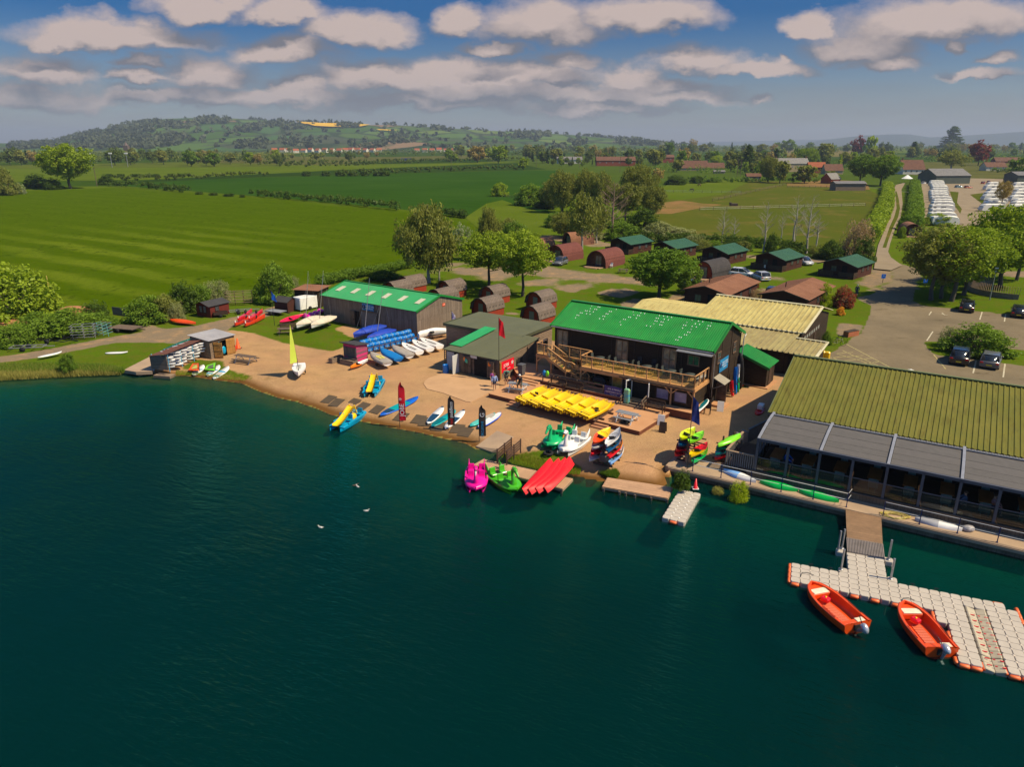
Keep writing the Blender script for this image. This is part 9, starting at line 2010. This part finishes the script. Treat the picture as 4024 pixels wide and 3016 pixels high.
for k in range(60):a=PI*(.55+.75*k/59);x,y=8.5*math.cos(a),6.5*math.sin(a);q.box((x,y,1.35),(.09,.05,1.1),rz=a)
for k in range(30):a0,a1=PI*(.55+.75*k/30),PI*(.55+.75*(k+1)/30);w.bar((8.4*math.cos(a0),6.4*math.sin(a0),.4),(8.4*math.cos(a1),6.4*math.sin(a1),.4),.08,.8)
q.build('pickets',CAPW,o);w.build('base_wall',M('grey_log_wall',(.20,.16,.10)),o)
def marking(label,f,a,b,w=.12,m_=None,n_=1):
 A,B=g(f,*a,.012),g(f,*b,.012);d=(B-A).normalized();s_=V((-d.y,d.x,0))*w/2;mb=MB()
 mb.quad(A-s_,B-s_,B+s_,A+s_);return tag(mb.build('road_marking',m_ or M('faded_yellow_line',(.50,.42,.14),(.22,.19,.12),4,.9)),kind='structure')
for a,b in(((280,975),(770,1235)),((160,1075),(660,1225)),((165,1078),(355,1065)),((90,1125),(470,1098)),((210,1162),(560,1130)),((390,1195),(650,1168)),((385,1105),(660,1222)),((240,1045),(400,1120)),((130,1120),(215,1162)),((1230,1090),(1360,1245))):marking('','Z6',a,b)
WL_=M('worn_white_line',(.62,.56,.38),(.3,.26,.2),4,.9)
for a,b in(((1155,938),(1222,838)),((1730,710),(1757,625)),((1998,730),(2012,650)),((1658,1290),(1692,1155)),((1985,1335),(2005,1190)),((1180,660),(1205,622)),((1310,650),(1380,660)),((1320,635),(1350,660))):marking('','Z6',a,b,.14,WL_)
mb=MB();mb.lathe([(2.6,1.9),(1.2,2.3),(.02,2.75)],n=4);o=thing('gazebo','white peaked gazebo showing above the cafe roof ridge','gazebo',g('Z6',985,1248,2.75).to_2d().to_3d(),.4);mb.build('canopy',WHITE,o);q=MB()
for a in range(4):q.tube([(2.3*math.cos(a*PI/2),2.3*math.sin(a*PI/2),0),(2.3*math.cos(a*PI/2),2.3*math.sin(a*PI/2),2.0)],.04,5)
q.build('leg',GALV,o)
for k,(x,y)in enumerate(((1530,1205),(1605,1215))):mb=MB();mb.box((0,0,.45),(.5,.45,.9),bev=.08);tag(mb.build('grit_bin',cYEL,loc=g('X8',x,y+50),rz=HR),('left','right')[k]+' yellow bin behind the hall corner','bin')
o=shedb('planter_wall','orange brick raised planter by the car park road',g('Z6',300,905),R(30),2.0,.7,.6,.62,M('orange_brick',(.38,.12,.05)),M('planter_soil',(.07,.05,.03)),'planter',mono=True,over=0)
def trailer(label,P,rz,L=3.6,W_=1.6,deck=None,fr=None,name='boat_trailer'):
 o=thing(name,label,'trailer',P,rz);q=MB()
 for y in(-W_/2,W_/2):q.bar((-L/2,y,.45),(L/2,y*.9,.45),.08)
 for x in(-.5,-.15,.2,.5):q.bar((x*L,-W_/2,.45),(x*L,W_/2,.45),.07)
 q.bar((L/2,0,.45),(L/2+1.1,0,.4),.08);q.build('frame',fr or BLACKM,o)
 for y in(-1,1):w=MB();yy=y*(W_/2+.1);w.lathe([(.001,yy-.08),(.28,yy-.08),(.28,yy+.08),(.001,yy+.08)],(-.3,0,.28),12,axis='y');w.build('wheel',cTYRE,o)
 if deck:q=MB();q.box((0,0,.52),(L,W_,.05));q.build('deck',deck,o)
 return o
trailer('silver boat trailer with blue roller at the far left of the verge',g('Z1',250,1055),R(8),3.4,1.2,None,GALV);trailer('black flat trailer with pale timbers on the verge',g('Z1',500,985),R(-18),4.2,2.0);trailer('wooden decked trailer at the gate entrance',g('Z1',1095,890),R(-15),3.6,1.9,OLDWOOD);trailer('galvanised trailer beside the garden cabin',g('Z1',2090,735),R(25),2.8,1.1,None,GALV);trailer('grey flatbed trailer by the small brown shed',g('Z2',190,745),R(-25),2.6,1.4,GTOP)
o=thing('garden_trailer','small dark sided trailer in front of the garden cabin','trailer',g('Z1',1920,765),R(20));q=MB()
for x,y,l,w in((0,-.45,1.7,.05),(0,.45,1.7,.05),(-.85,0,.05,.9),(.85,0,.05,.9)):q.box((x,y,.55),(l,w,.4))
q.box((0,0,.36),(1.7,.9,.04));q.build('box',BENCHW,o)
for y in(-.55,.55):w=MB();w.lathe([(.001,y-.06),(.24,y-.06),(.24,y+.06),(.001,y+.06)],(0,0,.24),12,axis='y');w.build('wheel',cTYRE,o)
def rackf(label,P,rz,n_,w,h,m_,lv=4,name='empty_rack'):
 o=thing(name,label,'rack',P,rz);q=MB()
 for k in range(n_):x=(k/(n_-1)-.5)*w;q.box((x,0,h/2),(.06,.06,h));[q.bar((x,-.7,h*(j+1)/(lv+.3)),(x,.7,h*(j+1)/(lv+.3)+.06),.04)for j in range(lv)]
 q.build('frame',m_,o)
 for j in range(lv):q=MB();[q.bar((-w/2,y,h*(j+1)/(lv+.3)+.05),(w/2,y,h*(j+1)/(lv+.3)+.05),.07,.05)for y in(-.7,.7)];q.build('rail',CAPW if m_ is not GALV else GALV,o)
rackf('empty rack of stacked pale boards on the verge below the brambles',g('Z1',735,955),R(12),3,2.4,1.7,GALV,5);rackf('tangled blue green empty kayak rack next to the pale board rack',g('Z1',900,930),R(-20),3,1.6,1.6,M('blue_green_steel',(.12,.30,.30)),4);rackf('tall rusty empty rack behind the galvanised trailer',g('Z1',2085,660),R(10),4,3.6,2.0,BENCHW,4);rackf('silver tube frame leaning at the large left tree',g('Z1',320,735),R(-30),2,1.8,1.6,GALV,2)
mb=MB();[mb.box((k*.16,0,.55),(.13,.03,1.1))for k in range(22)];mb.bar((-.1,.05,.9),(3.5,.05,.9),.05,.1);tag(mb.build('dark_gate',GSL,loc=g('Z1',985,745),rz=R(-25)),'dark boarded gate between bramble hump and wide bush','gate')
for i,(x,y,s_)in enumerate(((640,730,1.4),(60,850,1.5))):
 mb=MB();mb.ell((0,0,0),(2.0*s_,1.3*s_,.9),14,8);tag(mb.build('bark_heap',M('wood_chip',(.42,.18,.08),(.3,.13,.06),3,.95,.8),loc=g('Z1',x,y)),('heap of orange wood chip behind the bramble bank','heap of orange wood chip at the far left edge')[i],'heap')
rr=random.Random(8);o=thing('brushwood','pile of broken logs and roots by the large left tree','log pile',g('Z1',180,810));q=MB();[q.tube([(rr.uniform(-1.3,1.3),rr.uniform(-.8,.8),.1),(rr.uniform(-1.3,1.3),rr.uniform(-.8,.8),rr.uniform(.3,1.1))],[.09,.04],6)for _ in range(26)];q.build('logs',OLDWOOD,o)
def paddles(label,root,x,cols):
 for k,(dx,c_,h)in enumerate(cols):
  o=thing('paddle',('orange','teal','green')[k%3]+' bladed paddle '+label,'paddle',root.location,root.rotation_euler.z);q=MB();q.tube([(x+dx,-.12,.1),(x+dx*.8,-.1,h)],.018,5);q.build('shaft',cBLK,o);q=MB();q.ell((x+dx*.8,-.11,h+.12),(.12,.02,.22),10,6);q.build('blade',c_,o)
paddles('leaning on the left door of the hire hut',hut,2.95,((-.2,cORK,1.5),(0,cTEA,1.35),(.2,PL('mint',(.05,.45,.25)),1.3)));paddles('leaning on the right door of the hire hut',hut,5.95,((-.12,cORK,1.45),(.1,cORG,1.4)))
for k in range(4):mb=MB();mb.ell((W_ and 7.0-.0+.1 if False else 7.05,3.2+k*.22,1.15),(.07,.11,.55),8,8);mb.box((7.05,3.2+k*.22,.5),(.09,.16,.5),bev=.03);o=mb.build('wetsuit',BLS,loc=hut.location,rz=R(-34.9));tag(o,'black wetsuit hanging on the right wall of the hire hut','wetsuit','wetsuits hanging on the hire hut')
o=thing('standing_board','blue lime and white paddle board bag standing by the shop steps','board bag',H2W(10.0,-3.95,.37),HR);q=MB();q.box((.35,0,.75),(.55,.3,1.4),bev=.1);q.build('bag',M('lime_blue_bag',(.0,.28,.55),(.35,.6,.1),2,.5),o)
o=thing('tow_ring','big black inflatable ring with green print under the stairs','inflatable',H2W(6.6,-2.1,1.2),HR);q=MB();q.ell((0,0,0),(.75,.2,.55),16,10);q.build('ring',cBLK,o);text('JOBE',.28,M('lime_print',(.2,.6,.02)),o,(-.1,-.2,-.15),(PI/2,0,0))
for i,(f,x,y,lb)in enumerate((('W3',660,865,'black tyre on the grass in front of the green dragon boat'),('X1',430,310,'black tyre under the patio picnic table'))):
 mb=MB();mb.tube([(.3*math.cos(a),.3*math.sin(a),.1)for a in[2*PI*k/16 for k in range(17)]],.11,8,cap=False);tag(mb.build('tyre',cTYRE,loc=g(f,x,y,0 if i==0 else .37)),lb,'tyre')
o=thing('paddle_cart','red and white paddle board trolley in the shade by the cafe fence','trolley',g('X1',1895,190),R(60));q=MB();board(q,2.2,.7,.12,z=0);q.build('board',cRED,o);q=MB();q.box((.3,0,.4),(.8,.5,.4),bev=.05);q.build('crate',WHITE,o)
for p_,lb in((club,'clubhouse'),):
 for i,(x,y)in enumerate(((1.45,-3.75),(1.8,-3.75))):mb=MB();mb.ell((x,y+.3,1.45),(.2,.14,.3),8,6);o=mb.build('hanging_jacket',PL('jacket_blue',(.01,.2,.55),None,.7)if i==0 else cLIM,loc=club.location,rz=HR);tag(o,('blue','lime')[i]+' jacket hung over the left end of the terrace rail','jacket')
# ------------------------------------------------------------------ air
m=bpy.data.materials.new('haze_air');m.use_nodes=True;m.node_tree.nodes.clear();N=NT(m.node_tree)
pv=N.n('ShaderNodeVolumePrincipled');pv.inputs['Color'].default_value=(.56,.66,.84,1);pv.inputs['Density'].default_value=.0001;pv.inputs['Anisotropy'].default_value=.1
N.l(pv.outputs[0],N.n('ShaderNodeOutputMaterial').inputs['Volume'])
mb=MB();mb.box((0,6900,130),(44000,14400,280));tag(mb.build('haze',m),'thin blue summer haze over the whole valley','haze',kind='stuff')
